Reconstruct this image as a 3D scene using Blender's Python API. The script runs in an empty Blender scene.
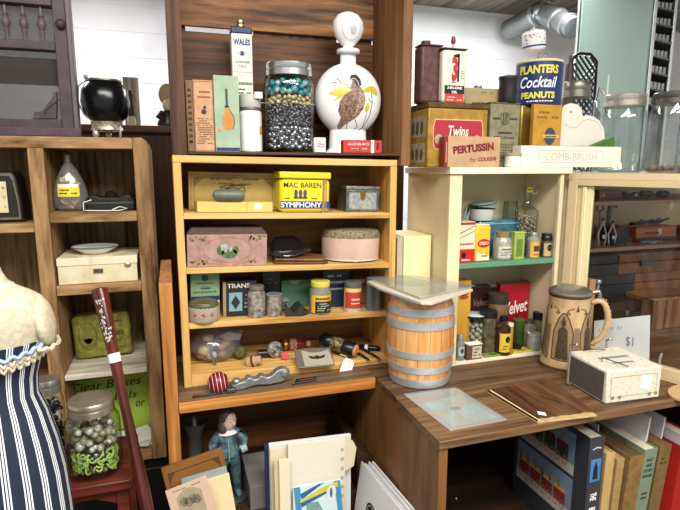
import bpy, bmesh, math, random
from mathutils import Vector, Matrix, Euler
random.seed(7)
S=bpy.context.scene; COL=S.collection
PI=math.pi; sin=math.sin; cos=math.cos
# ---------------- camera model -----------------
FP=520.0; PT=math.radians(9.5); YW=math.radians(18); CZ=1.40
fw=Vector((sin(YW)*cos(PT),cos(YW)*cos(PT),-sin(PT))); rt=Vector((cos(YW),-sin(YW),0)); up=rt.cross(fw)
def ray(px,py): return fw+rt*((px-340)/FP)+up*((255-py)/FP)
def at(px,py,Y):
    d=ray(px,py); k=Y/d.y; return Vector((d.x*k,Y,CZ+d.z*k))
def on(px,py,Z):
    d=ray(px,py); k=(Z-CZ)/d.z; return Vector((d.x*k,d.y*k,Z))
def X(px,py,Y): return at(px,py,Y).x
def Z(px,py,Y): return at(px,py,Y).z
def rnd(x1,x2,yt,zb,Yc):
    m=(x1+x2)/2; py=(yt+Zpx(m,Yc,zb))/2; d=ray(m,py); k=Yc/d.y
    return (d.x*k,Yc,zb),(x2-x1)/2*k/FP*cos(math.atan((m-340)/FP)),Z(m,yt,Yc)-zb
def Zpx(px,Y,z):                       # picture row of height z on the plane Y under column px
    lo,hi=-200,900
    for _ in range(30):
        mid=(lo+hi)/2
        if Z(px,mid,Y)>z: lo=mid
        else: hi=mid
    return lo
# ---------------- materials -----------------
def lin(h):
    h=h.lstrip('#'); v=[int(h[i:i+2],16)/255 for i in (0,2,4)]
    return tuple((c/12.92 if c<=.04045 else ((c+.055)/1.055)**2.4) for c in v)+(1,)
_m={}
def _new(key):
    m=bpy.data.materials.new('material'); m.use_nodes=True; nt=m.node_tree
    b=nt.nodes['Principled BSDF']; _m[key]=m; return m,nt,b
def setin(b,rough,metal,spec=.5):
    b.inputs['Roughness'].default_value=rough; b.inputs['Metallic'].default_value=metal
    b.inputs['Specular IOR Level'].default_value=spec
def M(h,rough=.5,metal=0,var=.18,scale=40,h2=None,bump=0,spec=.4,lo=.35,hi=.7):
    key=('m',h,rough,metal,var,scale,h2,bump,spec,lo,hi)
    if key in _m: return _m[key]
    m,nt,b=_new(key); setin(b,rough,metal,spec); c=lin(h)
    c2=lin(h2) if h2 else tuple(x*(1-var) for x in c[:3])+(1,)
    tc=nt.nodes.new('ShaderNodeTexCoord'); n=nt.nodes.new('ShaderNodeTexNoise'); r=nt.nodes.new('ShaderNodeValToRGB')
    n.inputs['Scale'].default_value=scale; n.inputs['Detail'].default_value=6; n.inputs['Roughness'].default_value=.65
    nt.links.new(tc.outputs['Object'],n.inputs['Vector']); nt.links.new(n.outputs['Fac'],r.inputs['Fac'])
    r.color_ramp.elements[0].position=lo; r.color_ramp.elements[1].position=hi
    r.color_ramp.elements[0].color=c2; r.color_ramp.elements[1].color=c
    nt.links.new(r.outputs['Color'],b.inputs['Base Color'])
    if bump:
        bp=nt.nodes.new('ShaderNodeBump'); bp.inputs['Strength'].default_value=bump; bp.inputs['Distance'].default_value=.002
        nt.links.new(n.outputs['Fac'],bp.inputs['Height']); nt.links.new(bp.outputs['Normal'],b.inputs['Normal'])
    return m
def Wd(dark,light,axis='x',scale=14,rough=.6,mid=None,planks=None,stretch=.07,spec=.3):
    key=('w',dark,light,axis,scale,rough,mid,stretch)
    if key in _m: return _m[key]
    m,nt,b=_new(key); setin(b,rough,0,spec)
    tc=nt.nodes.new('ShaderNodeTexCoord'); mp=nt.nodes.new('ShaderNodeMapping')
    sc=[1,1,1]; sc['xyz'.index(axis)]=stretch; mp.inputs['Scale'].default_value=sc
    mp.inputs['Location'].default_value=(random.random()*3,random.random()*3,random.random()*3)
    n=nt.nodes.new('ShaderNodeTexNoise'); n.inputs['Scale'].default_value=scale*1.5; n.inputs['Detail'].default_value=12
    n.inputs['Roughness'].default_value=.7; n.inputs['Distortion'].default_value=1.2
    n2=nt.nodes.new('ShaderNodeTexNoise'); n2.inputs['Scale'].default_value=scale*7; n2.inputs['Detail'].default_value=4
    mx=nt.nodes.new('ShaderNodeMath'); mx.operation='MULTIPLY_ADD'; mx.inputs[1].default_value=.55; 
    sb=nt.nodes.new('ShaderNodeMath'); sb.operation='SUBTRACT'; sb.inputs[1].default_value=.27
    r=nt.nodes.new('ShaderNodeValToRGB'); e=r.color_ramp.elements
    e[0].position=.34; e[0].color=lin(dark); e[1].position=.66; e[1].color=lin(light)
    if mid: q=e.new(.48); q.color=lin(mid)
    L=nt.links.new
    L(tc.outputs['Object'],mp.inputs['Vector']); L(mp.outputs[0],n.inputs['Vector']); L(mp.outputs[0],n2.inputs['Vector'])
    L(n2.outputs['Fac'],mx.inputs[0]); L(n.outputs['Fac'],mx.inputs[2]); L(mx.outputs[0],sb.inputs[0]); L(sb.outputs[0],r.inputs['Fac'])
    L(r.outputs['Color'],b.inputs['Base Color'])
    bp=nt.nodes.new('ShaderNodeBump'); bp.inputs['Strength'].default_value=.25; bp.inputs['Distance'].default_value=.002
    L(sb.outputs[0],bp.inputs['Height']); L(bp.outputs['Normal'],b.inputs['Normal'])
    return m
def GL(h='#ffffff',edge='#9aa5a5',refl=1.0,rough=.03,key=''):
    k=('g',h,edge,refl,rough)
    if k in _m: return _m[k]
    m,nt,b=_new(k); nt.nodes.remove(b); o=nt.nodes['Material Output']; N=nt.nodes.new; L=nt.links.new
    t=N('ShaderNodeBsdfTransparent'); g=N('ShaderNodeBsdfGlossy'); g.inputs['Roughness'].default_value=rough
    lw=N('ShaderNodeLayerWeight'); lw.inputs['Blend'].default_value=.35; r=N('ShaderNodeValToRGB')
    r.color_ramp.elements[0].position=.15; r.color_ramp.elements[0].color=lin(h); r.color_ramp.elements[1].position=.95; r.color_ramp.elements[1].color=lin(edge)
    L(lw.outputs['Facing'],r.inputs['Fac']); L(r.outputs['Color'],t.inputs['Color'])
    pw_=N('ShaderNodeMath'); pw_.operation='POWER'; pw_.inputs[1].default_value=4; L(N('ShaderNodeLayerWeight').outputs['Facing'],pw_.inputs[0])
    mu=N('ShaderNodeMath'); mu.operation='MULTIPLY_ADD'; mu.inputs[1].default_value=.55*min(refl,1.3); mu.inputs[2].default_value=.045*refl
    mu.use_clamp=True
    L(pw_.outputs[0],mu.inputs[0]); mx=N('ShaderNodeMixShader'); L(mu.outputs[0],mx.inputs[0]); L(t.outputs[0],mx.inputs[1]); L(g.outputs[0],mx.inputs[2])
    L(mx.outputs[0],o.inputs['Surface']); return m
def graph(fn,rough=.5,metal=0,key=None,bumpy=0):
    """material whose base colour comes from fn(nt, vec, N, L) -> colour socket"""
    k=('x',key)
    if k in _m: return _m[k]
    m,nt,b=_new(k); setin(b,rough,metal,.4)
    tc=nt.nodes.new('ShaderNodeTexCoord')
    c=fn(nt,tc.outputs['Object'],nt.nodes.new,nt.links.new)
    nt.links.new(c,b.inputs['Base Color']); return m
def ramp(nt,fac,stops,const=False):
    r=nt.nodes.new('ShaderNodeValToRGB'); e=r.color_ramp.elements
    while len(e)>1: e.remove(e[-1])
    e[0].position=stops[0][0]; e[0].color=lin(stops[0][1])
    for p,c in stops[1:]:
        q=e.new(p); q.color=lin(c)
    if const: r.color_ramp.interpolation='CONSTANT'
    nt.links.new(fac,r.inputs['Fac']); return r.outputs['Color']
def math_(nt,op,a,b=None):
    n=nt.nodes.new('ShaderNodeMath'); n.operation=op
    for i,v in enumerate((a,b)):
        if v is None: continue
        if isinstance(v,(int,float)): n.inputs[i].default_value=v
        else: nt.links.new(v,n.inputs[i])
    return n.outputs[0]
# ---------------- objects -----------------
def props(o,label=None,cat=None,group=None,kind=None):
    if label: o['label']=label
    if cat: o['category']=cat
    if group: o['group']=group
    if kind: o['kind']=kind
    return o
def thing(name,label,cat,loc=(0,0,0),rz=0,rx=0,ry=0,group=None):
    o=bpy.data.objects.new(name,None); COL.objects.link(o); o.empty_display_size=.02
    o.location=loc; o.rotation_euler=(rx,ry,rz); return props(o,label,cat,group)
class B:
    def __init__(s,w=None): s.bm=bmesh.new(); s.w=w   # w: the thing whose location is taken off world coordinates
    def add(s,vs,fs):
        v=[s.bm.verts.new(p) for p in vs]
        for f in fs:
            try: s.bm.faces.new([v[i] for i in f])
            except ValueError: pass
        return v
    def hexa(s,p):   # 8 points: bottom 4 ccw, top 4 ccw
        s.add(p,[(3,2,1,0),(4,5,6,7),(0,1,5,4),(1,2,6,5),(2,3,7,6),(3,0,4,7)]); return s
    def box(s,x0,x1,y0,y1,z0,z1,M_=None):
        p=[(x0,y0,z0),(x1,y0,z0),(x1,y1,z0),(x0,y1,z0),(x0,y0,z1),(x1,y0,z1),(x1,y1,z1),(x0,y1,z1)]
        if M_ is not None: p=[M_@Vector(q) for q in p]
        s.hexa(p); return s
    def lathe(s,prof,cx=0,cy=0,n=32,sx=1,sy=1,cap=True,cap1=None,M_=None):
        rings=[]
        for r,z in prof:
            ring=[]
            for i in range(n):
                a=2*PI*i/n; q=Vector((cx+r*sx*cos(a),cy+r*sy*sin(a),z))
                ring.append(s.bm.verts.new(M_@q if M_ is not None else q))
            rings.append(ring)
        for a,b in zip(rings,rings[1:]):
            for i in range(n): s.bm.faces.new((a[i],a[(i+1)%n],b[(i+1)%n],b[i]))
        if cap: s.bm.faces.new(rings[0][::-1])
        if (cap if cap1 is None else cap1): s.bm.faces.new(rings[-1])
        return s
    def cyl(s,x,y,z0,z1,r,r2=None,n=32,**k): return s.lathe([(r,z0),(r if r2 is None else r2,z1)],x,y,n,**k)
    def sph(s,c,r,n=14,M_=None):
        if isinstance(r,(int,float)): r=(r,r,r)
        m=Matrix.Translation(c) @ Matrix.Diagonal((r[0],r[1],r[2],1))
        if M_ is not None: m=M_@m
        bmesh.ops.create_uvsphere(s.bm,u_segments=n,v_segments=max(6,n*2//3),radius=1,matrix=m); return s
    def ico(s,c,r,sub=1):
        bmesh.ops.create_icosphere(s.bm,subdivisions=sub,radius=r,matrix=Matrix.Translation(c)); return s
    def tube(s,pts,r,n=8,close=False):
        pts=[Vector(p) for p in pts]; k=len(pts); rr=r if isinstance(r,(list,tuple)) else [r]*k
        rings=[]; nrm=None
        for i,p in enumerate(pts):
            a=pts[(i-1)%k] if (i or close) else p; b=pts[(i+1)%k] if (i<k-1 or close) else p
            t=(b-a).normalized()
            if nrm is None: nrm=t.orthogonal().normalized()
            nrm=(nrm-t*nrm.dot(t)).normalized(); bn=t.cross(nrm)
            rings.append([s.bm.verts.new(p+(nrm*cos(2*PI*j/n)+bn*sin(2*PI*j/n))*rr[i]) for j in range(n)])
        m=k if close else k-1
        for i in range(m):
            a,b=rings[i],rings[(i+1)%k]
            for j in range(n): s.bm.faces.new((a[j],a[(j+1)%n],b[(j+1)%n],b[j]))
        if not close: s.bm.faces.new(rings[0][::-1]); s.bm.faces.new(rings[-1])
        return s
    def prism(s,poly,y0,y1,M_=None):   # outline in x,z extruded in y
        k=len(poly); p=[(x,y0,z) for x,z in poly]+[(x,y1,z) for x,z in poly]
        if M_ is not None: p=[M_@Vector(q) for q in p]
        s.add(p,[tuple(range(k)),tuple(range(2*k-1,k-1,-1))]+[(i,i+k,(i+1)%k+k,(i+1)%k) for i in range(k)]); return s
    def slab(s,poly,z0,z1):            # outline in x,y extruded in z
        k=len(poly); p=[(x,y,z0) for x,y in poly]+[(x,y,z1) for x,y in poly]
        s.add(p,[tuple(range(k-1,-1,-1)),tuple(range(k,2*k))]+[(i,(i+1)%k,(i+1)%k+k,i+k) for i in range(k)]); return s
    def px(s,x1,x2,y1,y2,Y,dep):       # world box through a picture rectangle on plane Y
        a=at(x1,(y1+y2)/2,Y); b=at(x2,(y1+y2)/2,Y); m=(x1+x2)/2
        return s.box(a.x,b.x,Y,Y+dep,Z(m,y2,Y),Z(m,y1,Y))
    def obj(s,name,mat,parent=None,bev=0,smooth=True,sub=0,ang=38,solid=0):
        bm=s.bm; bmesh.ops.recalc_face_normals(bm,faces=bm.faces)
        if s.w is not None:
            bmesh.ops.translate(bm,verts=bm.verts,vec=-Vector(s.w.location))
        me=bpy.data.meshes.new(name); bm.to_mesh(me); bm.free()
        o=bpy.data.objects.new(name,me); COL.objects.link(o)
        if isinstance(mat,(list,tuple)):
            for q in mat: me.materials.append(q)
        else: me.materials.append(mat)
        if parent is not None: o.parent=parent
        if smooth:
            me.polygons.foreach_set('use_smooth',[True]*len(me.polygons)); me.set_sharp_from_angle(angle=math.radians(ang))
        if solid: q=o.modifiers.new('solid','SOLIDIFY'); q.thickness=solid
        if bev:
            q=o.modifiers.new('bevel','BEVEL'); q.width=bev; q.segments=2; q.limit_method='ANGLE'; q.angle_limit=math.radians(40)
        if sub: q=o.modifiers.new('sub','SUBSURF'); q.levels=q.render_levels=sub
        return o
def solo(b,name,mat,label,cat,loc,group=None,rz=0,rx=0,ry=0,**k):  # a thing that is one mesh
    o=b.obj(name,mat,None,**k); o.location=loc; o.rotation_euler=(rx,ry,rz); return props(o,label,cat,group)
# decals: flat artwork and lettering laid on a surface
def flat(y): return lambda x,z:(x,y,z)
def cylm(R,cy=0,cx=0): return lambda x,z:(cx+R*sin(x/R),cy-R*cos(x/R),z)
def topm(z0): return lambda x,y:(x,y,z0)
def sidem(x0): return lambda a,z:(x0,a,z)      # left-hand side, a runs with depth (mirrored below)
def host(t):   # printed marks belong to the thing's main part
    if t.type=='EMPTY':
        for c in t.children:
            if c.type=='MESH': return c
    return t
def decal(parent,name,polys,mat,mp,cuts=0,kindstuff=False):
    bm=bmesh.new()
    for poly in polys:
        vs=[bm.verts.new((p[0],p[1],0)) for p in poly]
        try: bm.faces.new(vs)
        except ValueError: pass
    if cuts:
        bmesh.ops.triangulate(bm,faces=bm.faces); bmesh.ops.subdivide_edges(bm,edges=bm.edges,cuts=cuts,use_grid_fill=True)
    for v in bm.verts: v.co=Vector(mp(v.co.x,v.co.y))
    me=bpy.data.meshes.new(name); bm.to_mesh(me); bm.free(); o=bpy.data.objects.new(name,me); COL.objects.link(o)
    me.materials.append(mat); o.parent=host(parent); return o
def rect(x0,x1,z0,z1): return [(x0,z0),(x1,z0),(x1,z1),(x0,z1)]
def strips(x0,x1,z0,z1,n=10): return [rect(x0+(x1-x0)*i/n,x0+(x1-x0)*(i+1)/n,z0,z1) for i in range(n)]
def ell(cx,cz,rx,rz,n=24,rot=0):
    return [(cx+rx*cos(t)*cos(rot)-rz*sin(t)*sin(rot),cz+rx*cos(t)*sin(rot)+rz*sin(t)*cos(rot)) for t in [2*PI*i/n for i in range(n)]]
def stroke(pts,w):
    out=[]
    for (x0,z0),(x1,z1) in zip(pts,pts[1:]):
        d=math.hypot(x1-x0,z1-z0) or 1; nx,nz=-(z1-z0)/d*w/2,(x1-x0)/d*w/2
        out.append([(x0-nx,z0-nz),(x1-nx,z1-nz),(x1+nx,z1+nz),(x0+nx,z0+nz)])
    return out
def ring(cx,cz,rx,rz,w,n=28):
    o=[]
    for i in range(n):
        a,b=2*PI*i/n,2*PI*(i+1)/n
        o.append([(cx+(rx-w)*cos(a),cz+(rz-w)*sin(a)),(cx+rx*cos(a),cz+rz*sin(a)),(cx+rx*cos(b),cz+rz*sin(b)),(cx+(rx-w)*cos(b),cz+(rz-w)*sin(b))])
    return o
def word(parent,s,cx,cz,w,h,mat,mp,bold=.0,shear=0,rot=0,name='lettering'):
    if s=='~': return fineprint(parent,cx-w/2,cx+w/2,cz-h*.75,cz+h*.5,mat,mp,1,dens=1,rs=int(abs(cx*1e5))%97,name='worn_lettering')
    cu=bpy.data.curves.new('t','FONT'); cu.body=s; cu.size=1; cu.offset=bold; cu.shear=shear; cu.resolution_u=3; cu.align_x='CENTER'
    to=bpy.data.objects.new('t',cu); COL.objects.link(to)
    bpy.context.view_layer.update()
    me=bpy.data.meshes.new_from_object(to.evaluated_get(bpy.context.evaluated_depsgraph_get()))
    bpy.data.objects.remove(to); bpy.data.curves.remove(cu)
    xs=[v.co.x for v in me.vertices]; ys=[v.co.y for v in me.vertices]
    x0,x1,y0,y1=min(xs),max(xs),min(ys),max(ys)
    for v in me.vertices:
        x=(v.co.x-(x0+x1)/2)/(x1-x0)*w; z=(v.co.y-(y0+y1)/2)/(y1-y0)*h
        xr=x*cos(rot)-z*sin(rot); zr=x*sin(rot)+z*cos(rot)
        v.co=Vector(mp(cx+xr,cz+zr))
    me.materials.clear(); me.materials.append(mat); me.name=name
    o=bpy.data.objects.new(name,me); COL.objects.link(o); o.parent=host(parent); return o
def fineprint(parent,x0,x1,z0,z1,mat,mp,rows=5,name='small_print',dens=.75,rs=3):
    """rows of tiny illegible strokes standing for print too small to read"""
    R=random.Random(rs); P=[]; h=(z1-z0)/rows
    for i in range(rows):
        x=x0+R.random()*(x1-x0)*.1; z=z0+h*(i+.3)
        while x<x1-(x1-x0)*.04:
            l=(x1-x0)*R.uniform(.04,.13)
            if R.random()<dens: P.append(rect(x,min(x+l,x1),z,z+h*.45))
            x+=l+(x1-x0)*.025
    return decal(parent,name,P,mat,mp)
def carton(name,label,cat,x1,x2,yt,zb,Y,dep,mat,rz=0,bev=.0008,body='body',group=None,py=None):
    """box thing from its front face in the picture"""
    m=(x1+x2)/2; pb=Zpx(m,Y,zb); py=(yt+pb)/2 if py is None else py
    a=X(x1,py,Y); b=X(x2,py,Y); w=b-a; h=Z(m,yt,Y)-zb
    t=thing(name,label,cat,((a+b)/2,Y+dep/2,zb),rz,group=group)
    if body: B().box(-w/2,w/2,-dep/2,dep/2,0,h).obj(body,mat,t,bev=bev)
    return t,w,h,flat(-dep/2-.0006)
white=M('#f4f2ec',.5,var=.05); black=M('#141312',.4,var=.3); ink=M('#1b1a1a',.6,var=.05)
red=M('#c3201e',.4,var=.12); navy=M('#1b2a5c',.4,var=.12); gold=M('#b48a3c',.35,.8,var=.2); steel=M('#b9babb',.28,.9,var=.12)
chrome=M('#d8d8d8',.14,1,var=.05); dgrey=M('#3a3a3c',.5,var=.2); iron=M('#2b2c2e',.45,.4,var=.3)
cream=M('#e9dcb6',.5,var=.06,scale=8); clear=GL('#f8fbfb','#b4bfc0',1.3); plastic=GL('#f4f6f7','#dde1e3',2.0,.12)
_nt=plastic.node_tree; _o=_nt.nodes['Material Output']; _s=_o.inputs['Surface'].links[0].from_socket; _d=_nt.nodes.new('ShaderNodeBsdfDiffuse'); _d.inputs[0].default_value=lin('#eef1f3')
_x=_nt.nodes.new('ShaderNodeMixShader'); _x.inputs[0].default_value=.09; _nt.links.new(_s,_x.inputs[1]); _nt.links.new(_d.outputs[0],_x.inputs[2]); _nt.links.new(_x.outputs[0],_o.inputs['Surface'])
tagw=M('#f5f4f0',.6,var=.03)
def settle(mark,k):   # things on the slightly sloping pine boards lean with them
    for o in list(COL.objects):
        if o.name not in mark and o.parent is None and 'label' in o: o.rotation_euler.y+=k
names=lambda: set(o.name for o in COL.objects)
def price_tag(label,loc,w=.009,h=.007,rz=0,rx=0,ry=0,name='price_sticker'):
    o=B().box(-w/2,w/2,-.0004,.0004,-h/2,h/2).obj(name,tagw,None,smooth=False); o.location=loc; o.rotation_euler=(rx,ry,rz)
    return props(o,label,'sticker')
# =================== THE ROOM ===================
def shiplap(nt,v,N,L):
    sp=N('ShaderNodeSeparateXYZ'); L(v,sp.inputs[0])
    n=N('ShaderNodeTexNoise'); n.inputs['Scale'].default_value=3; n.inputs['Detail'].default_value=8; L(v,n.inputs['Vector'])
    return ramp(nt,n.outputs['Fac'],[(.3,'#d9d8da'),(.5,'#ecebed'),(.7,'#f3f2f2')])
def boards_wall(name,x0,x1,y,z0,z1,h,mat):
    b=B(); z=z0; k=0
    while z<z1-.01:
        b.box(x0,x1,y-.012+random.random()*.001,y+.02,z+.0012,min(z+h-.0012,z1)); z+=h
    b.box(x0,x1,y-.008,y+.06,z0,z1)
    return props(b.obj(name,mat,bev=.001),kind='structure')
boards_wall('wall_back',-3.2,4.6,3.2,0,2.42,.133,graph(shiplap,.6,0,'shiplap'))
def ceil_boards():
    b=B(); x=-3.2
    while x<4.6:
        b.box(x+.003,min(x+.2,4.6),-1.2,3.2,2.42,2.44); x+=.2
    b.box(-3.2,4.6,-1.2,3.2,2.44,2.5)
    return props(b.obj('ceiling',Wd('#5d564c','#a39b8c','y',5,.8,'#857c6e')),kind='structure')
ceil_boards()
props(B().box(-3.2,4.6,-1.6,3.26,-.05,0).obj('floor',Wd('#4a3a2c','#7a6350','y',4,.6)),kind='structure')
# =================== FURNITURE ===================
oak_old=Wd('#553a20','#b08c60','z',11,.7,'#876743',stretch=.14); oak_oldx=Wd('#5e4226','#b8946a','x',11,.7,'#93714a',stretch=.14)
# ---- left cubby shelf ----
LY=1.25; LB=1.47
ls=thing('cubby_shelf','weathered oak cubby shelf with open square compartments, left of the pine bookcase','shelf',(-.3,1.36,.70))
def lbox(nm,x0,x1,z0,z1,mat,y0=LY,y1=LB,bev=.002): B(ls).box(x0,x1,y0,y1,z0,z1).obj(nm,mat,ls,bev=bev)
xr0,xr1=-.073,-.040
b=B(ls); b.prism([(xr0,.70),(xr1,.70),(xr1,1.444),(xr1-.004,1.459),(xr1-.014,1.466),(xr0,1.466)],LY,LB); b.obj('side_panel',oak_old,ls,bev=.002)
lbox('side_panel',-.62,-.59,.70,1.466,oak_old)
lbox('divider',-.279,-.249,.715,1.441,oak_old)
lbox('top_board',-.59,-.0735,1.441,1.4655,oak_oldx,LY+.001)
for z in (1.304,1.143): lbox('shelf',-.2485,-.0735,z-.022,z,oak_oldx,LY+.002)
lbox('shelf',-.2485,-.0735,.923,.936,Wd('#8d8270','#d8cfba','x',10,.8,stretch=.15),LY+.002)
lbox('shelf',-.59,-.0735,.70,.728,oak_oldx,LY+.002)
for z in (1.284,1.06,.9): lbox('shelf',-.5895,-.2795,z-.02,z,oak_oldx,LY+.002)
lbox('back_panel',-.589,-.0735,.729,1.4405,Wd('#4c3a25','#a08a66','z',14,.8,'#7c6648'),LB-.012,LB-.001,bev=0)
sh=B(); sh.box(-.62,-.03,1.22,1.5,0,.695)
props(sh.obj('black_cabinet',M('#0d0d10',.5),bev=.003),'plain black cabinet under the weathered cubby shelf','cabinet')  # added box; its near-black colour stands in for the dark void below the shelf
# ---- dark wood cabinet standing behind ----
b=B(); b.box(-.95,.80,1.72,2.02,0,Z(150,126,1.72)-.02)
o=b.obj('dark_cabinet',Wd('#24120a','#4a2a18','z',6,.5,'#351c10'),bev=.002); props(o,'tall dark brown wooden cabinet standing behind the cubby shelf and bookcase','cabinet')
DZ=Z(150,126,1.72)
b=B(); b.box(-.97,.82,1.70,2.04,DZ-.0199,DZ); props(b.obj('cabinet_top',Wd('#3a2012','#6b452a','x',6,.5),bev=.002),'dark brown plank worktop lying on the tall cabinet behind','board')
# ---- upper crate ----
crw=Wd('#2f1b0e','#7a4c26','x',20,.5,'#54331a',stretch=.06); crz=Wd('#4c301c','#9c7248','z',7,.6,'#7a5433',stretch=.06)
ZC=1.4335; CY0,CY1=1.12,1.31
cr=thing('plank_crate','big dark brown plank crate open to the front, on top of the pine bookcase','crate',(.28,1.2,1.426))
bx=lambda nm,x0,x1,y0,y1,z0,z1,m,bev=.0015: B(cr).box(x0,x1,y0,y1,z0,z1).obj(nm,m,cr,bev=bev)
dkz=Wd('#2e1c14','#6e4a34','z',10,.6,'#4b3022',stretch=.06)
bx('side_board',.010,.038,CY0,CY1,1.426,1.98,dkz)
bx('side_board',.512,.536,CY0,CY1,1.405,1.98,crz)
bx('base_board',.0385,.5115,CY0,CY1,1.4272,ZC,Wd('#2b1a12','#5a3c28','x',8,.6))
zb=[ZC+.0005,Z(280,98,CY1-.008),Z(260,33,CY1-.008)]
bx('back_plank',.0385,.5115,CY1-.012,CY1,zb[0],1.5555,crw)
bx('back_plank',.0385,.5115,CY1-.012,CY1,1.5575,1.708,crw)
bx('gap_batten',.209,.417,CY1+.0003,CY1+.012,1.68,1.74,dkz)
bx('gap_batten',.0385,.0525,CY1+.0003,CY1+.012,1.68,1.74,dkz)
bx('gap_batten',.440,.5115,CY1+.0003,CY1+.012,1.68,1.74,dkz)
bx('back_plank',.0385,.5115,CY1-.0122,CY1,1.720,1.86,Wd('#3f2616','#a8764a','x',11,.55,'#7b5230',stretch=.1))
bx('back_plank',.0385,.5115,CY1-.012,CY1,1.864,1.98,crw)
# ---- pine bookcase ----
pine=Wd('#a5712f','#dcb26c','z',14,.5,'#cb9c55',stretch=.06); pinex=Wd('#a87633','#e0b974','x',14,.5,'#d0a25c',stretch=.06)
pin=Wd('#6d5334','#9b7a50','x',9,.7,'#85683f')
PY=1.12; PB=1.30
pc=thing('pine_bookcase','pale pine bookcase with four shelves of old tins, between cubby shelf and cream cabinet','bookcase',(.256,1.21,.9275))
def tilt(nm,x0,x1,za0,za1,zb0,zb1,mat,y0=PY,y1=PB,bev=.001):
    B(pc).hexa([(x0,y0,za0),(x1,y0,zb0),(x1,y1,zb0),(x0,y1,za0),(x0,y0,za1),(x1,y0,zb1),(x1,y1,zb1),(x0,y1,za1)]).obj(nm,mat,pc,bev=bev)
tilt('side_panel',.008,.024,.9275,1.411,.9275,1.411,pine)
tilt('side_panel',.487,.503,.9275,1.4035,.9275,1.4035,pine)
tilt('top_board',.008,.503,1.4113,1.426,1.4037,1.418,pinex)
SH={}
for k,(zl,zr) in enumerate([(1.308,1.296),(1.192,1.178),(1.071,1.059)]):
    tilt('shelf',.0242,.4868,zl-.0125,zl,zr-.0125,zr,pinex,PY+.001,PB-.009); SH[k]=(zl,zr)
tilt('bottom_board',.0242,.4868,.9275,.955,.9275,.941,pinex,PY+.001,PB-.009); SH[3]=(.955,.941)
tilt('back_panel',.0242,.4868,.9552,1.411,.9412,1.4035,pin,PB-.008,PB,bev=0)
def PZ(k,px,Y=1.16): 
    x=X(px,250,Y); zl,zr=SH[k]; return zl+(zr-zl)*(x-.024)/(.463)+.0004
# ---- lower case with ledge ----
lo=Wd('#8a5526','#c98a48','z',12,.5,'#aa7038',stretch=.06)
lc=thing('low_case','wide old wooden case with an orange-edged ledge under the pine bookcase','case',(.2,1.2,.66))
BF=1.055
bb=lambda nm,x0,x1,y0,y1,z0,z1,m,bev=.0015: B(lc).box(x0,x1,y0,y1,z0,z1).obj(nm,m,lc,bev=bev)
bb('side_panel',-.0305,-.0055,BF,1.345,.60,1.175,lo)
b=B(lc); b.hexa([(-.005,BF,.903),(.427,BF,.898),(.427,1.33,.898),(-.005,1.33,.903),(-.005,BF,.9272),(.427,BF,.9272),(.427,1.33,.9272),(-.005,1.33,.9272)])
b.obj('ledge',Wd('#4b3725','#80644a','x',12,.6,'#67503a'),lc,bev=.001)
b=B(lc); b.hexa([(-.005,BF-.006,.903),(.427,BF-.006,.900),(.427,BF-.0003,.900),(-.005,BF-.0003,.903),(-.005,BF-.006,.925),(.427,BF-.006,.925),(.427,BF-.0003,.925),(-.005,BF-.0003,.925)])
b.obj('ledge_edging',Wd('#9c6428','#d99c50','x',10,.45,'#c08340',stretch=.05),lc,bev=.001)
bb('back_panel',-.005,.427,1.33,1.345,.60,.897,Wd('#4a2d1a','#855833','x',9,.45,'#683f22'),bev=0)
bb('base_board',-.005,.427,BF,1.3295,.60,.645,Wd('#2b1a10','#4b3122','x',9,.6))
# ---- bench that carries albums in front ----
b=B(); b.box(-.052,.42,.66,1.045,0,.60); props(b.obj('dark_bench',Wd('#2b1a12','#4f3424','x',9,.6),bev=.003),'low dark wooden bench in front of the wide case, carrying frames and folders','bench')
# ---- table ----
tw=Wd('#483222','#826244','x',22,.42,'#654a33',stretch=.05); tl=Wd('#5a381c','#8a5e36','z',9,.45,'#74502c',stretch=.10)
tb=thing('record_table','brown wooden table with open book bay below, holding barrel and stein','table',(.9,1.05,0))
TZ=.927
b=B(tb); b.hexa([(.426,.748,.911),(1.7,.748,.911),(1.7,.932,.911),(.426,.932,.911),(.426,.748,TZ),(1.7,.748,TZ),(1.7,.932,TZ),(.426,.932,TZ)])
b.obj('table_top',tw,tb,bev=.0012)
b=B(tb); b.box(.4275,.504,.9324,1.3,.911,TZ); b.box(.504,1.7,.9324,1.45,.911,TZ); b.obj('table_top',Wd('#402c1e','#785a40','x',22,.45,'#5c432e',stretch=.05),tb,bev=.0008)
b=B(tb); b.box(.4285,.446,.752,1.32,.0,.9108); b.obj('side_panel',tl,tb,bev=.001)
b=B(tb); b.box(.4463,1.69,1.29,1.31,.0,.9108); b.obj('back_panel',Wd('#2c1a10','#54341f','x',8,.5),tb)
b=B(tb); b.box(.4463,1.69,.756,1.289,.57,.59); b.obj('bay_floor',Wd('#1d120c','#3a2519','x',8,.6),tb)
b=B(tb); b.box(1.672,1.69,.756,1.289,.5905,.9108); b.obj('side_panel',tl,tb)
# small brass screw lying in the bay
q=on(456,499,.59); b=B(); b.lathe([(.0035,0),(.0042,.002),(.003,.004)],n=14); b.cyl(0,0,.004,.007,.0015,n=8)
solo(b,'brass_knob',M('#e0c070',.25,1),'tiny brass knob lying on the dark floor under the table','knob',(q.x,q.y,.5902))
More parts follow.
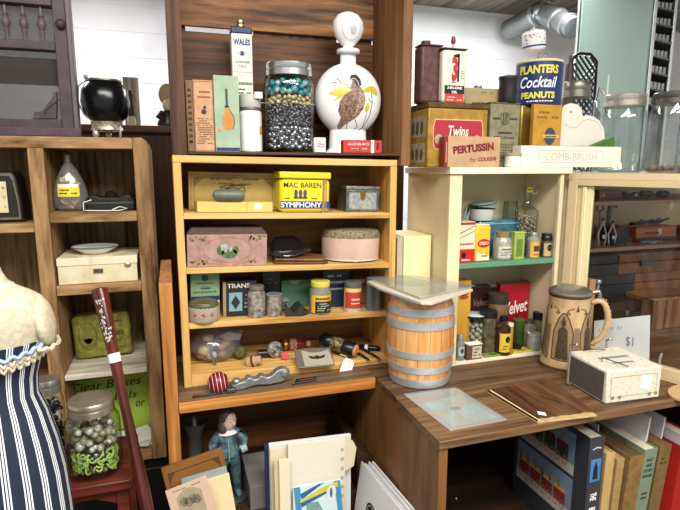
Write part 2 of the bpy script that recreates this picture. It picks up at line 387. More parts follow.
# ---- cream cabinet ----
cc=thing('cream_cabinet','cream painted open cabinet with a green shelf of small bottles, standing on the table','cabinet',(.76,1.15,.9275))
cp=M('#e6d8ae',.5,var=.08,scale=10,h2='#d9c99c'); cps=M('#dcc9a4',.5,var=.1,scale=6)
CF=1.05; CB=1.28; CT=1.4015
cx0=X(448,250,CF); cx1=X(563,200,CF)
c_=lambda nm,x0,x1,y0,y1,z0,z1,m,bev=.0012: B(cc).box(x0,x1,y0,y1,z0,z1).obj(nm,m,cc,bev=bev)
lx=X(460,250,CF); rx_=X(556,250,CF)
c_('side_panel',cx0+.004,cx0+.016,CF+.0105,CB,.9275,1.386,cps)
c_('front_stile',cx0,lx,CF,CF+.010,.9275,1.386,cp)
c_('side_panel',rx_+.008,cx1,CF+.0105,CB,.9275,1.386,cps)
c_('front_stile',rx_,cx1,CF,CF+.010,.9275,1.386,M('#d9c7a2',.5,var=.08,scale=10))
c_('top_board',cx0-.004,cx1+.018,CF-.006,CB+.003,1.3863,CT,M('#eadfc0',.5,var=.05))
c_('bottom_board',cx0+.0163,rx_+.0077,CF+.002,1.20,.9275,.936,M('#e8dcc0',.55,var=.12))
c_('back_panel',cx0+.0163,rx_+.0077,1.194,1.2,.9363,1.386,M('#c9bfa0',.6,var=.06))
GS=Z(500,262,CF)
c_('green_shelf',cx0+.0163,rx_+.0077,CF+.004,1.1935,GS-.012,GS,M('#5f9172',.5,var=.12))
# ---- glass display case with angled cream frame ----
A=Vector((.952,1.068)); Dv=Vector((.33,-.944)).normalized(); Nv=Vector((-Dv.y,Dv.x)).normalized()   # Nv into the case
dc=thing('display_case','big beige display case with glazed side full of old tools, at the right','display case',(1.3,1.1,.9275))
fr=M('#d3bd94',.5,var=.1,scale=12); fr2=M('#e8dcae',.45,var=.05)
def fb(nm,t0,t1,z0,z1,n0,n1,mat,bev=.001):
    p=[A+Dv*t0+Nv*n0,A+Dv*t1+Nv*n0,A+Dv*t1+Nv*n1,A+Dv*t0+Nv*n1]
    B(dc).hexa([(q.x,q.y,z0) for q in p]+[(q.x,q.y,z1) for q in p]).obj(nm,mat,dc,bev=bev)
CZt=1.3865; TT=.325
fb('corner_post',-.005,.018,.9275,CZt-.014,0,.02,fr)
fb('inner_stile',.0183,.030,.9275,CZt-.030,.008,.02,fr)
fb('sliding_stile',.0303,.040,.9275,CZt-.030,.004,.012,fr2)
fb('sliding_stile',.0403,.054,.9275,CZt-.030,.010,.018,fr2)
fb('bottom_rail',.054,TT-.03,.9275,.957,0,.02,fr)
fb('top_rail',.0183,TT-.03,CZt-.0295,CZt-.0142,0,.02,fr)
fb('corner_post',TT-.0297,TT,.9275,CZt-.0142,0,.02,fr)
fb('glass_pane',.054,TT-.03,.957,CZt-.0295,.012,.0145,GL('#fbfcfb','#e8ecea',.5),bev=0)
pe=A+Dv*TT; p0=A-Dv*.006
b=B(dc); b.slab([(p0.x,p0.y),(pe.x,pe.y),(1.75,pe.y),(1.95,1.6),(.952,1.6),(.952,1.072)],CZt-.014,CZt); b.obj('roof_board',M('#d9c49c',.5,var=.08,scale=10),dc,bev=.0012)
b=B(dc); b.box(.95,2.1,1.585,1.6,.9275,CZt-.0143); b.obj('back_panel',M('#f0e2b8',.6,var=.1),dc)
CS=1.27
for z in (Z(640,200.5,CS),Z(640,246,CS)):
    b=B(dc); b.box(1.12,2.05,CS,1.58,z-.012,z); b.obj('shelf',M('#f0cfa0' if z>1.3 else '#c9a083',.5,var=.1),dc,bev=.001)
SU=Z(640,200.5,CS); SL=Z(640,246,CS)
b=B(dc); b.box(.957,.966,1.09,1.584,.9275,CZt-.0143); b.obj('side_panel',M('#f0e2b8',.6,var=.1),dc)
# =================== LEFT SIDE ===================
SZ=1.4662
# spindle screen door standing on the cubby shelf
sd=thing('screen_door','mauve painted spindle screen door standing on top of the cubby shelf','screen door',(-.3,1.29,SZ))
mv=M('#57474a',.45,var=.22,scale=25,h2='#3f3236'); DY=1.275
def dpx(nm,x1,x2,y1,y2,dep=.028,off=0,mat=mv,bev=.0015):
    b=B(sd); b.px(x1,x2,y1,y2,DY+off,dep); return b.obj(nm,mat,sd,bev=bev)
xL=X(57,70,DY); xR=X(70,70,DY); xE=X(76.5,90,DY)
def dbox(nm,x0,x1,z0,z1,y0=DY,y1=DY+.028,mat=mv,bev=.0015): return B(sd).box(x0,x1,y0,y1,z0,z1).obj(nm,mat,sd,bev=bev)
zt=2.02
dbox('stile',xL,xR,SZ,zt); dbox('edge_moulding',xR+.0003,xE,SZ,zt,DY-.006,DY+.026,M('#6d6064',.4,var=.2,scale=30))
dbox('stile',-.60,-.572,SZ,zt)
z=lambda y:Z(30,y,DY)
dbox('bottom_rail',-.5718,xL-.0002,SZ,z(119)); dbox('bottom_moulding',-.61,xE+.004,SZ+.0001,SZ+.018,DY-.012,DY-.0062)
dbox('cross_rail',-.5718,xL-.0002,z(49),z(40)); dbox('cross_rail',-.5718,xL-.0002,z(4),z(-14)); dbox('cross_rail',-.5718,xL-.0002,z(-60),z(-80)); dbox('inner_rail',-.5718,xL-.0002,z(66),z(55),DY+.029,DY+.045,M('#a39887',.6))  # last piece: strip added behind the mesh for its beige band, no door rail
dbox('inner_rail',-.5718,xL-.0002,z(82),z(66)-.0004,DY+.029,DY+.045,M('#241f1f',.6))  # added strip repeating the dark band seen through the mesh, no door rail
for px_ in (-13,4,22,40):
    x=X(px_,20,DY); b=B(sd); a,c=z(40),z(4); m=(a+c)/2
    b.lathe([(.004,a+.0004),(.0042,m-.022),(.006,m-.016),(.004,m-.012),(.0085,m-.003),(.0085,m+.003),(.004,m+.012),(.006,m+.016),(.0042,m+.022),(.004,c-.0004)],x,DY+.013,n=14)
    b.obj('spindle',M('#6b5c5e',.4,var=.2,scale=30),sd)
b=B(sd); q=at(61,24.5,DY); b.sph((q.x,DY-.006,q.z),(.010,.009,.010)); b.obj('knob',mv,sd)
b=B(sd); zz=z(119); 
P=[at(a,c,DY+.01) for a,c in ((57,92),(57,119),(33,119),(35,112),(42,112),(48,104),(52,100),(54,94))]
b.prism([(q.x-.0003,q.z+.0003) for q in P],DY+.006,DY+.02); b.obj('corner_bracket',mv,sd,bev=.0008)
b=B(sd); P=[at(a,c,DY+.004) for a,c in ((59,99),(52,105),(47,109),(44,114))]
b.tube([(q.x,DY+.0055,q.z) for q in P],.0014,n=6); b.obj('scroll_line',dgrey,sd)
def screen(nt,v,N,L): return ramp(nt,N('ShaderNodeTexNoise').outputs['Fac'],[(0,'#3d3632'),(1,'#554b45')])
sm=bpy.data.materials.new('material'); sm.use_nodes=True; nt=sm.node_tree; pb=nt.nodes['Principled BSDF']; pb.inputs['Base Color'].default_value=lin('#3b3431'); pb.inputs['Roughness'].default_value=.7
tr=nt.nodes.new('ShaderNodeBsdfTransparent'); mx=nt.nodes.new('ShaderNodeMixShader'); mx.inputs[0].default_value=.66
nt.links.new(tr.outputs[0],mx.inputs[1]); nt.links.new(pb.outputs[0],mx.inputs[2]); nt.links.new(mx.outputs[0],nt.nodes['Material Output'].inputs['Surface'])
b=B(sd); b.box(-.571,xL,DY+.0265,DY+.0275,z(119),z(-60)); b.obj('wire_mesh',sm,sd)
# things on the dark cabinet behind
q=at(129,110,1.76); b=B(); b.box(-.022,.022,-.008,.008,0,Z(130,76,1.76)-DZ)
t=thing('weathered_board','tall grey weathered board standing behind the black glass globe','board',(q.x+.008,1.79,DZ+.0002))
b.obj('board',Wd('#6a625b','#c9c2b8','z',20,.8,'#9a9187'),t,bev=.001)
t=thing('carved_figure','slim dark carved figure with pale base in front of the grey board','figure',(X(131,110,1.755),1.755,DZ+.0002))
B().lathe([(.008,.03),(.010,.06),(.006,.075),(.009,.09),(.008,.10),(.003,.107)],n=14,sy=.7).obj('body',M('#2a201c',.5),t)
B().lathe([(.013,0),(.013,.02),(.008,.0298)],n=14,sy=.7).obj('base',M('#c9b79c',.5),t)
t=thing('seated_figurine','small dark seated figurine with pale face and round tan hat beside the crate','figurine',(X(168,110,1.74),1.76,DZ+.0002))
B().lathe([(.032,0),(.034,.012),(.024,.03),(.02,.045),(.01,.055)],n=20,sy=.7).obj('body',M('#3b2a1e',.35,var=.4,scale=90,h2='#1b120d'),t)
B().sph((0,0,.066),(.016,.014,.019)).obj('head',M('#d9c8b4',.4,var=.3,scale=60),t)
B().sph((0,.012,.10),(.026,.006,.034),n=24).obj('hat',M('#b99a72',.5,var=.2),t)
B().tube([(-.018,-.008,.045),(-.03,-.02,.03),(-.01,-.026,.02)],.007).obj('arm',M('#2b1f17',.4),t)
# black globe vase
c,R,h=rnd(80.5,131,75,SZ,1.34); 
t=thing('globe_vase','round glossy black globe vase with silver rim and foot, on the cubby shelf top','vase',(c[0],1.34,SZ+.0001))
bz=Z(106,122,1.34)-SZ
B().lathe([(R*.6,bz*1.0),(R*.85,bz+R*.22),(R,bz+R*.8),(R*.93,bz+R*1.3),(R*.72,bz+R*1.62),(R*.66,bz+R*1.66)],n=40,sy=.9).obj('globe',M('#0b0c0f',.22,var=.1,spec=.45),t)
B().lathe([(R*.66,bz+R*1.655),(R*.72,bz+R*1.68),(R*.72,bz+R*1.76),(R*.60,bz+R*1.80)],n=36,sy=.9).obj('rim',M('#a9a79c',.3,.8,var=.3),t)
b=B(); b.tube([(-R*.66,0,bz+R*1.75),(-R*1.0,-.01,bz+R*1.45),(-R*1.03,-.02,bz+R*.75),(-R*.82,-.02,bz+R*.25),(-R*.5,-.015,bz*.98)],.002); b.sph((-R*.7,0,bz+R*1.85),.005); b.obj('side_bracket',M('#a9a79c',.3,.8,var=.3),t)
B().lathe([(R*.58,bz*.45),(R*.66,bz*.5),(R*.60,bz*.75),(R*.66,bz*.97),(R*.6,bz*.999)],n=36,sy=.9).obj('filigree_band',M('#d8d4bd',.35,.5,var=.6,scale=160,h2='#6a6450',bump=.6),t)
for s,nx in ((-1,.42),(1,.55)):
    b=B(); b.sph((s*R*nx,-R*.45,bz*.25),(R*.13 if s<0 else R*.05,R*.12,bz*.25)); b.obj('foot',M('#cfccb8',.3,.6,var=.3),t)
b=B(); b.sph((0,R*.42,bz*.25),(R*.12,R*.1,bz*.25)); b.obj('foot',M('#cfccb8',.3,.6,var=.3),t)
# radio with a rounded dark case in the left cubby
z0=1.2843
t=thing('table_radio','small dark rounded radio with pale dial panel in the far left cubby','radio',(X(4,195,1.30),1.315,z0))
w=X(24,195,1.275)-X(-18,195,1.275); h=Z(5,171,1.275)-z0
P=[(-w/2,0),(w/2,0),(w/2*.98,h*.35),(w/2*.8,h*.88),(w/2*.62,h),(-w/2*.62,h),(-w/2*.8,h*.88),(-w/2*.98,h*.35)]
B().prism(P,-.035,.035).obj('case',M('#231c17',.4,var=.5,scale=150,h2='#0f0c0a'),t,bev=.004)
B().prism([(x*.88,.006+z_*.9) for x,z_ in P],-.0385,-.0352).obj('front_frame',M('#8d8066',.35,.5,var=.3),t,bev=.001)
B().prism([(x*.78,.012+z_*.8) for x,z_ in P],-.040,-.0387).obj('grille',M('#2a241d',.5,var=.6,scale=300),t)
B().box(-w*.05,w*.16,-.0415,-.0402,h*.2,h*.8).obj('dial_panel',M('#d9cfa9',.4,var=.1),t)
for i in range(3): word(t,'BDA'[i],w*.09,h*(.68-.18*i),.004,.005,ink,flat(-.0420))
# bag of sweets
def bag_mesh(w,h,d,seed,neck=.12):
    R=random.Random(seed); b=B(); prof=[(.50,0),(.60,.14),(.58,.36),(.44,.58),(.24,.76),(.10,.87),(.09,.92),(.15,1)]
    b.lathe([(r*w,z*h) for r,z in prof],n=26,sy=d/w)
    for v in b.bm.verts:
        k=1+R.uniform(-.06,.06); v.co.x*=k; v.co.y*=1+R.uniform(-.07,.07)
    return b
z0=1.3048; c,R,h=rnd(48,80,154,z0,1.305)
t=thing('candy_bag','tied clear plastic bag with yellow label holding wrapped sweets, in the upper cubby','bag',(c[0]+.011,1.305,z0))
bag_mesh(R*1.9,h,R*1.5,3).obj('plastic_bag',plastic,t,sub=1)
decal(t,'label',strips(-R*.75,R*.75,h*.26,h*.42,8),M('#e9d83e',.4,var=.06),cylm(R*1.1,R*.20),0)
decal(t,'label_band',strips(-R*.7,R*.7,h*.42,h*.48,8),M('#f2efe0',.4,var=.06),cylm(R*1.1,R*.20),0)
fineprint(t,-R*.6,R*.6,h*.29,h*.40,ink,cylm(R*1.11,R*.20),2)
b=B(); Rn=random.Random(4)
for i in range(26): 
    a=Rn.random()*6.28; r=Rn.random()**.5*R*.55; m=Matrix.Translation((r*cos(a),r*sin(a)*.6,Rn.uniform(.08,.56)*h))@Euler((Rn.random()*3,Rn.random()*3,0)).to_matrix().to_4x4()
    b.box(-.009,.009,-.006,.006,-.005,.005,m)
o=b.obj('wrapped_sweets',M('#e3cf94',.35,var=.5,scale=60,h2='#9a7c3c',lo=.45,hi=.55),None,bev=.001); o.location=(c[0]+.009,1.305,z0+.001); props(o,'wrapped sweets heaped inside the clear bag with yellow label','sweets',kind='stuff')
# dark iron piece with string
t=thing('iron_stapler','low dark metal sad iron with rounded ends beside the candy bag','iron',((X(86,200,1.29)+X(135,200,1.29))/2,1.30,z0))
w=X(135,200,1.29)-X(86,200,1.29); h=Z(110,194,1.29)-z0
t.name='sad_iron'
b=B(); b.prism([(-w*.5,h*.1),(-w*.47,0),(w*.47,0),(w*.5,h*.1),(w*.5,h*.65),(w*.42,h*.95),(w*.3,h*1.0),(w*.2,h*.82),(-w*.2,h*.82),(-w*.3,h*1.0),(-w*.42,h*.95),(-w*.5,h*.65)],-.022,.022); b.obj('body',M('#30322f',.45,.5,var=.4,scale=50),t,bev=.004)
B().box(-w*.48,w*.48,-.0235,-.0222,h*.42,h*.52).obj('raised_band',M('#5b5d58',.4,.6),t,bev=.0004)
B().lathe([(.012,h*.825),(.013,h*1.0),(.008,h*1.12),(.002,h*1.2)],n=18).obj('knob',M('#25272a',.3,.4),t)
o=B().tube([(-w*.36,-.026,h*.7),(-w*.52,-.030,h*.55),(-w*.52,-.032,.004),(-w*.42,-.036,.003),(-w*.1,-.034,.002),(w*.2,-.036,.002),(w*.35,-.033,.006),(w*.2,-.034,.010),(w*.05,-.036,.004)],.0010,n=6).obj('string',tagw,None); o.location=(t.location.x,1.292,z0); props(o,'white string looped over the front of the dark metal iron','string')
# cream tin with dish on top
z0=1.1440; Yt=1.262
t,w,h,F_=carton('document_box','cream metal box with latch and small plate, under the white enamel dish','box',58,137.5,265,z0,Yt,.13,M('#e2d6b4',.45,var=.28,scale=25,h2='#c9b98e',lo=.3,hi=.6))
hl=Z(95,257,Yt)-z0
B().box(-w/2-.0015,w/2+.0015,-.0665,.0665,h+.0004,hl).obj('lid',M('#e6dbbc',.45,var=.3,scale=22,h2='#b9a67c',lo=.3,hi=.5),t,bev=.0015)
B().box(-.010,.010,-.0672,-.0655,h*.55,h*.80).obj('name_plate',M('#7f7c74',.4,.4,var=.5,scale=200),t,bev=.0003)
b=B(); b.cyl(w*.38,0,-.004,.004,.0075,n=18,M_=Matrix.Translation((0,-.066,h*.95))@Matrix.Rotation(PI/2,4,'X')) if False else b.sph((w*.38,-.0665,h*.95),(.0075,.003,.0065)); b.obj('latch',M('#c9c4b4',.3,.7),t)
fineprint(t,-.008,.008,h*.6,h*.76,ink,flat(-.0677),1)
zt_=z0+hl+.0004
c,R,hh=rnd(71.5,120,249,zt_,1.32)
t=thing('enamel_dish','shallow white enamel dish with dark rim line on top of the cream box','dish',(c[0],1.32,zt_))
B().lathe([(R*.5,0),(R*.55,.002),(R*.8,.010),(R,.0155),(R*.99,.0175),(R*.78,.0125),(R*.5,.005),(.001,.004)],n=40,cap=True,cap1=False,sy=.9).obj('dish',M('#ececea',.2,var=.04),t)
B().lathe([(R*.985,.0148),(R*1.005,.0158),(R*.995,.0182),(R*.97,.0172)],n=40,cap=False,sy=.9).obj('rim_line',M('#4a5560',.3),t)
# yellow green embossed tin
z0=.9366; Yt=1.30
Yt=on(103,358,z0).y; b_=X(74,335,Yt); a_=X(132,335,Yt); w=a_-b_; h=Z(103,315,Yt)-z0
t=thing('embossed_tin','yellow-green embossed tin with rounded corners standing behind the dark red club','tin',((a_+b_)/2,Yt+.02,z0+.0025),ry=-.04)
r=.012; P=[]
for cx,cz,a0 in ((w/2-r,r,-90),(w/2-r,h-r,0),(-w/2+r,h-r,90),(-w/2+r,r,180)):
    for i in range(6): a=math.radians(a0+i*18); P.append((cx+r*cos(a),cz+r*sin(a)))
tg=M('#9d9142',.35,.3,var=.4,scale=45,h2='#66602c',bump=.5)
B().prism(P,-.018,.018).obj('body',tg,t,bev=.003)
B().prism([(x*.93,h/2+(q-h/2)*.93) for x,q in P],-.0205,-.0182).obj('raised_panel',M('#a39e48',.35,.3,var=.5,scale=60,h2='#6b682e',bump=.6),t,bev=.001)
fp=flat(-.0211)
decal(t,'medallion',ring(-w*.25,h*.53,w*.16,h*.32,.002),M('#55541f',.4),fp)
decal(t,'portrait',[ell(-w*.25,h*.55,w*.09,h*.2),ell(-w*.25,h*.38,w*.12,h*.1)],M('#7d7836',.4,var=.4,scale=120),fp)
word(t,'~',w*.22,h*.82,w*.3,h*.09,M('#4c4a20',.5),fp,.02); word(t,'~',w*.2,h*.55,w*.36,h*.2,M('#45441c',.5),fp,.03)
fineprint(t,w*.02,w*.4,h*.16,h*.38,M('#55532a',.5),fp,3)
# green cardboard sign behind the jars
gsn=thing('handwritten_sign','lime green card sign with black handwriting about cigar boxes, in the bottom cubby','sign',(X(112,398,1.36),1.37,.7310),ry=-.03)
w=X(153,398,1.36)-X(70,398,1.36); h=Z(110,379,1.36)-.7285; hb=Z(110,419,1.36)-.7285
B().box(-w/2,w/2,-.0015,.0015,0,h).obj('card',M('#9fc040',.6,var=.06),gsn)
fp=flat(-.0022); hh=h-hb
word(gsn,'Cigar Boxes',-w*.04,h-hh*.2,w*.86,hh*.28,ink,fp,.0,.25); word(gsn,'labels',w*.12,h-hh*.5,w*.4,hh*.2,ink,fp,.0,.25); word(gsn,'or',w*.35,h-hh*.78,w*.12,hh*.14,ink,fp,.01,.25)
t=thing('paper_sheets','few loose white paper sheets lying under the lime green sign','paper',(X(132,432,1.30),1.305,.7295))
for i,(a_,m_) in enumerate(((.1,white),(-.25,M('#dcdcd2',.6)),(.35,M('#e9e7de',.6)))):
    o=B().box(-.05,.05,-.04,.04,.001+i*.004,.002+i*.004).obj('sheet',m_,t); o.rotation_euler=(.0,.0,a_)
# =================== STOOL, JARS, CLUB, MANNEQUIN ===================
KY=1.0; 
kz=on(100,482,.70)
stz=Z(95,478,.97)
st=thing('red_stool','dark red stained wooden stool holding the two jars','stool',(X(95,490,1.02),1.04,0))
rw=Wd('#3c1510','#7a3427','x',10,.4,'#56231b')
ST=stz; xa=X(64,470,1.02)-.05; xb=X(136,470,1.02)
b=B(st); b.box(xa,xb,.945,1.12,ST-.02,ST); b.obj('seat',rw,st,bev=.003)
for x in (xa+.012,xb-.030):
    for y in (.955,1.09): b=B(st); b.box(x,x+.02,y,y+.02,0,ST-.0203); b.obj('leg',rw,st,bev=.001)
b=B(st); P=[(xa+.0325,ST-.0203),(xb-.0305,ST-.0203),(xb-.0305,ST-.05),((xa+xb)/2+.02,ST-.035),((xa+xb)/2-.02,ST-.035),(xa+.0325,ST-.05)]; b.prism(P,.957,.968); b.obj('apron',rw,st,bev=.001)
# club
a=at(99.5,289,1.02); c_=at(148,512,.90); d=(c_-a); L_=d.length
t=thing('wooden_club','long dark red wooden club with white inlay, leaning across the cubby shelf','club',tuple(c_)); 
t.rotation_euler=(-d).to_track_quat('Z','Y').to_euler()
k=L_; pr_=[(.0105,0),(.0115,k*.1),(.0085,k*.45),(.0105,k*.75),(.0140,k*.985),(.0135,k),(.009,k+.002)]
B().lathe([(r,z) for r,z in pr_],n=28).obj('shaft',Wd('#2a0d0b','#6a2a22','z',16,.2,'#451813',spec=.6),t)
b=B(); b.lathe([(.0103,k*.665),(.0110,k*.705)],n=28,cap=False); b.obj('paper_tag',tagw,t)
cxm=M('#d9d6cc',.25,.3,var=.2); Rn=random.Random(11)
inv=t.rotation_euler.to_matrix().inverted(); vd=(inv@Vector((-.2,-1,.1))); a0=math.atan2(vd.y,vd.x)
P=[]
for i in range(58):
    z_=k*Rn.uniform(.76,.95); rr=.0106+(z_-k*.75)/(k*.235)*.0035+.0004; aa=a0+Rn.gauss(0,.28); q=Rn.uniform(.0009,.0022)
    P.append([(aa*rr+q*cos(j*1.57+i),z_+q*1.5*sin(j*1.57+i)) for j in range(4)])
def mp(u,z_,rr=None):
    r=.0106+(z_-k*.75)/(k*.235)*.0035+.0005; return (r*cos(u/r),r*sin(u/r),z_)
decal(t,'inlay',P,cxm,mp)
# mason jar maker
def jar(name,label,x1,x2,yt,zb,Yc,lidmat,glassmat=None,shoulder=.80,neck=.80,lidh=.14,group=None,wax=None,cat='jar'):
    c,R,h=rnd(x1,x2,yt,zb,Yc); t=thing(name,label,cat,(c[0],Yc,zb),group=group); g=glassmat or clear
    H=h*(1-lidh)
    B().lathe([(R*.82,.001),(R*.94,.004),(R,.012),(R,H*shoulder*.98),(R*.97,H*shoulder+.3*H*(1-shoulder)),(R*neck*1.04,H*.97),(R*neck,H)],n=40,cap1=False).obj('glass_body',g,t)
    Rn=R*neck*1.06
    B().lathe([(Rn,H-h*.02),(Rn*1.03,H-h*.018),(Rn*1.03,H+h*lidh*.35),(Rn*.99,H+h*lidh*.38),(Rn,H+h*lidh*.42),(Rn*1.02,H+h*lidh*.5),(Rn*1.02,h-.002),(Rn*.98,h)],n=40).obj('screw_band',lidmat,t)
    return t,R,H,h
def beads(label,loc,R,z0,z1,n,r0,r1,mat,seed,name='loose_beads',shell=.0):
    Rn=random.Random(seed); b=B(); pts=[]; tries=0
    while len(pts)<n and tries<n*60:
        tries+=1; r=Rn.uniform(r0,r1); a=Rn.random()*2*PI; q=(R-r-.001)*(Rn.random()**.35); z_=Rn.uniform(z0+r,z1-r) if z1-z0>2*r else z0+r
        p=Vector((q*cos(a),q*sin(a),z_))
        if all((p-o).length>(r+ro)*.85 for o,ro in pts[-400:]): pts.append((p,r)); b.ico(p,r,2)
    o=b.obj(name,mat,None,ang=180); o.location=loc; return props(o,label,'beads',kind='stuff')
t,R,H,h=jar('mason_jar','glass mason jar with green cords and beads, standing on the red stool',65,122,398,ST+.0003,1.0,M('#c9c2b0',.3,.75,var=.25),lidh=.15,neck=.76)
loc=t.location
beads('pale and olive beads filling the upper part of the jar on the red stool',loc,R*.93,H*.42,H*.86,70,.005,.0095,M('#93906f',.25,.1,var=.6,scale=40,h2='#cfccc2',lo=.45,hi=.5),5)
b=B(); Rn=random.Random(9)
for i in range(120):
    a=Rn.random()*6.28; r=R*Rn.uniform(.76,.83); z_=Rn.uniform(.08,.38)*H; pts=[]; da=Rn.uniform(-.25,.25); dz=Rn.uniform(-1,1)*.008; cz=Rn.uniform(-1,1)
    for j in range(6):
        s=(j-2.5)/2.5; pts.append(((r-.004*s*s)*cos(a+da*s),(r-.004*s*s)*sin(a+da*s),z_+dz*s+cz*.008*(1-s*s)))
    b.tube(pts,.0016,n=6)
o=b.obj('green_cords',M('#b5d568',.4,var=.12),None); o.location=loc; props(o,'tangle of bright green cords inside the jar on the red stool','cords',kind='stuff')
beads('small brown beads at the bottom of the jar on the red stool',loc,R*.74,.004,H*.13,50,.004,.006,M('#8d7a5c',.3,.2,var=.5,scale=60),15)
beads('silvery beads beside the green cords in the jar on the stool',(loc.x,loc.y,loc.z),R*.74,H*.14,H*.42,60,.003,.005,M('#c9c7bd',.2,.7,var=.3),16)
t,R,H,h=jar('mason_jar','glass mason jar of black and white trinkets half hidden behind the mannequin',36,66,378,ST+.0003,1.085,M('#b9b9b4',.3,.8,var=.2),lidh=.15)
beads('black, white and brown trinkets in the jar behind the mannequin',t.location,R*.93,.01,H*.85,110,.006,.011,M('#1f1f1f',.25,.1,var=.9,scale=50,h2='#d9d2c4',lo=.42,hi=.48),6)
# mannequin
MY=.80; mc=at(-8,400,MY)
mq=thing('dress_form','cream dress form in a navy striped apron dress, at the left edge','mannequin',(mc.x,MY,.42))
def mz(y): return Z(20,y,MY)-.42
def mr(x,y): return (x+8)*(MY/ray(20,y).y)/FP*.80
T_=.72
prof=[(70,600),(78,520),(78,480),(70,440),(58,408),(50,386),(50,365),(56,345)]
R_=lambda x:mr(x-8,380)
def stripes(nt,v,N,L):
    sp=N('ShaderNodeSeparateXYZ'); L(v,sp.inputs[0])
    a=math_(nt,'ARCTAN2',math_(nt,'DIVIDE',sp.outputs[1],T_),sp.outputs[0])
    f=math_(nt,'FRACT',math_(nt,'MULTIPLY',a,17/(2*PI)*1.25))
    return ramp(nt,f,[(0,'#1d2638'),(.42,'#e9ebee'),(.50,'#1d2638'),(.57,'#eceef0'),(.66,'#1d2638'),(.72,'#e9ebee'),(.80,'#1d2638')],True)
B().lathe([(R_(x),mz(y)) for x,y in [(79,620),(80,560),(78,505),(75,470),(69,440),(60,410),(52,392),(53,375),(61,352),(68,338)]],n=96,sy=T_).obj('striped_dress',graph(stripes,.75,0,'stripes'),mq)
lace=M('#d6ccb4',.8,var=.22,scale=130,h2='#b5aa8e',bump=.5)
B().lathe([(R_(x),mz(y)) for x,y in [(66,337.9),(71,325),(71,308),(66,299),(54,292),(40,286),(30,279),(25,270),(23,263),(18,257)]],n=72,sy=T_).obj('torso',lace,mq)
# neck ribbon
b=B(); n_=40; b.tube([(R_(35)*cos(i/n_*2*PI),R_(35)*T_*sin(i/n_*2*PI),mz(284.5)) for i in range(n_)],.0028,n=6,close=True); b.obj('neck_trim',M('#c9d6e4',.6,var=.3,scale=200),mq)
# scalloped yoke edge with ribbon
def mring(x,y,amp,k,w,name,mat,off=.002,dx=0):
    b=B(); pts=[]
    for i in range(240):
        a=i/240*2*PI; r=R_(x)+off; dip=-.016*max(0,-sin(a))
        pts.append((r*cos(a),r*T_*sin(a),mz(y)+dip+amp*sin(k*a)))
    b.tube(pts,w,n=6,close=True); b.obj(name,mat,mq)
mring(68.5,338,.0022,30,.0030,'blue_ribbon',M('#9db4cf',.6,var=.2),.0015)
mring(66.5,343,.0035,46,.0026,'lace_edge',lace,.0015)
mring(65,348,.0040,46,.0022,'lace_edge',lace,.002)
# capped sleeve on the visible side
b=B(); m=Matrix.Translation((R_(66),-.004,mz(322)))
b.sph((0,0,0),(.013,.030,.036),n=22,M_=m@Matrix.Rotation(-.15,4,'Y')); b.obj('sleeve',lace,mq)
b=B(); pts=[(R_(66)+.002+.015*cos(j/20*2*PI)*.9,.030*sin(j/20*2*PI)*.95-.004,mz(345)+.002*sin(j*2.5)) for j in range(20)]; b.tube(pts,.0032,n=6,close=True); b.obj('sleeve_lace',lace,mq)
b=B(); m=Matrix.Translation((-R_(66),-.004,mz(322))); b.sph((0,0,0),(.013,.030,.036),n=22,M_=m@Matrix.Rotation(.15,4,'Y')); b.obj('sleeve',lace,mq)
b=B(); b.cyl(0,0,-.42,mz(620)+.0,.02,n=18); b.cyl(0,0,-.42,-.40,.12,n=30); b.obj('stand',M('#2a221d',.5),mq)
pp=at(15,311,MY-R_(56)*T_*.93); o=price_tag('white price sticker on the mannequin\'s chest',(0,0,0),.014,.0075); o.parent=mq; o.name='price_sticker'
for k_ in ('label','category'): del o[k_]
o.location=(R_(75)*math.sin(.30),-R_(75)*T_*math.cos(.30)-.0025,mz(300)); o.rotation_euler=(0,0,.30)
word(o,'~',0,0,.008,.0035,ink,flat(-.0007))
# =================== IN THE CRATE ===================
CZ0=ZC+.0003
def lp(t,px,py,Y): q=at(px,py,Y)-Vector(t.location); return q.x,q.z
# kraft medicine carton turned so its spine shows
t,w,h,F_=carton('medicine_carton','tan medicine carton with red heading and tiny print, leftmost in the crate',"box",194,214,80,CZ0,1.135,.045,M('#cfa57f',.6,var=.15,scale=30,h2='#b88a63'),rz=0)
word(t,'~',.002,h*.84,w*.6,h*.045,M('#a8382c',.6),F_,.02); word(t,'~',0,h*.77,w*.7,h*.045,M('#a8382c',.6),F_,.02)
decal(t,'figure_mark',[ell(0,h*.56,w*.13,h*.035),ell(.002,h*.62,w*.07,h*.025)],M('#3b2a22',.6),F_); fineprint(t,-w*.4,w*.4,h*.1,h*.48,M('#7a5238',.6),F_,12)
decal(t,'border',stroke([(-w*.46,h*.02),(-w*.46,h*.98),(w*.46,h*.98),(w*.46,h*.02),(-w*.46,h*.02)],.0008),M('#8f5a3c',.6),F_)
t,w,h,F_=carton('narrow_carton','narrow dark tan carton with lettered spine wedged beside the medicine carton','box',186.5,193.6,80,CZ0,1.133,.05,M('#84603f',.6,var=.25,scale=40))
for i in range(9): decal(t,'spine_mark',[rect(-w*.22,w*.22,h*(.12+.09*i),h*(.145+.09*i))],M('#3c2415',.6),F_) if i%9==0 else None
fineprint(t,-w*.25,w*.25,h*.1,h*.9,M('#3c2415',.6),F_,10,dens=1)
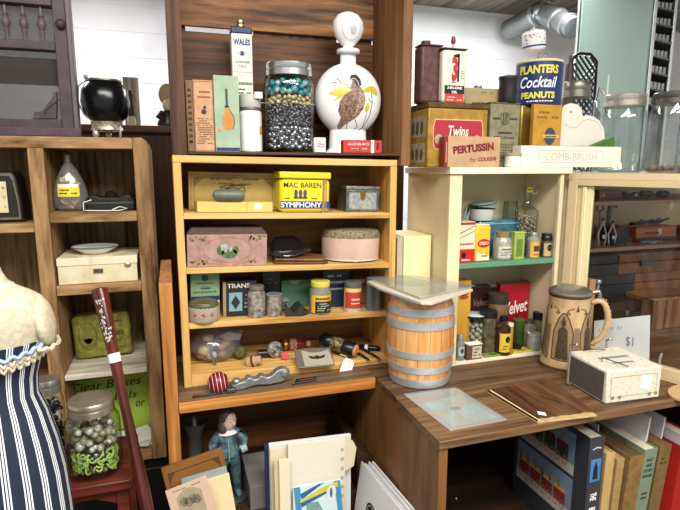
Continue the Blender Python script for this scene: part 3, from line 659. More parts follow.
# pale green box with a rubber bulb picture
t,w,h,F_=carton('bulb_syringe_box','pale green tall box printed with an orange rubber bulb','box',214.5,239.5,75.5,CZ0,1.13,.05,M('#a9bba0',.5,var=.12,scale=20,h2='#8fa58b'))
decal(t,'bulb_print',[[( w*x,h*z) for x,z in [(-.06,.60),(.04,.60),(.08,.56),(.22,.48),(.26,.38),(.2,.31),(.02,.285),(-.14,.31),(-.2,.38),(-.16,.48),(-.07,.56)]]],M('#cf8b3a',.5,var=.25),F_)
decal(t,'bulb_shade',stroke([(w*.08,h*.57),(w*.26,h*.47),(w*.29,h*.38),(w*.22,h*.30)],.0016),M('#6d4a25',.5),F_)
decal(t,'nozzle_print',[rect(-w*.045,w*.045,h*.61,h*.83),rect(-w*.09,w*.09,h*.585,h*.61)],M('#39423f',.5),F_); decal(t,'blue_stripe',[rect(-w*.47,w*.47,h*.01,h*.055)],M('#2b3a66',.5),F_)
decal(t,'flower_print',[ell(-w*.36,h*.32,w*.05,h*.02),ell(-w*.3,h*.29,w*.05,h*.02),ell(-w*.38,h*.285,w*.06,h*.015)],M('#d99a6c',.5),F_)
# white jar in front of the talc tin
c,R,h=rnd(239.5,262,111,CZ0,1.165)
t=thing('milk_glass_jar','white milk glass jar with grey lid standing in front of the talc tin','jar',(c[0],1.165,CZ0)); hl=Z(250,95,1.165)-CZ0
B().lathe([(R*.9,0),(R,.003),(R,h*.9),(R*.97,h*.97),(R*.9,h-.0005)],n=36).obj('body',M('#e6e8e6',.25,var=.03),t)
B().lathe([(R*.97,h),(R*.98,h+.003),(R*.96,h+.006)],n=36).obj('metal_ring',M('#77736c',.4,.5,var=.4),t)
B().lathe([(R*.94,h+.0065),(R*.96,h+.009),(R*.95,hl-.002),(R*.9,hl)],n=36).obj('lid',M('#b8b7ab',.45,var=.12),t)
decal(t,'orange_mark',strips(R*.75,R*1.2,h*.42,h*.62,4),M('#d79a55',.5),cylm(R+.0005),0)
# talc tin
t,w,h,F_=carton('talc_tin','tall cream and blue lavender talc tin with blue top, behind the pale green box','tin',233,253.5,33.5,CZ0,1.215,.03,M('#e9e3d2',.4,var=.08,scale=25),bev=.002)
B().box(-w/2-.0003,w/2+.0003,-.0153,.0153,h+.0003,h+.014).obj('shoulder_band',navy,t,bev=.002)
B().lathe([(.0075,h+.0143),(.010,h+.016),(.010,h+.021),(.006,h+.024),(.009,h+.0245),(.009,h+.030),(.004,h+.032)],n=22).obj('cap',M('#c9b787',.3,.8,var=.2),t)
word(t,'WALES',0,h-.018,w*.82,.013,M('#2a3f7c',.5),F_,.04); decal(t,'crest',[ell(0,h-.042,w*.09,.005)],M('#2a3f7c',.5),F_); decal(t,'crest_scroll',ring(0,h-.042,w*.2,.004,.001),M('#4a5b8c',.5),F_)
word(t,'LAVENDER',0,h-.060,w*.72,.0055,M('#4a5378',.5),F_,.01); word(t,'TALC',0,h-.069,w*.36,.0055,M('#4a5378',.5),F_,.01)
decal(t,'rule',[rect(-w*.45,w*.45,h-.082,h-.0812)],M('#9a8f6a',.5),F_); word(t,'~',w*.12,h-.105,w*.7,.010,M('#55584f',.5),F_,0,.4); fineprint(t,-w*.3,w*.4,h-.13,h-.115,ink,F_,2)
# mason jar of beads
t,R,H,h=jar('mason_jar','large glass mason jar layered with silver, pearl and teal beads in the crate',264,314,64.5,CZ0,1.19,M('#cfd0d2',.25,.9,var=.1),lidh=.125,shoulder=.86,neck=.86)
L_=t.location
beads('silver beads filling the lower half of the crate jar',L_,R*.95,.004,H*.36,210,.005,.0068,M('#d9dbde',.15,.8,var=.4,scale=60,h2='#8d9096'),21)
beads('small dark grey beads in the middle of the crate jar',L_,R*.95,H*.34,H*.62,430,.0028,.0042,M('#a9abb0',.22,.6,var=.5,scale=80,h2='#4a4c52'),22)
beads('pearl and cream beads in a band above the dark ones in the crate jar',L_,R*.95,H*.60,H*.74,150,.0035,.0052,M('#e6d6ae',.25,.1,var=.3,scale=50,h2='#b89f68'),23)
beads('teal and white beads at the top of the crate jar',L_,R*.93,H*.72,H*.95,80,.006,.0095,M('#3b8f96',.2,.1,var=.6,scale=40,h2='#d9dfdc',lo=.42,hi=.50),24)
# decanter
DYc=1.215; zc=Z(348,101,DYc); ppm=FP*ray(348,100).y/DYc  # pixels per metre
px_=lambda n:n/ppm
t=thing('milk_glass_decanter','white milk glass decanter painted with a quail, round ball stopper','decanter',(X(348,100,DYc),DYc,CZ0))
zb_=lambda y:Z(348,y,DYc)-CZ0
Rb=px_(34.5); zc=zb_(100); SYd=.62
prof=[(px_(24),0),(px_(24),.003),(px_(20),.012)]
for i in range(22):
    a=math.radians(-57+i*(57+76)/21); prof.append((Rb*cos(a),zc+Rb*1.02*sin(a)))
prof+=[(px_(8.2),zb_(64.5)),(px_(8),zb_(54.5))]
mg=M('#efefee',.12,var=.015,spec=.6)
B().lathe(prof,n=56,sy=SYd).obj('body',mg,t)
B().lathe([(px_(8),zb_(54.3)),(px_(11.5),zb_(53.5)),(px_(11.5),zb_(50)),(px_(8),zb_(49.2))],n=36).obj('lip',mg,t)
b=B(); b.lathe([(px_(6),zb_(49)),(px_(5),zb_(47)),(px_(8),zb_(44)),(px_(13.5),zb_(37)),(px_(15.6),zb_(30)),(px_(15),zb_(22)),(px_(11),zb_(15.5)),(px_(5),zb_(12.3)),(px_(.5),zb_(12))],n=44,sy=.75); b.obj('stopper',mg,t)
decal(t,'stopper_medallion',ring(0,0,px_(9.5),px_(11),.0012)+[ell(-.001,.002,px_(2),px_(5),rot=.5),ell(.004,-.004,px_(3),px_(4))],M('#c9c9c9',.25),lambda x,z:(x,-px_(15.7)*.75*math.sqrt(max(.02,1-(x*x+z*z)/px_(15.7)**2))-.0006,zb_(30)+z),1)
def dm(x,z):
    k=1-(x/Rb)**2-(z/(Rb*1.02))**2; return (x,-Rb*SYd*math.sqrt(max(.02,k))-.0009,zc+z)
def dp(pts): return [(px_(a-348),px_(100-c)) for a,c in pts]
yl=M('#d3c440',.3,var=.2,scale=60)
decal(t,'leaf_print',[dp([(323,97),(329,92),(338,91),(345,93),(339,97),(330,99)]),dp([(327,104),(332,98),(340,96),(334,101)]),dp([(332,86),(336,86),(344,89),(341,91)]),dp([(355,93),(362,89),(370,88),(374,93),(373,97),(366,94),(359,95)]),dp([(358,110),(362,103),(364,109),(361,114)])],yl,dm,2)
decal(t,'branch_print',[q for s_ in ([(332,133),(342,131),(352,132),(360,127),(365,116),(367,104),(366,96),(367,88)],[(366,104),(362,100)],[(359,127),(361,115)],[(331,82),(335,87),(344,92)],[(326,87),(331,86)]) for q in stroke(dp(s_),.0016)],M('#5a4a40',.4),dm,1)
decal(t,'quail_body_print',[dp([(346,84),(352,88),(357,94),(359,102),(357,110),(352,117),(345,122),(340,125),(336,130),(333,127),(335,119),(332,113),(333,104),(338,97),(343,91)])],M('#9a7c68',.4,var=.7,scale=260,h2='#4b342b',lo=.42,hi=.55),dm,3)
decal(t,'quail_breast_print',[dp([(352,92),(357,97),(358,105),(353,112),(348,117),(350,107),(352,100)])],M('#c4a996',.4,var=.7,scale=420,h2='#6b3f32',lo=.45,hi=.52),lambda x,z:tuple(Vector(dm(x,z))+Vector((0,-.0004,0))),2)
decal(t,'quail_head_print',[dp([(343,83),(345,79),(350,78),(354,82),(355,88),(351,90),(348,87),(347,84)])],M('#3d332e',.4),lambda x,z:tuple(Vector(dm(x,z))+Vector((0,-.0006,0))),2)
decal(t,'quail_face_stripe',stroke(dp([(343,83.5),(348,82),(351,85),(352,89)]),.0016),M('#d9cfc0',.4),lambda x,z:tuple(Vector(dm(x,z))+Vector((0,-.0010,0))),1)
decal(t,'quail_leg_print',[q for s_ in ([(342,123),(342,130)],[(349,120),(353,127),(350,130)]) for q in stroke(dp(s_),.0014)],M('#5a4a40',.4),dm,1)
# small white tin and red carton
t,w,h,F_=carton('pill_tin','tiny white pill tin with grey and pink print between bead jar and decanter','tin',314.3,326,137.5,CZ0,1.128,.012,M('#e9e7e3',.4,var=.05),bev=.002)
fineprint(t,-w*.35,w*.35,h*.35,h*.75,M('#8b8a8c',.5),F_,4); fineprint(t,-w*.1,w*.4,h*.3,h*.6,M('#c77a86',.5),F_,2,rs=8)
t,w,h,F_=carton('red_carton','small red carton with a white band at the decanter\'s foot','box',343,382,140,CZ0,1.125,.018,M('#c5372f',.4,var=.1),rz=.03)
decal(t,'white_band',[rect(w*.21,w*.29,0,h)],white,F_); decal(t,'edge_mark',[rect(w*.36,w*.42,h*.25,h*.8)],M('#5c1c18',.5),F_); word(t,'ALLENBURYS',-w*.12,h*.68,w*.55,h*.2,M('#f3d9cf',.5),F_,.02); fineprint(t,-w*.3,w*.12,h*.22,h*.42,M('#eac0b6',.5),F_,1)
o=price_tag('small white price sticker on the milk glass jar lid, beside the talc tin',(X(258.5,95,1.138),1.1385,Z(258,95,1.138)),.0165,.013)
mark=names()
# =================== PINE SHELF, TOP ROW ===================
Y1=1.165
t,w,h,F_=carton('print_box','large flat tan box with engraved border at the back of the top pine shelf','box',188,277,172.5,PZ(0,230),1.19,.03,M('#b59e56',.55,var=.22,scale=14,h2='#967c3c'))
bd=M('#6d5c34',.6)
decal(t,'border_print',stroke([(-w*.44,h*.08),(-w*.44,h*.78),(-w*.40,h*.86),(w*.42,h*.86),(w*.44,h*.78),(w*.44,h*.08)],.0012)+stroke([(-w*.47,h*.05),(-w*.47,h*.92),(w*.47,h*.92),(w*.47,h*.05)],.0006),bd,F_)
decal(t,'border_print',[[(-w*.44,h*.84),(-w*.34,h*.84),(-w*.44,h*.62)],[(w*.44,h*.84),(w*.34,h*.84),(w*.44,h*.62)]],M('#857545',.6),F_); fineprint(t,-w*.28,w*.3,h*.78,h*.86,bd,F_,1); fineprint(t,-w*.18,w*.2,h*.66,h*.74,bd,F_,1)
t2,w2,h2,F2=carton('yellow_box','long low yellow box with white sticker, in front of the engraved tan box','box',197,272.5,202,PZ(0,230),1.14,.03,M('#dcc06a',.5,var=.1,scale=14))
decal(t2,'white_sticker',[[(w2*.24,h2*.35),(w2*.34,h2*.3),(w2*.36,h2*.82),(w2*.26,h2*.88)]],tagw,F2); B(t2).box(0,0,0,0,0,0) if False else None
B().box(-w2/2-.0035,-w2/2-.0004,-.016,.016,.0,h2*.98).obj('end_flap',M('#8a6b33',.6),t2)
B().box(w2*.145,w2*.150,-.0158,-.0152,0,h2).obj('string',M('#b08a3c',.6),t2)
ty=1.17; zz=PZ(0,230)+h2+.0003
b=B(); x0,x1=X(212,195,1.155),X(244,195,1.155); r_=(Z(228,189,1.155)-Z(228,201.5,1.155))/2
mm=Matrix.Rotation(PI/2,4,'Y'); L2=x1-x0
b.lathe([(.001,-L2/2),(r_*.7,-L2/2+r_*.25),(r_,-L2/2+r_*.9),(r_,L2*.03),(r_*1.03,L2*.03),(r_*1.03,L2*.06),(r_,L2*.06),(r_,L2/2-r_*.7),(r_*.75,L2/2-r_*.15),(.001,L2/2)],n=28,M_=mm)
t=thing('grey_canister','small grey round-ended canister with a dark scroll clip, lying on the yellow box','canister',((x0+x1)/2,1.143,zz+r_*1.03))
b.obj('body',M('#6d746a',.5,.2,var=.3,scale=70),t)
b=B(); 
for s_ in ([(-.2,1.0),(-.28,1.35),(-.05,1.15),(.1,1.5),(.45,1.6),(.5,1.45)],[(-.1,1.0),(.15,1.3),(.3,1.05),(.38,1.35),(.48,1.2),(.52,.6)],[(-.2,1.45),(.2,1.72),(.55,1.72)]): b.tube([(L2*x,-.001,r_*z_) for x,z_ in s_],.0011,n=6)
b.obj('scroll_clip',M('#3a352c',.5,.4),t)
# tobacco tin
t,w,h,F_=carton('tobacco_tin','bright yellow tobacco tin with blue band on the top pine shelf','tin',279.5,330,179,PZ(0,303),1.128,.075,M('#e3d024',.35,var=.04),bev=.010)
F_=flat(-.0375-.0007)
hl=Z(300,172,1.128)-t.location.z
B().box(-w/2-.001,w/2+.001,-.0385,.0385,h+.0003,hl).obj('lid',M('#dccb2e',.32,var=.06),t,bev=.003)
bl=M('#27408c',.4,var=.04); decal(t,'blue_band',[rect(-w*.49,w*.485,h*.13,h*.34)],bl,F_)
word(t,'MAC BAREN',-w*.06,h*.82,w*.74,h*.16,M('#2b2a1a',.5),flat(-.0379),.01); word(t,'SYMPHONY',-w*.08,h*.235,w*.80,h*.16,white,flat(-.0388),.02)
decal(t,'seam_stripe',[rect(w*.335,w*.385,0,h*.99),rect(w*.40,w*.42,0,h*.99)],M('#9b7d4a',.5),flat(-.0384))
for s_ in (-.19,-.1,-.01): decal(t,'crest_print',[ell(w*s_,h*.58,w*.035,h*.11),ell(w*s_,h*.45,w*.05,h*.04)],M('#4c4a6d',.5),F_)
word(t,'~',-w*.36,h*.43,w*.10,h*.05,ink,F_); word(t,'~',w*.17,h*.43,w*.14,h*.05,ink,F_)
# silver jewel casket
t,w,h,F_=carton('jewel_casket','small embossed silver metal casket at the right of the top pine shelf','casket',346,378.5,190,PZ(0,360),1.15,.07,M('#8d8d86',.3,.6,var=.5,scale=60,h2='#4d5357',bump=.5),rz=.0)
hl=h+.009; B().box(-w/2-.0015,w/2+.0015,-.0365,.0365,h+.0003,hl).obj('lid',M('#aaa696',.3,.7,var=.6,scale=200,h2='#55524a',bump=.6),t,bev=.002)
B().box(-w/2-.001,w/2+.001,-.036,.036,-.0,.003).obj('base_moulding',M('#77705f',.35,.6,var=.4),t) if False else None
decal(t,'enamel_panel',[rect(-w*.42,w*.42,h*.12,h*.88)],M('#7f8f9d',.3,.3,var=.6,scale=120,h2='#b8b29e',lo=.4,hi=.6),F_); decal(t,'clasp',[[(-w*.1,h*.95),(w*.1,h*.95),(w*.06,h*.6),(0,h*.5),(-w*.06,h*.6)]],M('#8a6a3c',.35,.7),flat(-.0362))
settle(mark,0.026)
mark=names()
# =================== SECOND ROW ===================
t,w,h,F_=carton('pink_tin','long pink tin printed with green landscape medallion on the second pine shelf','tin',186.5,266.5,234.5,PZ(1,227),1.13,.085,M('#b9918a',.4,var=.3,scale=45,h2='#98776c',bump=.2))
b=B(); hl=Z(225,227.5,1.14)-t.location.z; b.hexa([(-w/2-.001,-.0435,h+.0003),(w/2+.001,-.0435,h+.0003),(w/2+.001,.0435,h+.0003),(-w/2-.001,.0435,h+.0003),(-w/2+.010,-.032,hl),(w/2-.010,-.032,hl),(w/2-.010,.032,hl),(-w/2+.010,.032,hl)]); b.obj('lid',M('#54443c',.4,var=.3,scale=40),t,bev=.0015)
fp=flat(-.0431); g1=M('#5d7c45',.5,var=.4,scale=150,h2='#35522e'); 
decal(t,'medallion_print',ring(w*.0,h*.52,w*.31,h*.40,.0008),M('#8b6a52',.5),fp); decal(t,'landscape_print',[ell(w*.02,h*.40,w*.10,h*.15),ell(-w*.09,h*.5,w*.05,h*.14),ell(w*.1,h*.52,w*.035,h*.12)],g1,fp)
decal(t,'figures_print',[ell(-w*.03,h*.58,w*.025,h*.14),ell(w*.03,h*.56,w*.02,h*.1),ell(-w*.07,h*.6,w*.02,h*.1)],M('#6b7488',.5,var=.6,scale=200,h2='#c9c3b6'),flat(-.0434))
R2=random.Random(5); decal(t,'flower_print',[ell(sx*w*R2.uniform(.26,.47),h*(R2.choice([.12,.88])+R2.uniform(-.07,.07)),w*.013,h*.035,8,R2.random()*3) for sx in (-1,1) for _ in range(22)],M('#6c7138',.5),fp)
decal(t,'scroll_print',[q for sx in (-1,1) for q in stroke([(sx*w*.46,h*.55),(sx*w*.40,h*.68),(sx*w*.34,h*.55),(sx*w*.37,h*.3),(sx*w*.28,h*.12),(sx*w*.12,h*.08)],.0007)],M('#9a7a4a',.5),fp)
zb=PZ(1,300)
t=thing('leather_wallet','flat tan brown leather wallet lying under the black purse','wallet',(X(300,256,1.16),1.165,zb),rz=-.12)
w=.125; B().slab([(-w/2,-.035),(w/2-.01,-.04),(w/2,-.03),(w/2-.004,.035),(-w/2,.04)],0,.006).obj('back_flap',M('#6b3f22',.45,var=.25),t,bev=.002)
B().slab([(-w/2+.002,-.032),(w/2-.014,-.038),(w/2-.004,-.028),(w/2-.008,.033),(-w/2+.002,.037)],.0063,.013).obj('front_flap',M('#8a5a33',.4,var=.3,scale=30,h2='#5f381d'),t,bev=.003)
t=thing('black_purse','soft black leather purse resting on the tan wallet','purse',(X(290,247,1.165),1.172,zb+.0255),rz=.1,rx=.36)
b=B(); b.slab([(-.052,-.02),(-.03,-.034),(0,-.036),(.052,-.006),(.02,.036),(-.035,.036)],0,.016); 
for v in b.bm.verts:
    if v.co.z>.01: v.co.z=.010+.026*max(0,1-abs(v.co.x+.004)/.06)*(.4+.6*(v.co.y+.036)/.072); v.co.x*=.86; v.co.y*=.86
b.obj('body',M('#141416',.3,var=.2,spec=.6),t,bev=.003)
B().tube([(-.048,-.018,.004),(-.02,-.034,.006),(.0,-.035,.007),(.05,-.006,.005)],.0013,n=6).obj('zip',M('#6d6d70',.3,.8),t)
c,R,h=rnd(320,379,237,PZ(1,350),1.19)
t=thing('round_powder_box','round pale pink box with a beige lace-covered lid on the second pine shelf','box',(c[0],1.185,PZ(1,350)+.003))
B().lathe([(R*.96,0),(R*.97,.003),(R,h)],n=56,sy=.85).obj('side',M('#d3b8a6',.5,var=.14,scale=20,h2='#c4a493'),t)
hl=Z(350,228,1.19)-c[2]; B().lathe([(R*1.005,h+.0003),(R*.99,h+(hl-h)*.55),(R*.9,hl*.96),(R*.5,hl),(.001,hl)],n=56,sy=.85,cap1=False).obj('lace_lid',M('#8f8266',.6,var=.8,scale=260,h2='#3c3428',bump=.8,lo=.42,hi=.52),t)
B().lathe([(R*.985,-.0+.0005),(R*.99,.004)],n=56,sy=.86,cap=False).obj('bottom_edge',M('#e5d8cc',.5),t)
o=price_tag('tiny white price sticker at the foot of the round pink box',(X(355.5,261,1.128),1.127,Z(355,260,1.127)),.011,.010)
settle(mark,0.03)
mark=names()
# =================== THIRD ROW ===================
def cz3(px): return PZ(2,px)
t,w,h,F_=carton('green_white_box','green and cream medicine box with a navy stripe, behind the checkered round tin','box',190,219,272.5,cz3(204),1.16,.04,M('#79946e',.5,var=.1))
decal(t,'cream_part',[rect(-w*.49,w*.49,0,h*.38)],M('#d9c79a',.5,var=.06),F_); decal(t,'navy_stripe',[rect(-w*.49,w*.49,h*.385,h*.48)],navy,F_); decal(t,'emblem',[ell(0,h*.88,w*.12,h*.07)],M('#2c4a36',.5),F_)
word(t,'~',0,h*.66,w*.36,h*.07,M('#2c4a36',.5),F_,.02); fineprint(t,-w*.42,w*.42,h*.53,h*.61,M('#3a5a44',.5),F_,1,dens=1); decal(t,'rule',[rect(-w*.3,w*.3,h*.76,h*.775)],M('#2c4a36',.5),F_)
word(t,'~',-w*.2,h*.31,w*.45,h*.05,M('#a5532e',.5),F_,.01)
c,R,h=rnd(188,219,305,cz3(204),1.148)
t=thing('checkered_tin','small round tin with red and black checkered side, front left of third pine shelf','tin',(c[0],1.142,cz3(204)+.001))
def chk(nt,v,N,L):
    sp=N('ShaderNodeSeparateXYZ'); L(v,sp.inputs[0]); a=math_(nt,'ARCTAN2',sp.outputs[1],sp.outputs[0])
    cb=N('ShaderNodeCombineXYZ'); L(math_(nt,'MULTIPLY',a,8),cb.inputs[0]); L(math_(nt,'MULTIPLY',sp.outputs[2],300),cb.inputs[1])
    k=N('ShaderNodeTexChecker'); L(cb.outputs[0],k.inputs['Vector']); k.inputs['Scale'].default_value=1; k.inputs[1].default_value=lin('#e8e0cc'); k.inputs[2].default_value=lin('#1d1d1b'); return k.outputs[0]
B().lathe([(R*.93,0),(R,.004),(R*1.0,h*.96),(R*.96,h)],n=48).obj('side',graph(chk,.4,0,'chk'),t)
hl=Z(204,298,1.148)-c[2]
B().lathe([(R*.99,h+.0003),(R*1.0,h+.003),(R*.9,h+(hl-h)*.6),(R*.4,hl*.98),(.001,hl)],n=48,cap1=False).obj('lid',M('#6b6a48',.4,.2,var=.4,scale=60),t)
decal(t,'red_flowers',[ell(x,h*.55,.004,.0042,12) for x in (-.022,-.002,.016)],M('#b9472f',.5),cylm(R+.0006),0)
t,w,h,F_=carton('transfer_box','small black box with white heading and blue diamond picture, third pine shelf','box',226,256,281,cz3(236),1.155,.05,M('#1e2026',.5,var=.1),rz=0)
B().box(-w/2-.0075,-w/2-.0004,-.024,.025,0,h*.97).obj('worn_end',M('#9d8562',.6,var=.2),t,bev=.0005)
word(t,'TRANS',-w*.1,h*.87,w*.75,h*.13,M('#d9cdb8',.5),F_,.02); decal(t,'picture',[rect(-w*.42,w*.02,h*.15,h*.68)],M('#7ea0a8',.5),F_); decal(t,'diamond',[[(-w*.2,h*.2),(-w*.05,h*.4),(-w*.2,h*.6),(-w*.35,h*.4)]],M('#1c2a33',.5),flat(-.0260)); fineprint(t,w*.08,w*.45,h*.2,h*.65,M('#8f93a5',.5),F_,4)
def smalljar(name,label,x1,x2,yt,zb,Yc,body,lid,lidf=.14,cat='jar',neck=.9,group=None,bodyname='body',rz=0,n=30):
    c,R,h=rnd(x1,x2,yt,zb,Yc); t=thing(name,label,cat,(c[0],Yc,zb),group=group); H=h*(1-lidf)
    B().lathe([(R*.9,0),(R,.002),(R,H*.86),(R*neck*1.02,H*.97),(R*neck,H)],n=n,cap1=not str(bodyname).startswith('glass')).obj(bodyname,body,t)
    if lid: B().lathe([(R*neck*1.04,H+.0003),(R*neck*1.06,H+.0015),(R*neck*1.06,h-.001),(R*neck,h)],n=n).obj('lid',lid,t)
    return t,R,H,h
frost=M('#5f564c',.2,.1,var=.5,scale=90,h2='#a0968a',spec=.9,lo=.4,hi=.6)
t,R,H,h=smalljar('cut_glass_jar','taller cut glass jar with a copper band in front of the black box',247,265,285,cz3(256),1.148,frost,M('#a8a193',.3,.6,var=.3),.13,neck=.82)
B().lathe([(R*.85,H*.975),(R*.87,H*.99),(R*.85,H-.0001)],n=28,cap=False).obj('copper_band',M('#a5623c',.3,.7),t)
t,R,H,h=smalljar('ribbed_glass','shorter ribbed glass tumbler right of the taller cut glass jar',265.5,282,293.5,cz3(274),1.148,frost,M('#aaa59b',.2,.4,var=.3),.06,neck=.97,n=14)
t,w,h,F_=carton('black_tin','small upright black tin with worn gold lettering behind the ribbed glass','tin',262,280,270,cz3(270),1.215,.03,M('#14130f',.4,var=.2)); fineprint(t,-w*.3,w*.35,h*.6,h*.8,M('#6b5f3c',.5),F_,2)
t,w,h,F_=carton('green_flat_box','long green cardboard box behind the small jars on the third pine shelf','box',281,343,279.5,cz3(312),1.21,.05,M('#5a8468',.55,var=.15,scale=20,h2='#466b53')); decal(t,'torn_patch',[[(-w*.38,h),(-w*.2,h),(-w*.26,h*.85),(-w*.33,h*.85)]],M('#a89a78',.6),F_); fineprint(t,-w*.1,w*.3,h*.1,h*.4,M('#2b4636',.5),F_,3)
# bits of foil and dark cloth
b=B(); b.slab([(-.028,-.02),(.01,-.026),(.03,-.012),(.024,.02),(-.02,.022)],0,.004)
bmesh.ops.triangulate(b.bm,faces=b.bm.faces); bmesh.ops.subdivide_edges(b.bm,edges=b.bm.edges,cuts=3,use_grid_fill=True)
Rn=random.Random(2)
for v in b.bm.verts:
    if v.co.z>.003: v.co.z+=.012+.010*sin(v.co.x*180)+Rn.uniform(0,.003)
solo(b,'dark_pouch',M('#33332e',.5,var=.4,scale=60),'crumpled dark grey pouch hanging near the shelf edge beside yellow-lidded jar','pouch',(X(296,305,1.14),1.148,cz3(296)+.0002),ang=60)
b=B(); Rn=random.Random(3)
b.lathe([(.010,0),(.013,.006),(.009,.018),(.012,.024),(.004,.03)],n=9)
solo(b,'glass_stopper',M('#a7aaa8',.1,.2,var=.5,scale=90,h2='#5c605f',spec=.9),'small faceted clear glass stopper between ribbed glass and green box','stopper',(X(286,297,1.165),1.185,cz3(287)),ang=10)
# yellow-lidded jar
t,R,H,h=smalljar('yellow_lid_jar','small glass jar with yellow lid and yellow and black label','' or 309,330.5,280.5,cz3(320),1.148,M('#8f8b7e',.15,.1,var=.3,spec=.8),M('#d8cf5a',.35,var=.1),.17,neck=.84)  if False else smalljar('yellow_lid_jar','small glass jar with yellow lid and yellow and black label',309,330.5,280.5,cz3(320),1.148,M('#8f8b7e',.15,.1,var=.3,spec=.8),M('#d8cf5a',.35,var=.1),.17,neck=.84)
mp_=cylm(R+.0005); decal(t,'label',strips(-R*1.2,R*1.2,H*.06,H*.72,12),M('#2a2a28',.5),mp_); decal(t,'label_band',strips(-R*1.2,R*1.2,H*.5,H*.72,12),M('#e3b93b',.5),cylm(R+.0008)); word(t,'~',0,H*.61,R*1.7,H*.15,M('#51251a',.5),cylm(R+.0011),.02)
decal(t,'yellow_side',strips(-R*1.2,-R*.75,H*.06,H*.5,4),M('#e3b93b',.5),cylm(R+.0008)); fineprint(t,-R*.6,R*1.0,H*.12,H*.45,M('#b9b4a0',.5),cylm(R+.0009),4)
t,w,h,F_=carton('navy_box','small navy blue box with faded script behind the yellow-lidded jar','box',322.5,349,270,cz3(335)+0,1.185,.022,M('#1d2840',.5,var=.15)); fineprint(t,-w*.35,w*.2,h*.78,h*.9,M('#a9a593',.5),F_,1); word(t,'~',0,h*.68,w*.6,h*.1,M('#8f9a9c',.5),F_,0,.3); word(t,'~',0,h*.5,w*.5,h*.08,M('#a9a593',.5),F_,.02)
t,R,H,h=smalljar('polish_can','small red and cream can with grey lid beside the yellow-lidded jar',343.5,361,281,cz3(352),1.148,M('#d9b878',.35,var=.1),M('#7f8076',.4,.5,var=.2),.2,neck=.96)
decal(t,'red_label',strips(-R*1.3,R*1.3,H*.16,H*.84,12),M('#b9402c',.4,var=.1),cylm(R+.0005)); decal(t,'silver_band',strips(-R*1.3,R*1.3,H*.0,H*.14,12),M('#b9b4aa',.4),cylm(R+.0006)); word(t,'~',0,H*.55,R*1.1,H*.14,M('#efd9b4',.5),cylm(R+.0009),.02,.3); word(t,'~',0,H*.38,R*1.2,H*.09,M('#efd9b4',.5),cylm(R+.0009),.02)
t,w,h,F_=carton('tan_striped_box','tan box with dark lines behind the corrugated grey tube','box',355,376,279,cz3(366),1.20,.04,M('#b08a5c',.6,var=.1)); decal(t,'line_print',[rect(-w*.1,w*.35,h*(.2+.14*i),h*(.22+.14*i)) for i in range(5)],M('#6b4a2c',.6),F_)
c,R,h=rnd(366,382,280,cz3(374),1.16)
b=B(); n=28; b.lathe([(R,0),(R,h)],n=n*2)
for i,v in enumerate(b.bm.verts):
    if i%2: v.co.x*=.93; v.co.y*=.93
t=thing('grey_ribbed_can','grey ribbed metal can at the right end of the third pine shelf','can',(X(374,300,1.145),1.148,cz3(374)))
b.obj('side',M('#7f8789',.35,.6,var=.2),t,ang=20); B().lathe([(R*1.03,h+.0002),(R*1.03,h+.008),(R*.9,h+.010)],n=32).obj('lid',M('#8f9798',.35,.6,var=.2),t)
settle(mark,0.026)
mark=names()
# =================== BOTTOM OF THE PINE BOOKCASE ===================
def bz(px): return PZ(3,px)
def bon(px,py): z=bz(px); q=on(px,py,z); return q.x,q.y,z
x,y,z=bon(217,369); 
t=thing('zip_bag','clear zip bag with grey seal full of corks and shells, bottom pine shelf','bag',(x+.002,y+.058,z),rz=.1)
b=B(); b.sph((0,0,.036),(.052,.040,.036),n=22)
Rn=random.Random(8)
for v in b.bm.verts: v.co*=1.08+Rn.uniform(-.05,.06); v.co.z=max(.0,v.co.z)
b.obj('plastic_film',plastic,t)
b=B(); P=[(-.008,-.038,.004),(-.018,-.034,.03),(-.012,-.03,.055),(.004,-.03,.072),(.025,-.03,.078),(.055,-.03,.07)]; b.tube(P,[.003,.0035,.004,.004,.0035,.0025],n=6); b.obj('zip_seal',M('#56636b',.3,var=.2),t)
b=B(); b.prism([(.0,.068),(.02,.080),(.058,.074),(.050,.052),(.02,.056)],-.03,-.028); b.obj('bag_flap',plastic,t)
items=[((-.026,-.012,.030),(.016,.012,.012),'#d6c28a'),((-.018,.0,.056),(.013,.01,.009),'#e6e2da'),((-.01,-.015,.018),(.012,.01,.010),'#cfcbc2'),((.014,-.008,.016),(.011,.011,.010),'#7b7669'),((-.034,0,.014),(.010,.01,.009),'#8a857a')]
for i,(c,r,h_) in enumerate(items):
    o=B().sph(c,r,n=14).obj('shell',M(h_,.35,var=.35,scale=80),None); o.location=t.location; props(o,['yellowish round shell inside the zip bag','white shell at the top of the zip bag','pale shell at the bottom front of the zip bag','grey shell at the right inside the zip bag','small grey shell at the far left inside the zip bag'][i],'shell','shells in the zip bag')
b=B(); m=Matrix.Translation((.022,-.006,.044))@Matrix.Rotation(.6,4,'Y')@Matrix.Rotation(.3,4,'X'); b.lathe([(.008,-.018),(.0095,.018)],n=18,M_=m)
o=b.obj('cork',M('#c49f6a',.7,var=.3,scale=120),None); o.location=t.location; props(o,'tan cork standing slantwise inside the zip bag','cork')
x,y,z=bon(241,361); R=.0165
b=B(); b.ico((0,0,R),R,4)
Rn=random.Random(1)
for v in b.bm.verts: v.co.x*=1+Rn.uniform(-.04,.04); v.co.y*=1+Rn.uniform(-.04,.04)
solo(b,'mossy_ball',M('#6e6c38',.8,var=.5,scale=120,h2='#33351b',bump=.8),'small mossy green ball beside the zip bag','ball',(x,y+R,z))
x,y,z=bon(254,368)
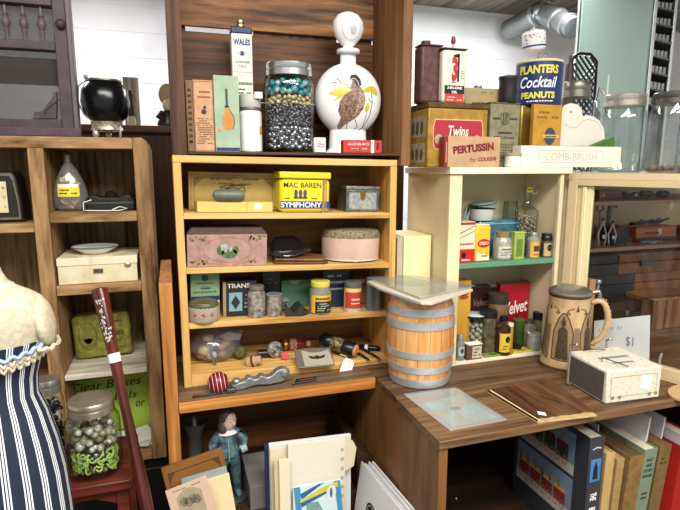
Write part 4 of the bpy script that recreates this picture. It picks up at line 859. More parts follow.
b=B(); m=Matrix.Translation((0,0,.012))@Matrix.Rotation(1.25,4,'Y')@Matrix.Rotation(.0,4,'X'); b.lathe([(.0085,-.016),(.0115,-.013),(.0125,.004),(.010,.005),(.0095,.018),(.008,.019)],n=22,M_=m)
t=thing('bottle_cork','tan cork stopper with pinkish cap lying beside the mossy ball','cork',(x,y+.012,z),rz=-.5)
b.obj('cork',M('#c9a582',.6,var=.3,scale=90),t)
b=B(); b.lathe([(.0127,-.002),(.0128,.004)],n=22,M_=m,cap=False); b.obj('dark_ring',M('#5f3a2c',.5),t)
x,y,z=bon(276,360)
t=thing('crystal_stopper','faceted clear crystal stopper with silver base lying beyond the corks','stopper',(x,y+.016,z))
B().sph((0,.0,.021),(.020,.018,.0205),n=9).obj('crystal_ball',M('#b9bab8',.08,.3,var=.6,scale=60,h2='#2e2f30',spec=1,lo=.42,hi=.58),t,ang=5)
b=B(); b.lathe([(.009,-.012),(.009,.012)],n=18,M_=Matrix.Translation((-.028,.004,.012))@Matrix.Rotation(PI/2,4,'Y')); b.obj('dark_neck',M('#141416',.3),t)
x,y,z=bon(284,358); b=B(); b.cyl(0,0,-.003,.003,.0085,n=24,M_=Matrix.Rotation(1.2,4,'X'))
solo(b,'red_button',M('#c9342c',.35,var=.05),'small bright red disc leaning in front of the crystal stopper','disc',(x,y-.012,z+.0095))
x,y,z=bon(296,352)
t=thing('miniature_bottle','red labelled miniature bottle with white band lying on its side behind the framed card','bottle',(x,y+.018,z+.0145),rz=-.06)
mm=Matrix.Rotation(PI/2,4,'Y'); B().lathe([(.012,-.03),(.0145,-.026),(.0145,.014),(.007,.026),(.0065,.040),(.005,.041)],n=24,M_=mm).obj('glass_body',M('#6b2328',.3,var=.3),t)
B().lathe([(.0148,-.012),(.0148,.004)],n=24,M_=mm,cap=False).obj('label',M('#c9a08a',.5,var=.5,scale=150,h2='#8d3035'),t)
B().lathe([(.0150,-.027),(.0150,-.020)],n=24,M_=mm,cap=False).obj('gold_band',gold,t)
B().lathe([(.0072,.030),(.0076,.040),(.005,.0412)],n=18,M_=mm).obj('cap',M('#b58d84',.4),t)
# framed card in a sleeve
x,y,z=bon(318,368)
t=thing('sleeved_card','grey card with black winged emblem in a clear sleeve on the bottom pine shelf','card',(x,y+.022,z+.013),rz=-.02,rx=.50)
B().box(-.046,.042,-.024,.032,0,.003).obj('sleeve',M('#6e655c',.25,var=.2,spec=.8),t,bev=.001)
b=B(); P=[(-.030,-.022),(.039,-.022),(.036,.024),(.018,.018),(.004,.017),(-.010,.018),(-.030,.027)]; b.slab(P,.0033,.0045); b.obj('card',M('#a49c88',.5,var=.1),t)
decal(t,'emblem',[ell(.004,.002,.006,.006),[(-.001,.004),(-.017,.008),(-.013,0),(-.002,-.003)],[(.009,.004),(.025,.008),(.021,0),(.010,-.003)]],M('#2b2722',.5),topm(.0049))
# toby bottle
x,y,z=bon(340,358)
t=thing('character_bottle','black and gold bottle with a moulded face on its base, lying with a price tag','bottle',(X(341,345,1.15),1.165,z+.0215),rz=0)
ax=Vector((-.036,.034,.012)); a1=Vector((.030,-.028,-.002)); m=Matrix.Translation(a1)@(ax-a1).to_track_quat('Z','Y').to_matrix().to_4x4(); Lk=(ax-a1).length
blk=M('#15151a',.3,var=.3); 
B().lathe([(.017,0),(.0195,.004),(.0185,Lk*.30),(.016,Lk*.33)],n=28,M_=m).obj('collar',blk,t)
B().lathe([(.0158,Lk*.331),(.0175,Lk*.42),(.0175,Lk*.62),(.0165,Lk*.66)],n=28,M_=m).obj('gold_band',M('#8f8358',.4,.4,var=.7,scale=160,h2='#2c2a24',lo=.42,hi=.54),t)
B().lathe([(.0170,Lk*.661),(.0195,Lk*.70),(.0195,Lk*.92),(.014,Lk)],n=28,M_=m).obj('hat',blk,t)
B().sph((0,0,0),(.0155,.0155,.007),n=20,M_=m@Matrix.Translation((0,0,-.003))).obj('face',M('#c58a63',.45,var=.2),t)
b=B(); b.sph((0,0,0),(.003,.004,.003),M_=m@Matrix.Translation((0,.001,-.0105))); b.obj('nose',M('#c07d58',.45),t)
for sx in (-1,1): b=B(); b.sph((0,0,0),(.0014,.0014,.001),M_=m@Matrix.Translation((sx*.005,.004,-.0097))); b.obj('eye',ink,t)
b=B(); b.sph((0,0,0),(.005,.0012,.001),M_=m@Matrix.Translation((0,-.0065,-.0093))); b.obj('mouth',M('#4a1512',.5),t)
# swing tag
q=at(347.5,367,1.105)
t=thing('price_tag','white swing price tag on a string hanging over the pine shelf edge','tag',(q.x,1.108,q.z),ry=.38,rx=-.15)
w=.029;h=.036; B().prism([(-w/2,-h/2),(w/2,-h/2),(w/2,h*.3),(w*.28,h/2),(-w*.28,h/2),(-w/2,h*.3)],-.0005,.0005).obj('card',tagw,t,smooth=False)
b=B(); b.sph((0,-.0006,h*.38),(.0018,.0004,.0018)); b.obj('eyelet',ink,t); B().tube([(0,-.0006,h*.38),(-.012,0,h*.62),(-.024,.008,h*.60)],.0006,n=5).obj('string',tagw,t)
# small black opener and pens at the right
x,y,z=bon(372,352); 
t=thing('black_penknife','small black penknife with a white patch, leaning behind the pens','penknife',(x,y+.012,z+.007),rz=-.5)
B().lathe([(.004,-.03),(.0075,-.024),(.0075,.018),(.004,.026)],n=18,M_=Matrix.Rotation(PI/2,4,'Y')).obj('handle',M('#17181b',.25,var=.2),t); B().lathe([(.0077,-.014),(.0077,-.006)],n=18,M_=Matrix.Rotation(PI/2,4,'Y'),cap=False).obj('white_band',white,t)
for i,(p1,p2,lb) in enumerate((((354,352),(370,362),'dark brass pen lying nearest the character bottle'),((362,350),(381,361),'dark brass pen lying at the right, nearer the barrel'))):
    a=Vector(bon(*p1)); c=Vector(bon(*p2)); m=Matrix.Translation((a+c)/2+Vector((0,0,.004)))@(c-a).to_track_quat('Z','Y').to_matrix().to_4x4(); l=(c-a).length/2
    t=thing('old_pen',lb,'pen',tuple((a+c)/2+Vector((0,0,.004))),group=None); mm=(c-a).to_track_quat('Z','Y').to_matrix().to_4x4()
    B().lathe([(.0025,-l),(.0035,-l*.8),(.0035,l*.4),(.0015,l)],n=12,M_=mm).obj('barrel',M('#4b3b26',.35,.6,var=.4),t); B().lathe([(.0038,-l*.1),(.0038,l*.05)],n=12,M_=mm,cap=False).obj('ring',gold,t)
settle(mark,0.03)
# =================== THINGS ON THE LEDGE ===================
LZ=.9277
q=on(218,389,LZ); R=.0225
t=thing('striped_ball','dark red ball with pale stripes at the left end of the ledge','ball',(q.x,BF+.030,LZ))
def st_(nt,v,N,L):
    sp=N('ShaderNodeSeparateXYZ'); L(v,sp.inputs[0]); f=math_(nt,'FRACT',math_(nt,'MULTIPLY',math_(nt,'ADD',sp.outputs[0],math_(nt,'MULTIPLY',sp.outputs[2],.12)),125))
    return ramp(nt,f,[(0,'#6f1a27'),(.84,'#d9c4b8')],True)
t.location.y=1.075; t.location.z=LZ
B().sph((0,0,R),R,n=32).obj('ball',graph(st_,.3,0,'ballstripe'),t,ang=60)
a=X(232,380,1.07); c=X(290,380,1.07)
t=thing('cast_metal_hand','dull grey cast metal lever with finger grips and hammered end lying on the ledge','lever',((a+c)/2,1.082,LZ),rz=.0)
w=c-a; P=[(-.5,.0),(-.32,.0),(-.1,.10),(.15,.06),(.36,.10),(.5,.25),(.5,.42),(.40,.62),(.28,.55),(.18,.38),(.10,.34),(.04,.42),(-.02,.44),(-.06,.34),(-.12,.32),(-.18,.42),(-.24,.42),(-.28,.30),(-.38,.28),(-.5,.18)]
B().prism([(x*w,z_*.062) for x,z_ in P],-.011,.011).obj('lever',M('#8b9090',.4,.45,var=.3,scale=50),t,bev=.003)
b=B(); b.sph((w*.41,-.003,.025),(w*.1,.013,.014)); b.obj('hammered_end',M('#949998',.4,.45,var=.5,scale=200,bump=.8),t)
B().sph((-w*.42,-.002,.019),(.010,.009,.007)).obj('silver_clip',M('#b9bab6',.25,.8),t)
q=on(215,394,LZ)
t=thing('small_wrench','thin dark small wrench lying along the ledge front below the striped ball','wrench',(X(214,393,1.058),1.0585+.004,LZ+.003),rz=.0)
B().tube([(-.044,0,0),(-.040,0,.001),(-.02,0,0),(.03,.004,0)],[.001,.003,.0022,.002],n=8).obj('shaft',M('#4a4642',.4,.6,var=.3),t); b=B(); b.box(.026,.046,-.002,.010,-.0025,.007); b.obj('jaw',M('#5a5753',.4,.6,var=.3),t,bev=.002)
q=on(305,381,LZ); t=thing('cloth_patch','small black patch with red lettering lying on the ledge','patch',(q.x,max(q.y,1.078),LZ),rz=.05)
B().slab([(-.034,-.014),(.024,-.012),(.038,.012),(-.020,.012)],0,.0025).obj('patch',M('#26221f',.7,var=.2),t,bev=.0005)
decal(t,'border',stroke([(-.031,-.0125),(.023,-.0105),(.035,.0105),(-.019,.0105),(-.031,-.0125)],.0012),M('#9b9184',.6),topm(.0032)); word(t,'~',.002,0,.034,.010,M('#b83a34',.6),topm(.0033),.02)
# =================== LOWER CASE ===================
BZ=.6455
c,R,h=rnd(181,207,423,BZ,1.2)
t=thing('glass_vase','clear pressed glass vase with flared rim in the dark lower case','vase',(X(194,440,1.18)+.003,1.19,BZ)); h=Z(194,423,1.18)-BZ
B().lathe([(.026,0),(.028,.006),(.012,.02),(.010,.05),(.018,h*.5),(.017,h*.82),(.030,h*.98),(.031,h),(.028,h),(.014,h*.84)],n=12,cap1=False).obj('glass_vase',M('#101112',.08,.1,var=.5,scale=60,h2='#55595a',spec=1,lo=.6,hi=.8),t)
# figurine of a boy in blue
FY=1.12; fz=BZ; Hf=Z(228,409,FY)-fz; fx=X(228,450,FY)
def fp_(px,py): return (X(px,py,FY)-fx,Z(px,py,FY)-fz)
fig=thing('boy_figurine','porcelain boy figurine in a blue suit with white lace collar, in the lower case','figurine',(fx,FY,fz))
bl1=M('#6a8790',.35,var=.4,scale=60,h2='#3b525c',bump=.3,lo=.4,hi=.6); bl2=M('#4f6a74',.35,var=.35,scale=50,h2='#2c3e48',lo=.4,hi=.6)
def skin(name,pts,edges,rad,mat,root=0,sub=2):
    me=bpy.data.meshes.new(name); me.from_pydata(pts,edges,[]); o=bpy.data.objects.new(name,me); COL.objects.link(o)
    s=o.modifiers.new('skin','SKIN'); s.use_smooth_shade=True
    for i,v in enumerate(me.skin_vertices[0].data): v.radius=(rad[i] if isinstance(rad[i],tuple) else (rad[i],rad[i])); v.use_root=(i==root)
    u=o.modifiers.new('sub','SUBSURF'); u.levels=u.render_levels=sub; me.materials.append(mat); o.parent=fig; return o
k=Hf
skin('body',[(0,0,k*.50),(0,0,k*.62),(0,0,k*.74),(0,0,k*.80),(-.001,0,k*.86),
  (-.020,0,k*.735),(-.036,-.006,k*.64),(-.034,-.016,k*.54),(-.034,-.018,k*.52),
  (.022,0,k*.735),(.042,.004,k*.64),(.026,-.008,k*.565),(.022,-.012,k*.56),
  (-.014,0,k*.46),(-.016,-.004,k*.27),(-.016,0,k*.07),(-.018,-.016,k*.03),
  (.014,0,k*.46),(.016,0,k*.27),(.018,.004,k*.07),(.024,-.012,k*.03)],
 [(0,1),(1,2),(2,3),(3,4),(2,5),(5,6),(6,7),(7,8),(2,9),(9,10),(10,11),(11,12),(0,13),(13,14),(14,15),(15,16),(0,17),(17,18),(18,19),(19,20)],
 [.018,.020,.019,.008,.009,.012,.009,.007,.006,.012,.009,.007,.006,.014,.012,.009,.007,.014,.012,.009,.007],bl2)
B().lathe([(.018,k*.48),(.026,k*.50),(.024,k*.58),(.020,k*.68),(.018,k*.74),(.011,k*.775)],n=26,sy=.85).obj('jacket',bl1,fig,sub=1)
for s_ in (-1,1):
    p=[(s_*.021,0,k*.735),(s_*(.036 if s_<0 else .041),-.004,k*.64)]; b=B(); b.tube(p+[(s_*.034 if s_<0 else .030,-.012,k*.585)],[.009,.011,.009],n=12); b.obj('sleeve',bl1,fig,sub=1)
    b=B(); b.tube([(p[1][0]*.97,-.012,k*.585),((s_*.034 if s_<0 else .027),-.015,k*.57)],[.0095,.0095],n=12); b.obj('lace_cuff',M('#9fb0b2',.5,var=.3,scale=200),fig)
B().tube([(0,-.0265,k*.50),(0,-.026,k*.6),(0,-.022,k*.72)],.0015,n=6).obj('button_line',M('#8fa3aa',.4),fig)
B().lathe([(.022,k*.745),(.024,k*.755),(.016,k*.79),(.008,k*.80)],n=22,sy=.85).obj('lace_collar',M('#dcd8cc',.5,var=.2,scale=150,bump=.5),fig)
hd=Matrix.Translation((.003,-.004,k*.885))@Matrix.Rotation(.5,4,'Z')
B().sph((0,0,0),(.0175,.0185,.024),n=20,M_=hd).obj('head',M('#d9bfae',.4,var=.1),fig)
b=B(); b.sph((0,-.0185,-.002),(.0025,.004,.004),M_=hd); b.obj('nose',M('#d9bfae',.4,var=.1),fig)
for s_ in (-1,1): b=B(); b.sph((s_*.006,-.0172,.003),(.0018,.001,.0012),M_=hd); b.obj('eye',ink,fig)
b=B(); b.sph((0,-.0170,-.0105),(.004,.001,.0012),M_=hd); b.obj('mouth',M('#9b4a44',.4),fig)
b=B(); b.sph((-.001,.006,.006),(.0205,.020,.0245),n=18,M_=hd); b.sph((-.014,.004,-.012),(.010,.014,.018),n=14,M_=hd); b.sph((.014,.006,-.012),(.008,.012,.018),n=14,M_=hd); b.obj('hair',M('#5c4a47',.4,var=.3,scale=100,bump=.4),fig)
B().lathe([(.04,-.0),(.042,.003),(.034,.0075)],n=26,sy=.7).obj('base',M('#3a3f3c',.4,var=.3),fig)
# frames and cards leaning against the case front
FZ=.6205
def leaning(name,label,cat,P,Y0,Y1,mat,th,partname='board',z0=None):
    """board through picture corners P (tl,tr,br,bl); top edge on plane Y1, foot on plane Y0 at the bench"""
    return None
def sheet(name,label,cat,tl,tr,Yt,foot,dy,mat,th=.004,part='board',bev=.0005,rz=0,group=None,bl=None):
    """a panel whose top edge runs through tl,tr on plane Yt; hangs down to height foot and comes forward dy"""
    a=at(*tl,Yt); c=at(*tr,Yt); u=(c-a); wd=math.hypot(u.x,u.z); ang=-math.atan2(u.z,u.x)
    # local frame: x along top edge, -z down
    ht=(min(a.z,c.z)-foot); 
    t=thing(name,label,cat,((a.x+c.x)/2,Yt,(a.z+c.z)/2),ry=ang,rx=0,group=group)
    Lh=(ht-0.0)/max(.2,cos(ang)); th0=math.atan2(dy,Lh)
    t.rotation_euler=(0,ang,0); m=Matrix.Rotation(-th0,4,'X') 
    return t,wd,Lh,m
def panel(t,nm,x0,x1,y0,y1,z0,z1,mat,m,bev=.0005,rad=0):
    b=B(); b.box(x0,x1,y0,y1,z0,z1,m) ; return b.obj(nm,mat,t,bev=bev)
# brown picture frame board
t,w,Lh,m=sheet('brown_folder','brown wooden panel with a thin inlaid line leaning against the wide case','panel',(161,468),(221,447),1.04,FZ+.03,.03,None)
panel(t,'board',-w/2,w/2,-.004,.004,-Lh*.85,0,M('#8a5c2a',.5,var=.2,scale=12,h2='#754a20'),m)
mpp=lambda x,z:tuple(m@Vector((x,-.0046,z))); decal(t,'inlay_line',stroke([(-w*.42,-.25),(-w*.42,-.016),(w*.42,-.016),(w*.42,-.25)],.0014),M('#4a2c12',.5),mpp); decal(t,'inlay_line',[[(-w*.42,-.016),(-w*.3,-.016),(-w*.42,-.035)],[(w*.42,-.016),(w*.3,-.016),(w*.42,-.035)]],M('#5f3c1c',.5),mpp)
t,w,Lh,m=sheet('cream_card_mount','cream card mount with a grey-blue back, leaning in front of the brown panel','card',(181,479),(226,466),.99,FZ+.03,.03,None)
panel(t,'back_card',-w/2,w/2,.001,.003,-Lh*.95,0,M('#8f9a98',.6),m); panel(t,'front_card',-w*.32,w/2+.003,-.002,.0005,-Lh*.97,-.014,M('#dcc79a',.6,var=.1),m)
t,w,Lh,m=sheet('photo_card','pale pink cabinet card with an old dark photograph, leaning lowest left','photograph',(165,491),(206,475),.955,FZ+.06,.03,None)
panel(t,'mount',-w/2,w/2,-.001,.001,-Lh*.9,0,M('#c2a58e',.6,var=.1),m,.0008); mpp=lambda x,z:tuple(m@Vector((x,-.0018,z)))
P=[(-w*.3+w*.6*i/12,-.021+.012*sin(i/12*PI)) for i in range(13)]
decal(t,'photograph',[P+[(w*.3,-.12),(-w*.3,-.12)]],M('#a39478',.5,var=.3),mpp); decal(t,'trees_print',[ell(w*(-.15+.1*i),-.032-.003*(i%2),w*.10,.009,10) for i in range(4)],M('#2e2a20',.5,var=.8,scale=300,h2='#8a8068'),lambda x,z:tuple(m@Vector((x,-.0022,z)))); fineprint(t,-w*.35,w*.35,-.010,-.005,M('#8c705c',.6),mpp,1)
# grey flat box
x0,x1=X(247,470,1.1),X(272,470,1.1)
b=B(); b.box(x0,x1+.02,1.06,1.2,BZ+.0005,Z(260,470,1.12)); solo(b,'grey_box',M('#77726e',.6,var=.12),'plain grey cardboard box standing behind the stack of folders','box',(0,0,0),bev=.001)
# stack of folders / albums seen from front
def folder(label,x1,x2,yt1,yt2,Y,mat,foot=FZ+.001,th=.006,name='paper_folder',cat='folder',group=None,dz=None):
    a=at(x1,yt1,Y); c=at(x2,yt2,Y); b=B(); b.prism([(a.x,foot),(c.x,foot),(c.x,c.z),(a.x,a.z)],Y,Y+th)
    t=thing(name,label,cat,((a.x+c.x)/2,Y,foot),group=group); b.w=t; b.obj('cover',mat,t,bev=.0008); return t,a,c
folder('navy blue binder at the back of the folder stack, behind the white folder',265,345,446.5,438,1.030,M('#2f3a63',.5,var=.1),name='navy_binder',cat='binder',th=.012)
folder('white paper folder just in front of the navy binder',269,351,444.5,434.5,1.015,M('#dcdcd8',.6,var=.03),th=.008)
folder('cream folder with dog-eared edge at the left of the stack',270,290,449,446,1.004,M('#d9cfb4',.6,var=.08),th=.005)
t,a,c=folder('large blank cream folder at the front of the stack, behind the blue and yellow leaflet',288,345,444,438,.992,M('#dcd6c4',.6,var=.03),th=.006)
b=B(t); b.prism([(c.x+.0004,FZ+.12),(c.x+.022,FZ+.13),(c.x+.028,c.z-.03),(c.x+.020,c.z-.012),(c.x+.0004,c.z-.001)],.996,.999); b.obj('tabbed_sheet',M('#d8cdb0',.6,var=.06),t)
b=B(t)
for i in range(6): b.box(c.x-.010,c.x-.003,.9912,.9916,c.z-.03-.022*i,c.z-.022-.022*i)
b.obj('index_tabs',M('#b9ae90',.6),t)
folder('narrow beige folder standing before the dog-eared one',274,286,461,457,.985,M('#cbb98f',.6,var=.08),th=.004)
folder('narrow pale folder right beside the beige one',279,290,460,459,.979,M('#e0d6ba',.6,var=.05),th=.004)
t,a,c=folder('blue and yellow illustrated leaflet leaning on the cream folder',293,341,487,479,.975,M('#cfe0e4',.45,var=.04),th=.002,name='leaflet',cat='leaflet',foot=FZ+.001)
q=lambda px,py:((X(px,py,.975)-t.location.x),(Z(px,py,.975)-t.location.z)); fp=flat(-.0005)
decal(t,'blue_border',[[q(293.5,488),q(300,487),q(302,512),q(296,513)],[q(334,481),q(340,480),q(343,512),q(338,512)]],M('#4a96b5',.5),fp)
decal(t,'yellow_bands',[[q(300,501),q(322,487),q(338,481),q(338,486),q(322,493),q(301,506)]],M('#d9c84a',.5),flat(-.0008)); decal(t,'blue_bands',[[q(300,494),q(318,484),q(324,482),q(302,499)],[q(300,503),q(330,489),q(328,492),q(302,507)]],M('#2c6c94',.5),flat(-.0011))
decal(t,'picture_oval',[ell(*q(331,493),.011,.020,rot=-.1)],M('#dfe6e2',.5),flat(-.0014)); decal(t,'picture_figure',[ell(*q(331,492),.003,.012)],M('#4b6a86',.5),flat(-.0017)); decal(t,'lower_picture',[[q(307,503),q(318,501),q(324,512),q(306,512)]],M('#8fb0b0',.5,var=.5,scale=150),flat(-.0014))
# dark open box behind the stack
b=B(); a=at(345,436,1.15); b.hexa([(a.x,1.06,BZ+.001),(a.x+.040,1.06,BZ+.001),(a.x+.040,1.28,BZ+.001),(a.x,1.28,BZ+.001),(a.x,1.06,Z(352,440,1.06)-.03),(a.x+.04,1.06,Z(360,448,1.06)-.03),(a.x+.04,1.28,Z(360,448,1.06)-.03),(a.x,1.28,Z(352,440,1.06)-.03)])
solo(b,'dark_wood_box',Wd('#20130c','#4d3322','y',10,.5),'dark wooden box at the right inside the wide case, behind the record sleeves','box',(0,0,0),bev=.001)
# record sleeves: planes running in depth, leaning
RG=[('front white record sleeve with a black round label',0,0),('second white record sleeve, just behind the labelled one',.008,-.004),('third white record sleeve in the row by the table side',.0155,.001),('white record sleeve nearest the table side',.023,.003)]
for i,(lb,dx,dzz) in enumerate(RG):
    a=at(361,461,1.04); zt_=a.z+dzz; hh=zt_-.601; ln=.018
    t=thing('record_sleeve',lb,'record sleeve',(a.x+dx,1.04-.004*i,.601),rz=.08,group='white record sleeves by the table side')
    b=B(); b.hexa([(-ln,-.27,0),(.003-ln,-.27,0),(.003-ln,0,0),(-ln,0,0),(0,-.27,hh),(.003,-.27,hh),(.003,0,hh),(0,0,hh)]); b.obj('sleeve',M('#e2e2e2',.6,var=.04),t,bev=.001)
    if i==0:
        def rm(u,v,ln=ln,hh=hh): return (-ln*(1-v/hh)-.0006,u,v)
        zc_=Z(371,508,.98)-.601
        decal(t,'round_label',[ell(-.075,zc_,.021,.021,28)],M('#161616',.5),rm); decal(t,'label_print',ring(-.075,zc_,.016,.016,.0015)+[ell(-.075,zc_,.004,.004)],M('#cfcfcf',.5),lambda u,v:(rm(u,v)[0]-.0004,u,v))
# album between
b=B(); 
# =================== ON THE TABLE ===================
TZ0=TZ+.0003
bc=(.521,1.018); Rm=.0745
hb=Z(418,293,1.0)-TZ0
bt=thing('wooden_barrel','small honey oak barrel with five grey metal hoops standing on the table','barrel',(bc[0],bc[1],TZ0))
def BR(z): s=(z/hb*2-1); return .0655+.0095*(1-s*s)
b=B(); 
prof=[(BR(0)*.97,.0)]+[(BR(hb*i/20),hb*i/20) for i in range(0,21)]+[(BR(hb)*.93,hb),(BR(hb)*.93,hb-.006)]
def staves(nt,v,N,L):
    sp=N('ShaderNodeSeparateXYZ'); L(v,sp.inputs[0]); a=math_(nt,'ARCTAN2',sp.outputs[1],sp.outputs[0]); f=math_(nt,'FRACT',math_(nt,'MULTIPLY',a,18/(2*PI)))
    fl=math_(nt,'FLOOR',math_(nt,'MULTIPLY',a,18/(2*PI)))
    wn=N('ShaderNodeTexWhiteNoise'); wn.noise_dimensions='1D'; L(fl,wn.inputs['W'])
    mp=N('ShaderNodeMapping'); mp.inputs['Scale'].default_value=(60,60,6); L(v,mp.inputs['Vector']); n=N('ShaderNodeTexNoise'); n.inputs['Scale'].default_value=2; n.inputs['Detail'].default_value=6; L(mp.outputs[0],n.inputs['Vector'])
    s=math_(nt,'ADD',math_(nt,'MULTIPLY',n.outputs['Fac'],.7),math_(nt,'MULTIPLY',wn.outputs['Value'],.3))
    c=ramp(nt,s,[(.3,'#b0713a'),(.5,'#cf9656'),(.7,'#dfb073')])
    e=ramp(nt,f,[(0,'#6b3f1c'),(.035,'#ffffff'),(.965,'#ffffff'),(1,'#6b3f1c')])
    mx=N('ShaderNodeMix'); mx.data_type='RGBA'; mx.blend_type='MULTIPLY'; mx.inputs[0].default_value=.8; L(c,mx.inputs[6]); L(e,mx.inputs[7]); return mx.outputs[2]
b.lathe(prof,n=72); b.obj('staves',graph(staves,.4,0,'staves'),bt)
gal=M('#c4c8c9',.38,.5,var=.2,scale=40)
def zpx(y): return Z(418,y,.95)-TZ0
for y0,y1 in ((305,291.5),(319,310.5),(332,324),(361,354),(376,369),(390.5,382)):
    a,c=max(.0008,zpx(y0)),min(hb-.0003,zpx(y1)); B().lathe([(BR(a)+.0006,a),(BR(a)+.0020,a+.0004),(BR(c)+.0020,c-.0004),(BR(c)+.0006,c)],n=72,cap=False).obj('hoop',gal,bt)
# magazines lying on the barrel
mz0=TZ0+hb+.0005
def flatsheet(nm,label,cat,pts,z,th,mat,solo_=True,mats=None):
    P=[on(px,py,z+th) for px,py in pts]; b=B(); b.slab([(p.x,p.y) for p in P],z,z+th); o=b.obj(nm,mat,None,bev=.0004); return props(o,label,cat),P
zt1=mz0+.010
def q_(px,py,z=zt1): p=on(px,py,z); return (p.x,p.y)
mg_=thing('old_magazine','worn tan magazine with green picture, lying on top of the barrel','magazine',(bc[0],bc[1],mz0))
O4=lambda L,z:[Vector((on(a,c,z).x,on(a,c,z).y,0)) for a,c in L]
b=B(mg_); b.slab([(p.x,p.y) for p in O4([(367,281),(380,288),(421,302),(432,302.5),(473,289),(404,276)],mz0+.006)],mz0,mz0+.006); b.obj('pages',M('#cfc5b6',.6,var=.15,scale=60),mg_,bev=.001)
P=O4([(373,279.5),(420,297),(462,288),(404,276)],mz0+.0105)
b=B(mg_); b.slab([(p.x,p.y) for p in P],mz0+.0062,mz0+.0105); b.obj('cover',M('#d3c79e',.4,var=.12,scale=20),mg_,bev=.0006)
def un(P,u,v): a=P[0].lerp(P[3],u); c=P[1].lerp(P[2],u); r=a.lerp(c,v); return (r.x-bc[0],r.y-bc[1])
decal(mg_,'oval_picture',[[un(P,.5+.28*cos(t),.42+.22*sin(t)) for t in [i*2*PI/24 for i in range(24)]]],M('#8fa086',.4,var=.3),topm(.0109)); decal(mg_,'cover_border',[p for a in (((.06,.06),(.94,.06)),((.94,.06),(.94,.94)),((.94,.94),(.06,.94)),((.06,.94),(.06,.06))) for p in stroke([un(P,*a[0]),un(P,*a[1])],.002)],M('#a48f5c',.5),topm(.0109)); decal(mg_,'white_corner',[[un(P,.75,.65),un(P,.95,.65),un(P,.95,.9),un(P,.75,.9)]],M('#e0e0dc',.5),topm(.0112))
t=thing('magazine_sleeve','clear plastic sleeve under and around the worn magazine, its corner jutting right','sleeve',(bc[0],bc[1],mz0+.0113))
b=B(); Q=[p-Vector((bc[0],bc[1],0)) for p in O4([(369,277.5),(421,298),(476,285.5),(406,274)],mz0+.012)]; b.slab([(p.x,p.y) for p in Q],.0003,.0010); b.obj('sleeve',plastic,t); t['label']='clear plastic sleeve over the worn magazine on the barrel, its corner jutting right'
# cream book box standing behind the barrel
x0,x1=X(404,250,1.13),X(431,250,1.13); zt_=Z(417,236,1.13)
t=thing('cream_box_file','pale cream box file standing between the pine bookcase and cream cabinet','box file',((x0+x1)/2,1.19,TZ0))
w=x1-x0; B().box(-w/2,w/2,-.06,.06,0,zt_-TZ0).obj('case',M('#e6dda6',.55,var=.05),t,bev=.001)
B().box(-w/2-.0155,-w/2-.0008,-.055,.06,0,zt_-TZ0-.002).obj('inner_pages',M('#b9ad98',.6,var=.2,scale=60),t,bev=.001)
# plastic sleeved paper at the table's left front
P=[on(404,395,TZ),on(450,431,TZ),on(507,420,TZ),on(456,388.5,TZ)]
for p in P: p.z=0
c=sum(P,Vector())/4; t=thing('sleeved_print','faded print in a clear plastic sleeve lying at the left front of the table','print',(c.x,c.y,TZ0)); P=[p-c for p in P]
b=B(); b.slab([(p.x,p.y) for p in P],0,.0006); b.obj('backing',M('#cdc2bc',.5,var=.1),t)
def un2(u,v): a=P[0].lerp(P[3],u); d=P[1].lerp(P[2],u); r=a.lerp(d,v); return (r.x,r.y)
decal(t,'print',[[un2(.12,.28),un2(.88,.22),un2(.92,.93),un2(.10,.95)]],M('#cfe2e4',.5,var=.2,scale=22,h2='#cbceac',lo=.4,hi=.6),topm(.0010)); decal(t,'print_mark',[[un2(.5+.1*cos(k_),.55+.05*sin(k_)) for k_ in [i*.52 for i in range(12)]]],M('#8f9c98',.5),topm(.0013))
b=B(); b.slab([(p.x*1.01,p.y*1.01) for p in P],.0016,.0026); b.obj('plastic_film',plastic,t)
# brown album
P=[on(486,389.5,TZ+.006),on(538,421,TZ+.006),on(597,414,TZ+.006),on(548,377,TZ+.006)]
for p in P: p.z=0
c=sum(P,Vector())/4; P=[p-c for p in P]; t=thing('brown_album','worn glossy brown leather album with torn cream edge, lying flat on the table','album',(c.x,c.y,TZ0))
def un2(u,v): a=P[0].lerp(P[3],u); d=P[1].lerp(P[2],u); r=a.lerp(d,v); return (r.x,r.y)
b=B(); b.slab([un2(0,0),un2(0,1),un2(1,1),un2(1,0)],0,.0035); b.obj('pages',M('#c9ac78',.6,var=.35,scale=60),t,bev=.0006)
b=B(); Q=[un2(.07,.02)]+[un2(.07,.93)]+[un2(.07+.93*i/12,.93+.025*((i*37)%5)/5-.012) for i in range(1,13)]+[un2(1,.02)]; b.slab(Q,.0037,.0062); b.obj('cover',Wd('#2f1a10','#6b452b','y',14,.28,'#4a2d1b',spec=.7),t,bev=.0004)
b=B(); b.slab([un2(0,.02),un2(0,.98),un2(.022,.98),un2(.022,.02)],.0037,.0060); b.obj('spine_edge',M('#23150e',.4),t)
b=B(); b.slab([un2(.025,.04),un2(.025,.97),un2(.055,.97),un2(.055,.04)],.0037,.0050); b.obj('cream_hinge',M('#e6cf9c',.5,var=.1),t)
decal(t,'white_sticker',[[un2(.14,.86),un2(.19,.78),un2(.27,.84),un2(.22,.92)]],tagw,topm(.0068))
decal(t,'scuffs',[[un2(.4+.03*i,.2+.05*i),un2(.43+.03*i,.2+.05*i),un2(.46+.035*i,.33+.05*i),un2(.44+.035*i,.33+.05*i)] for i in range(9)],M('#7d5a3e',.35,var=.4),topm(.0067))
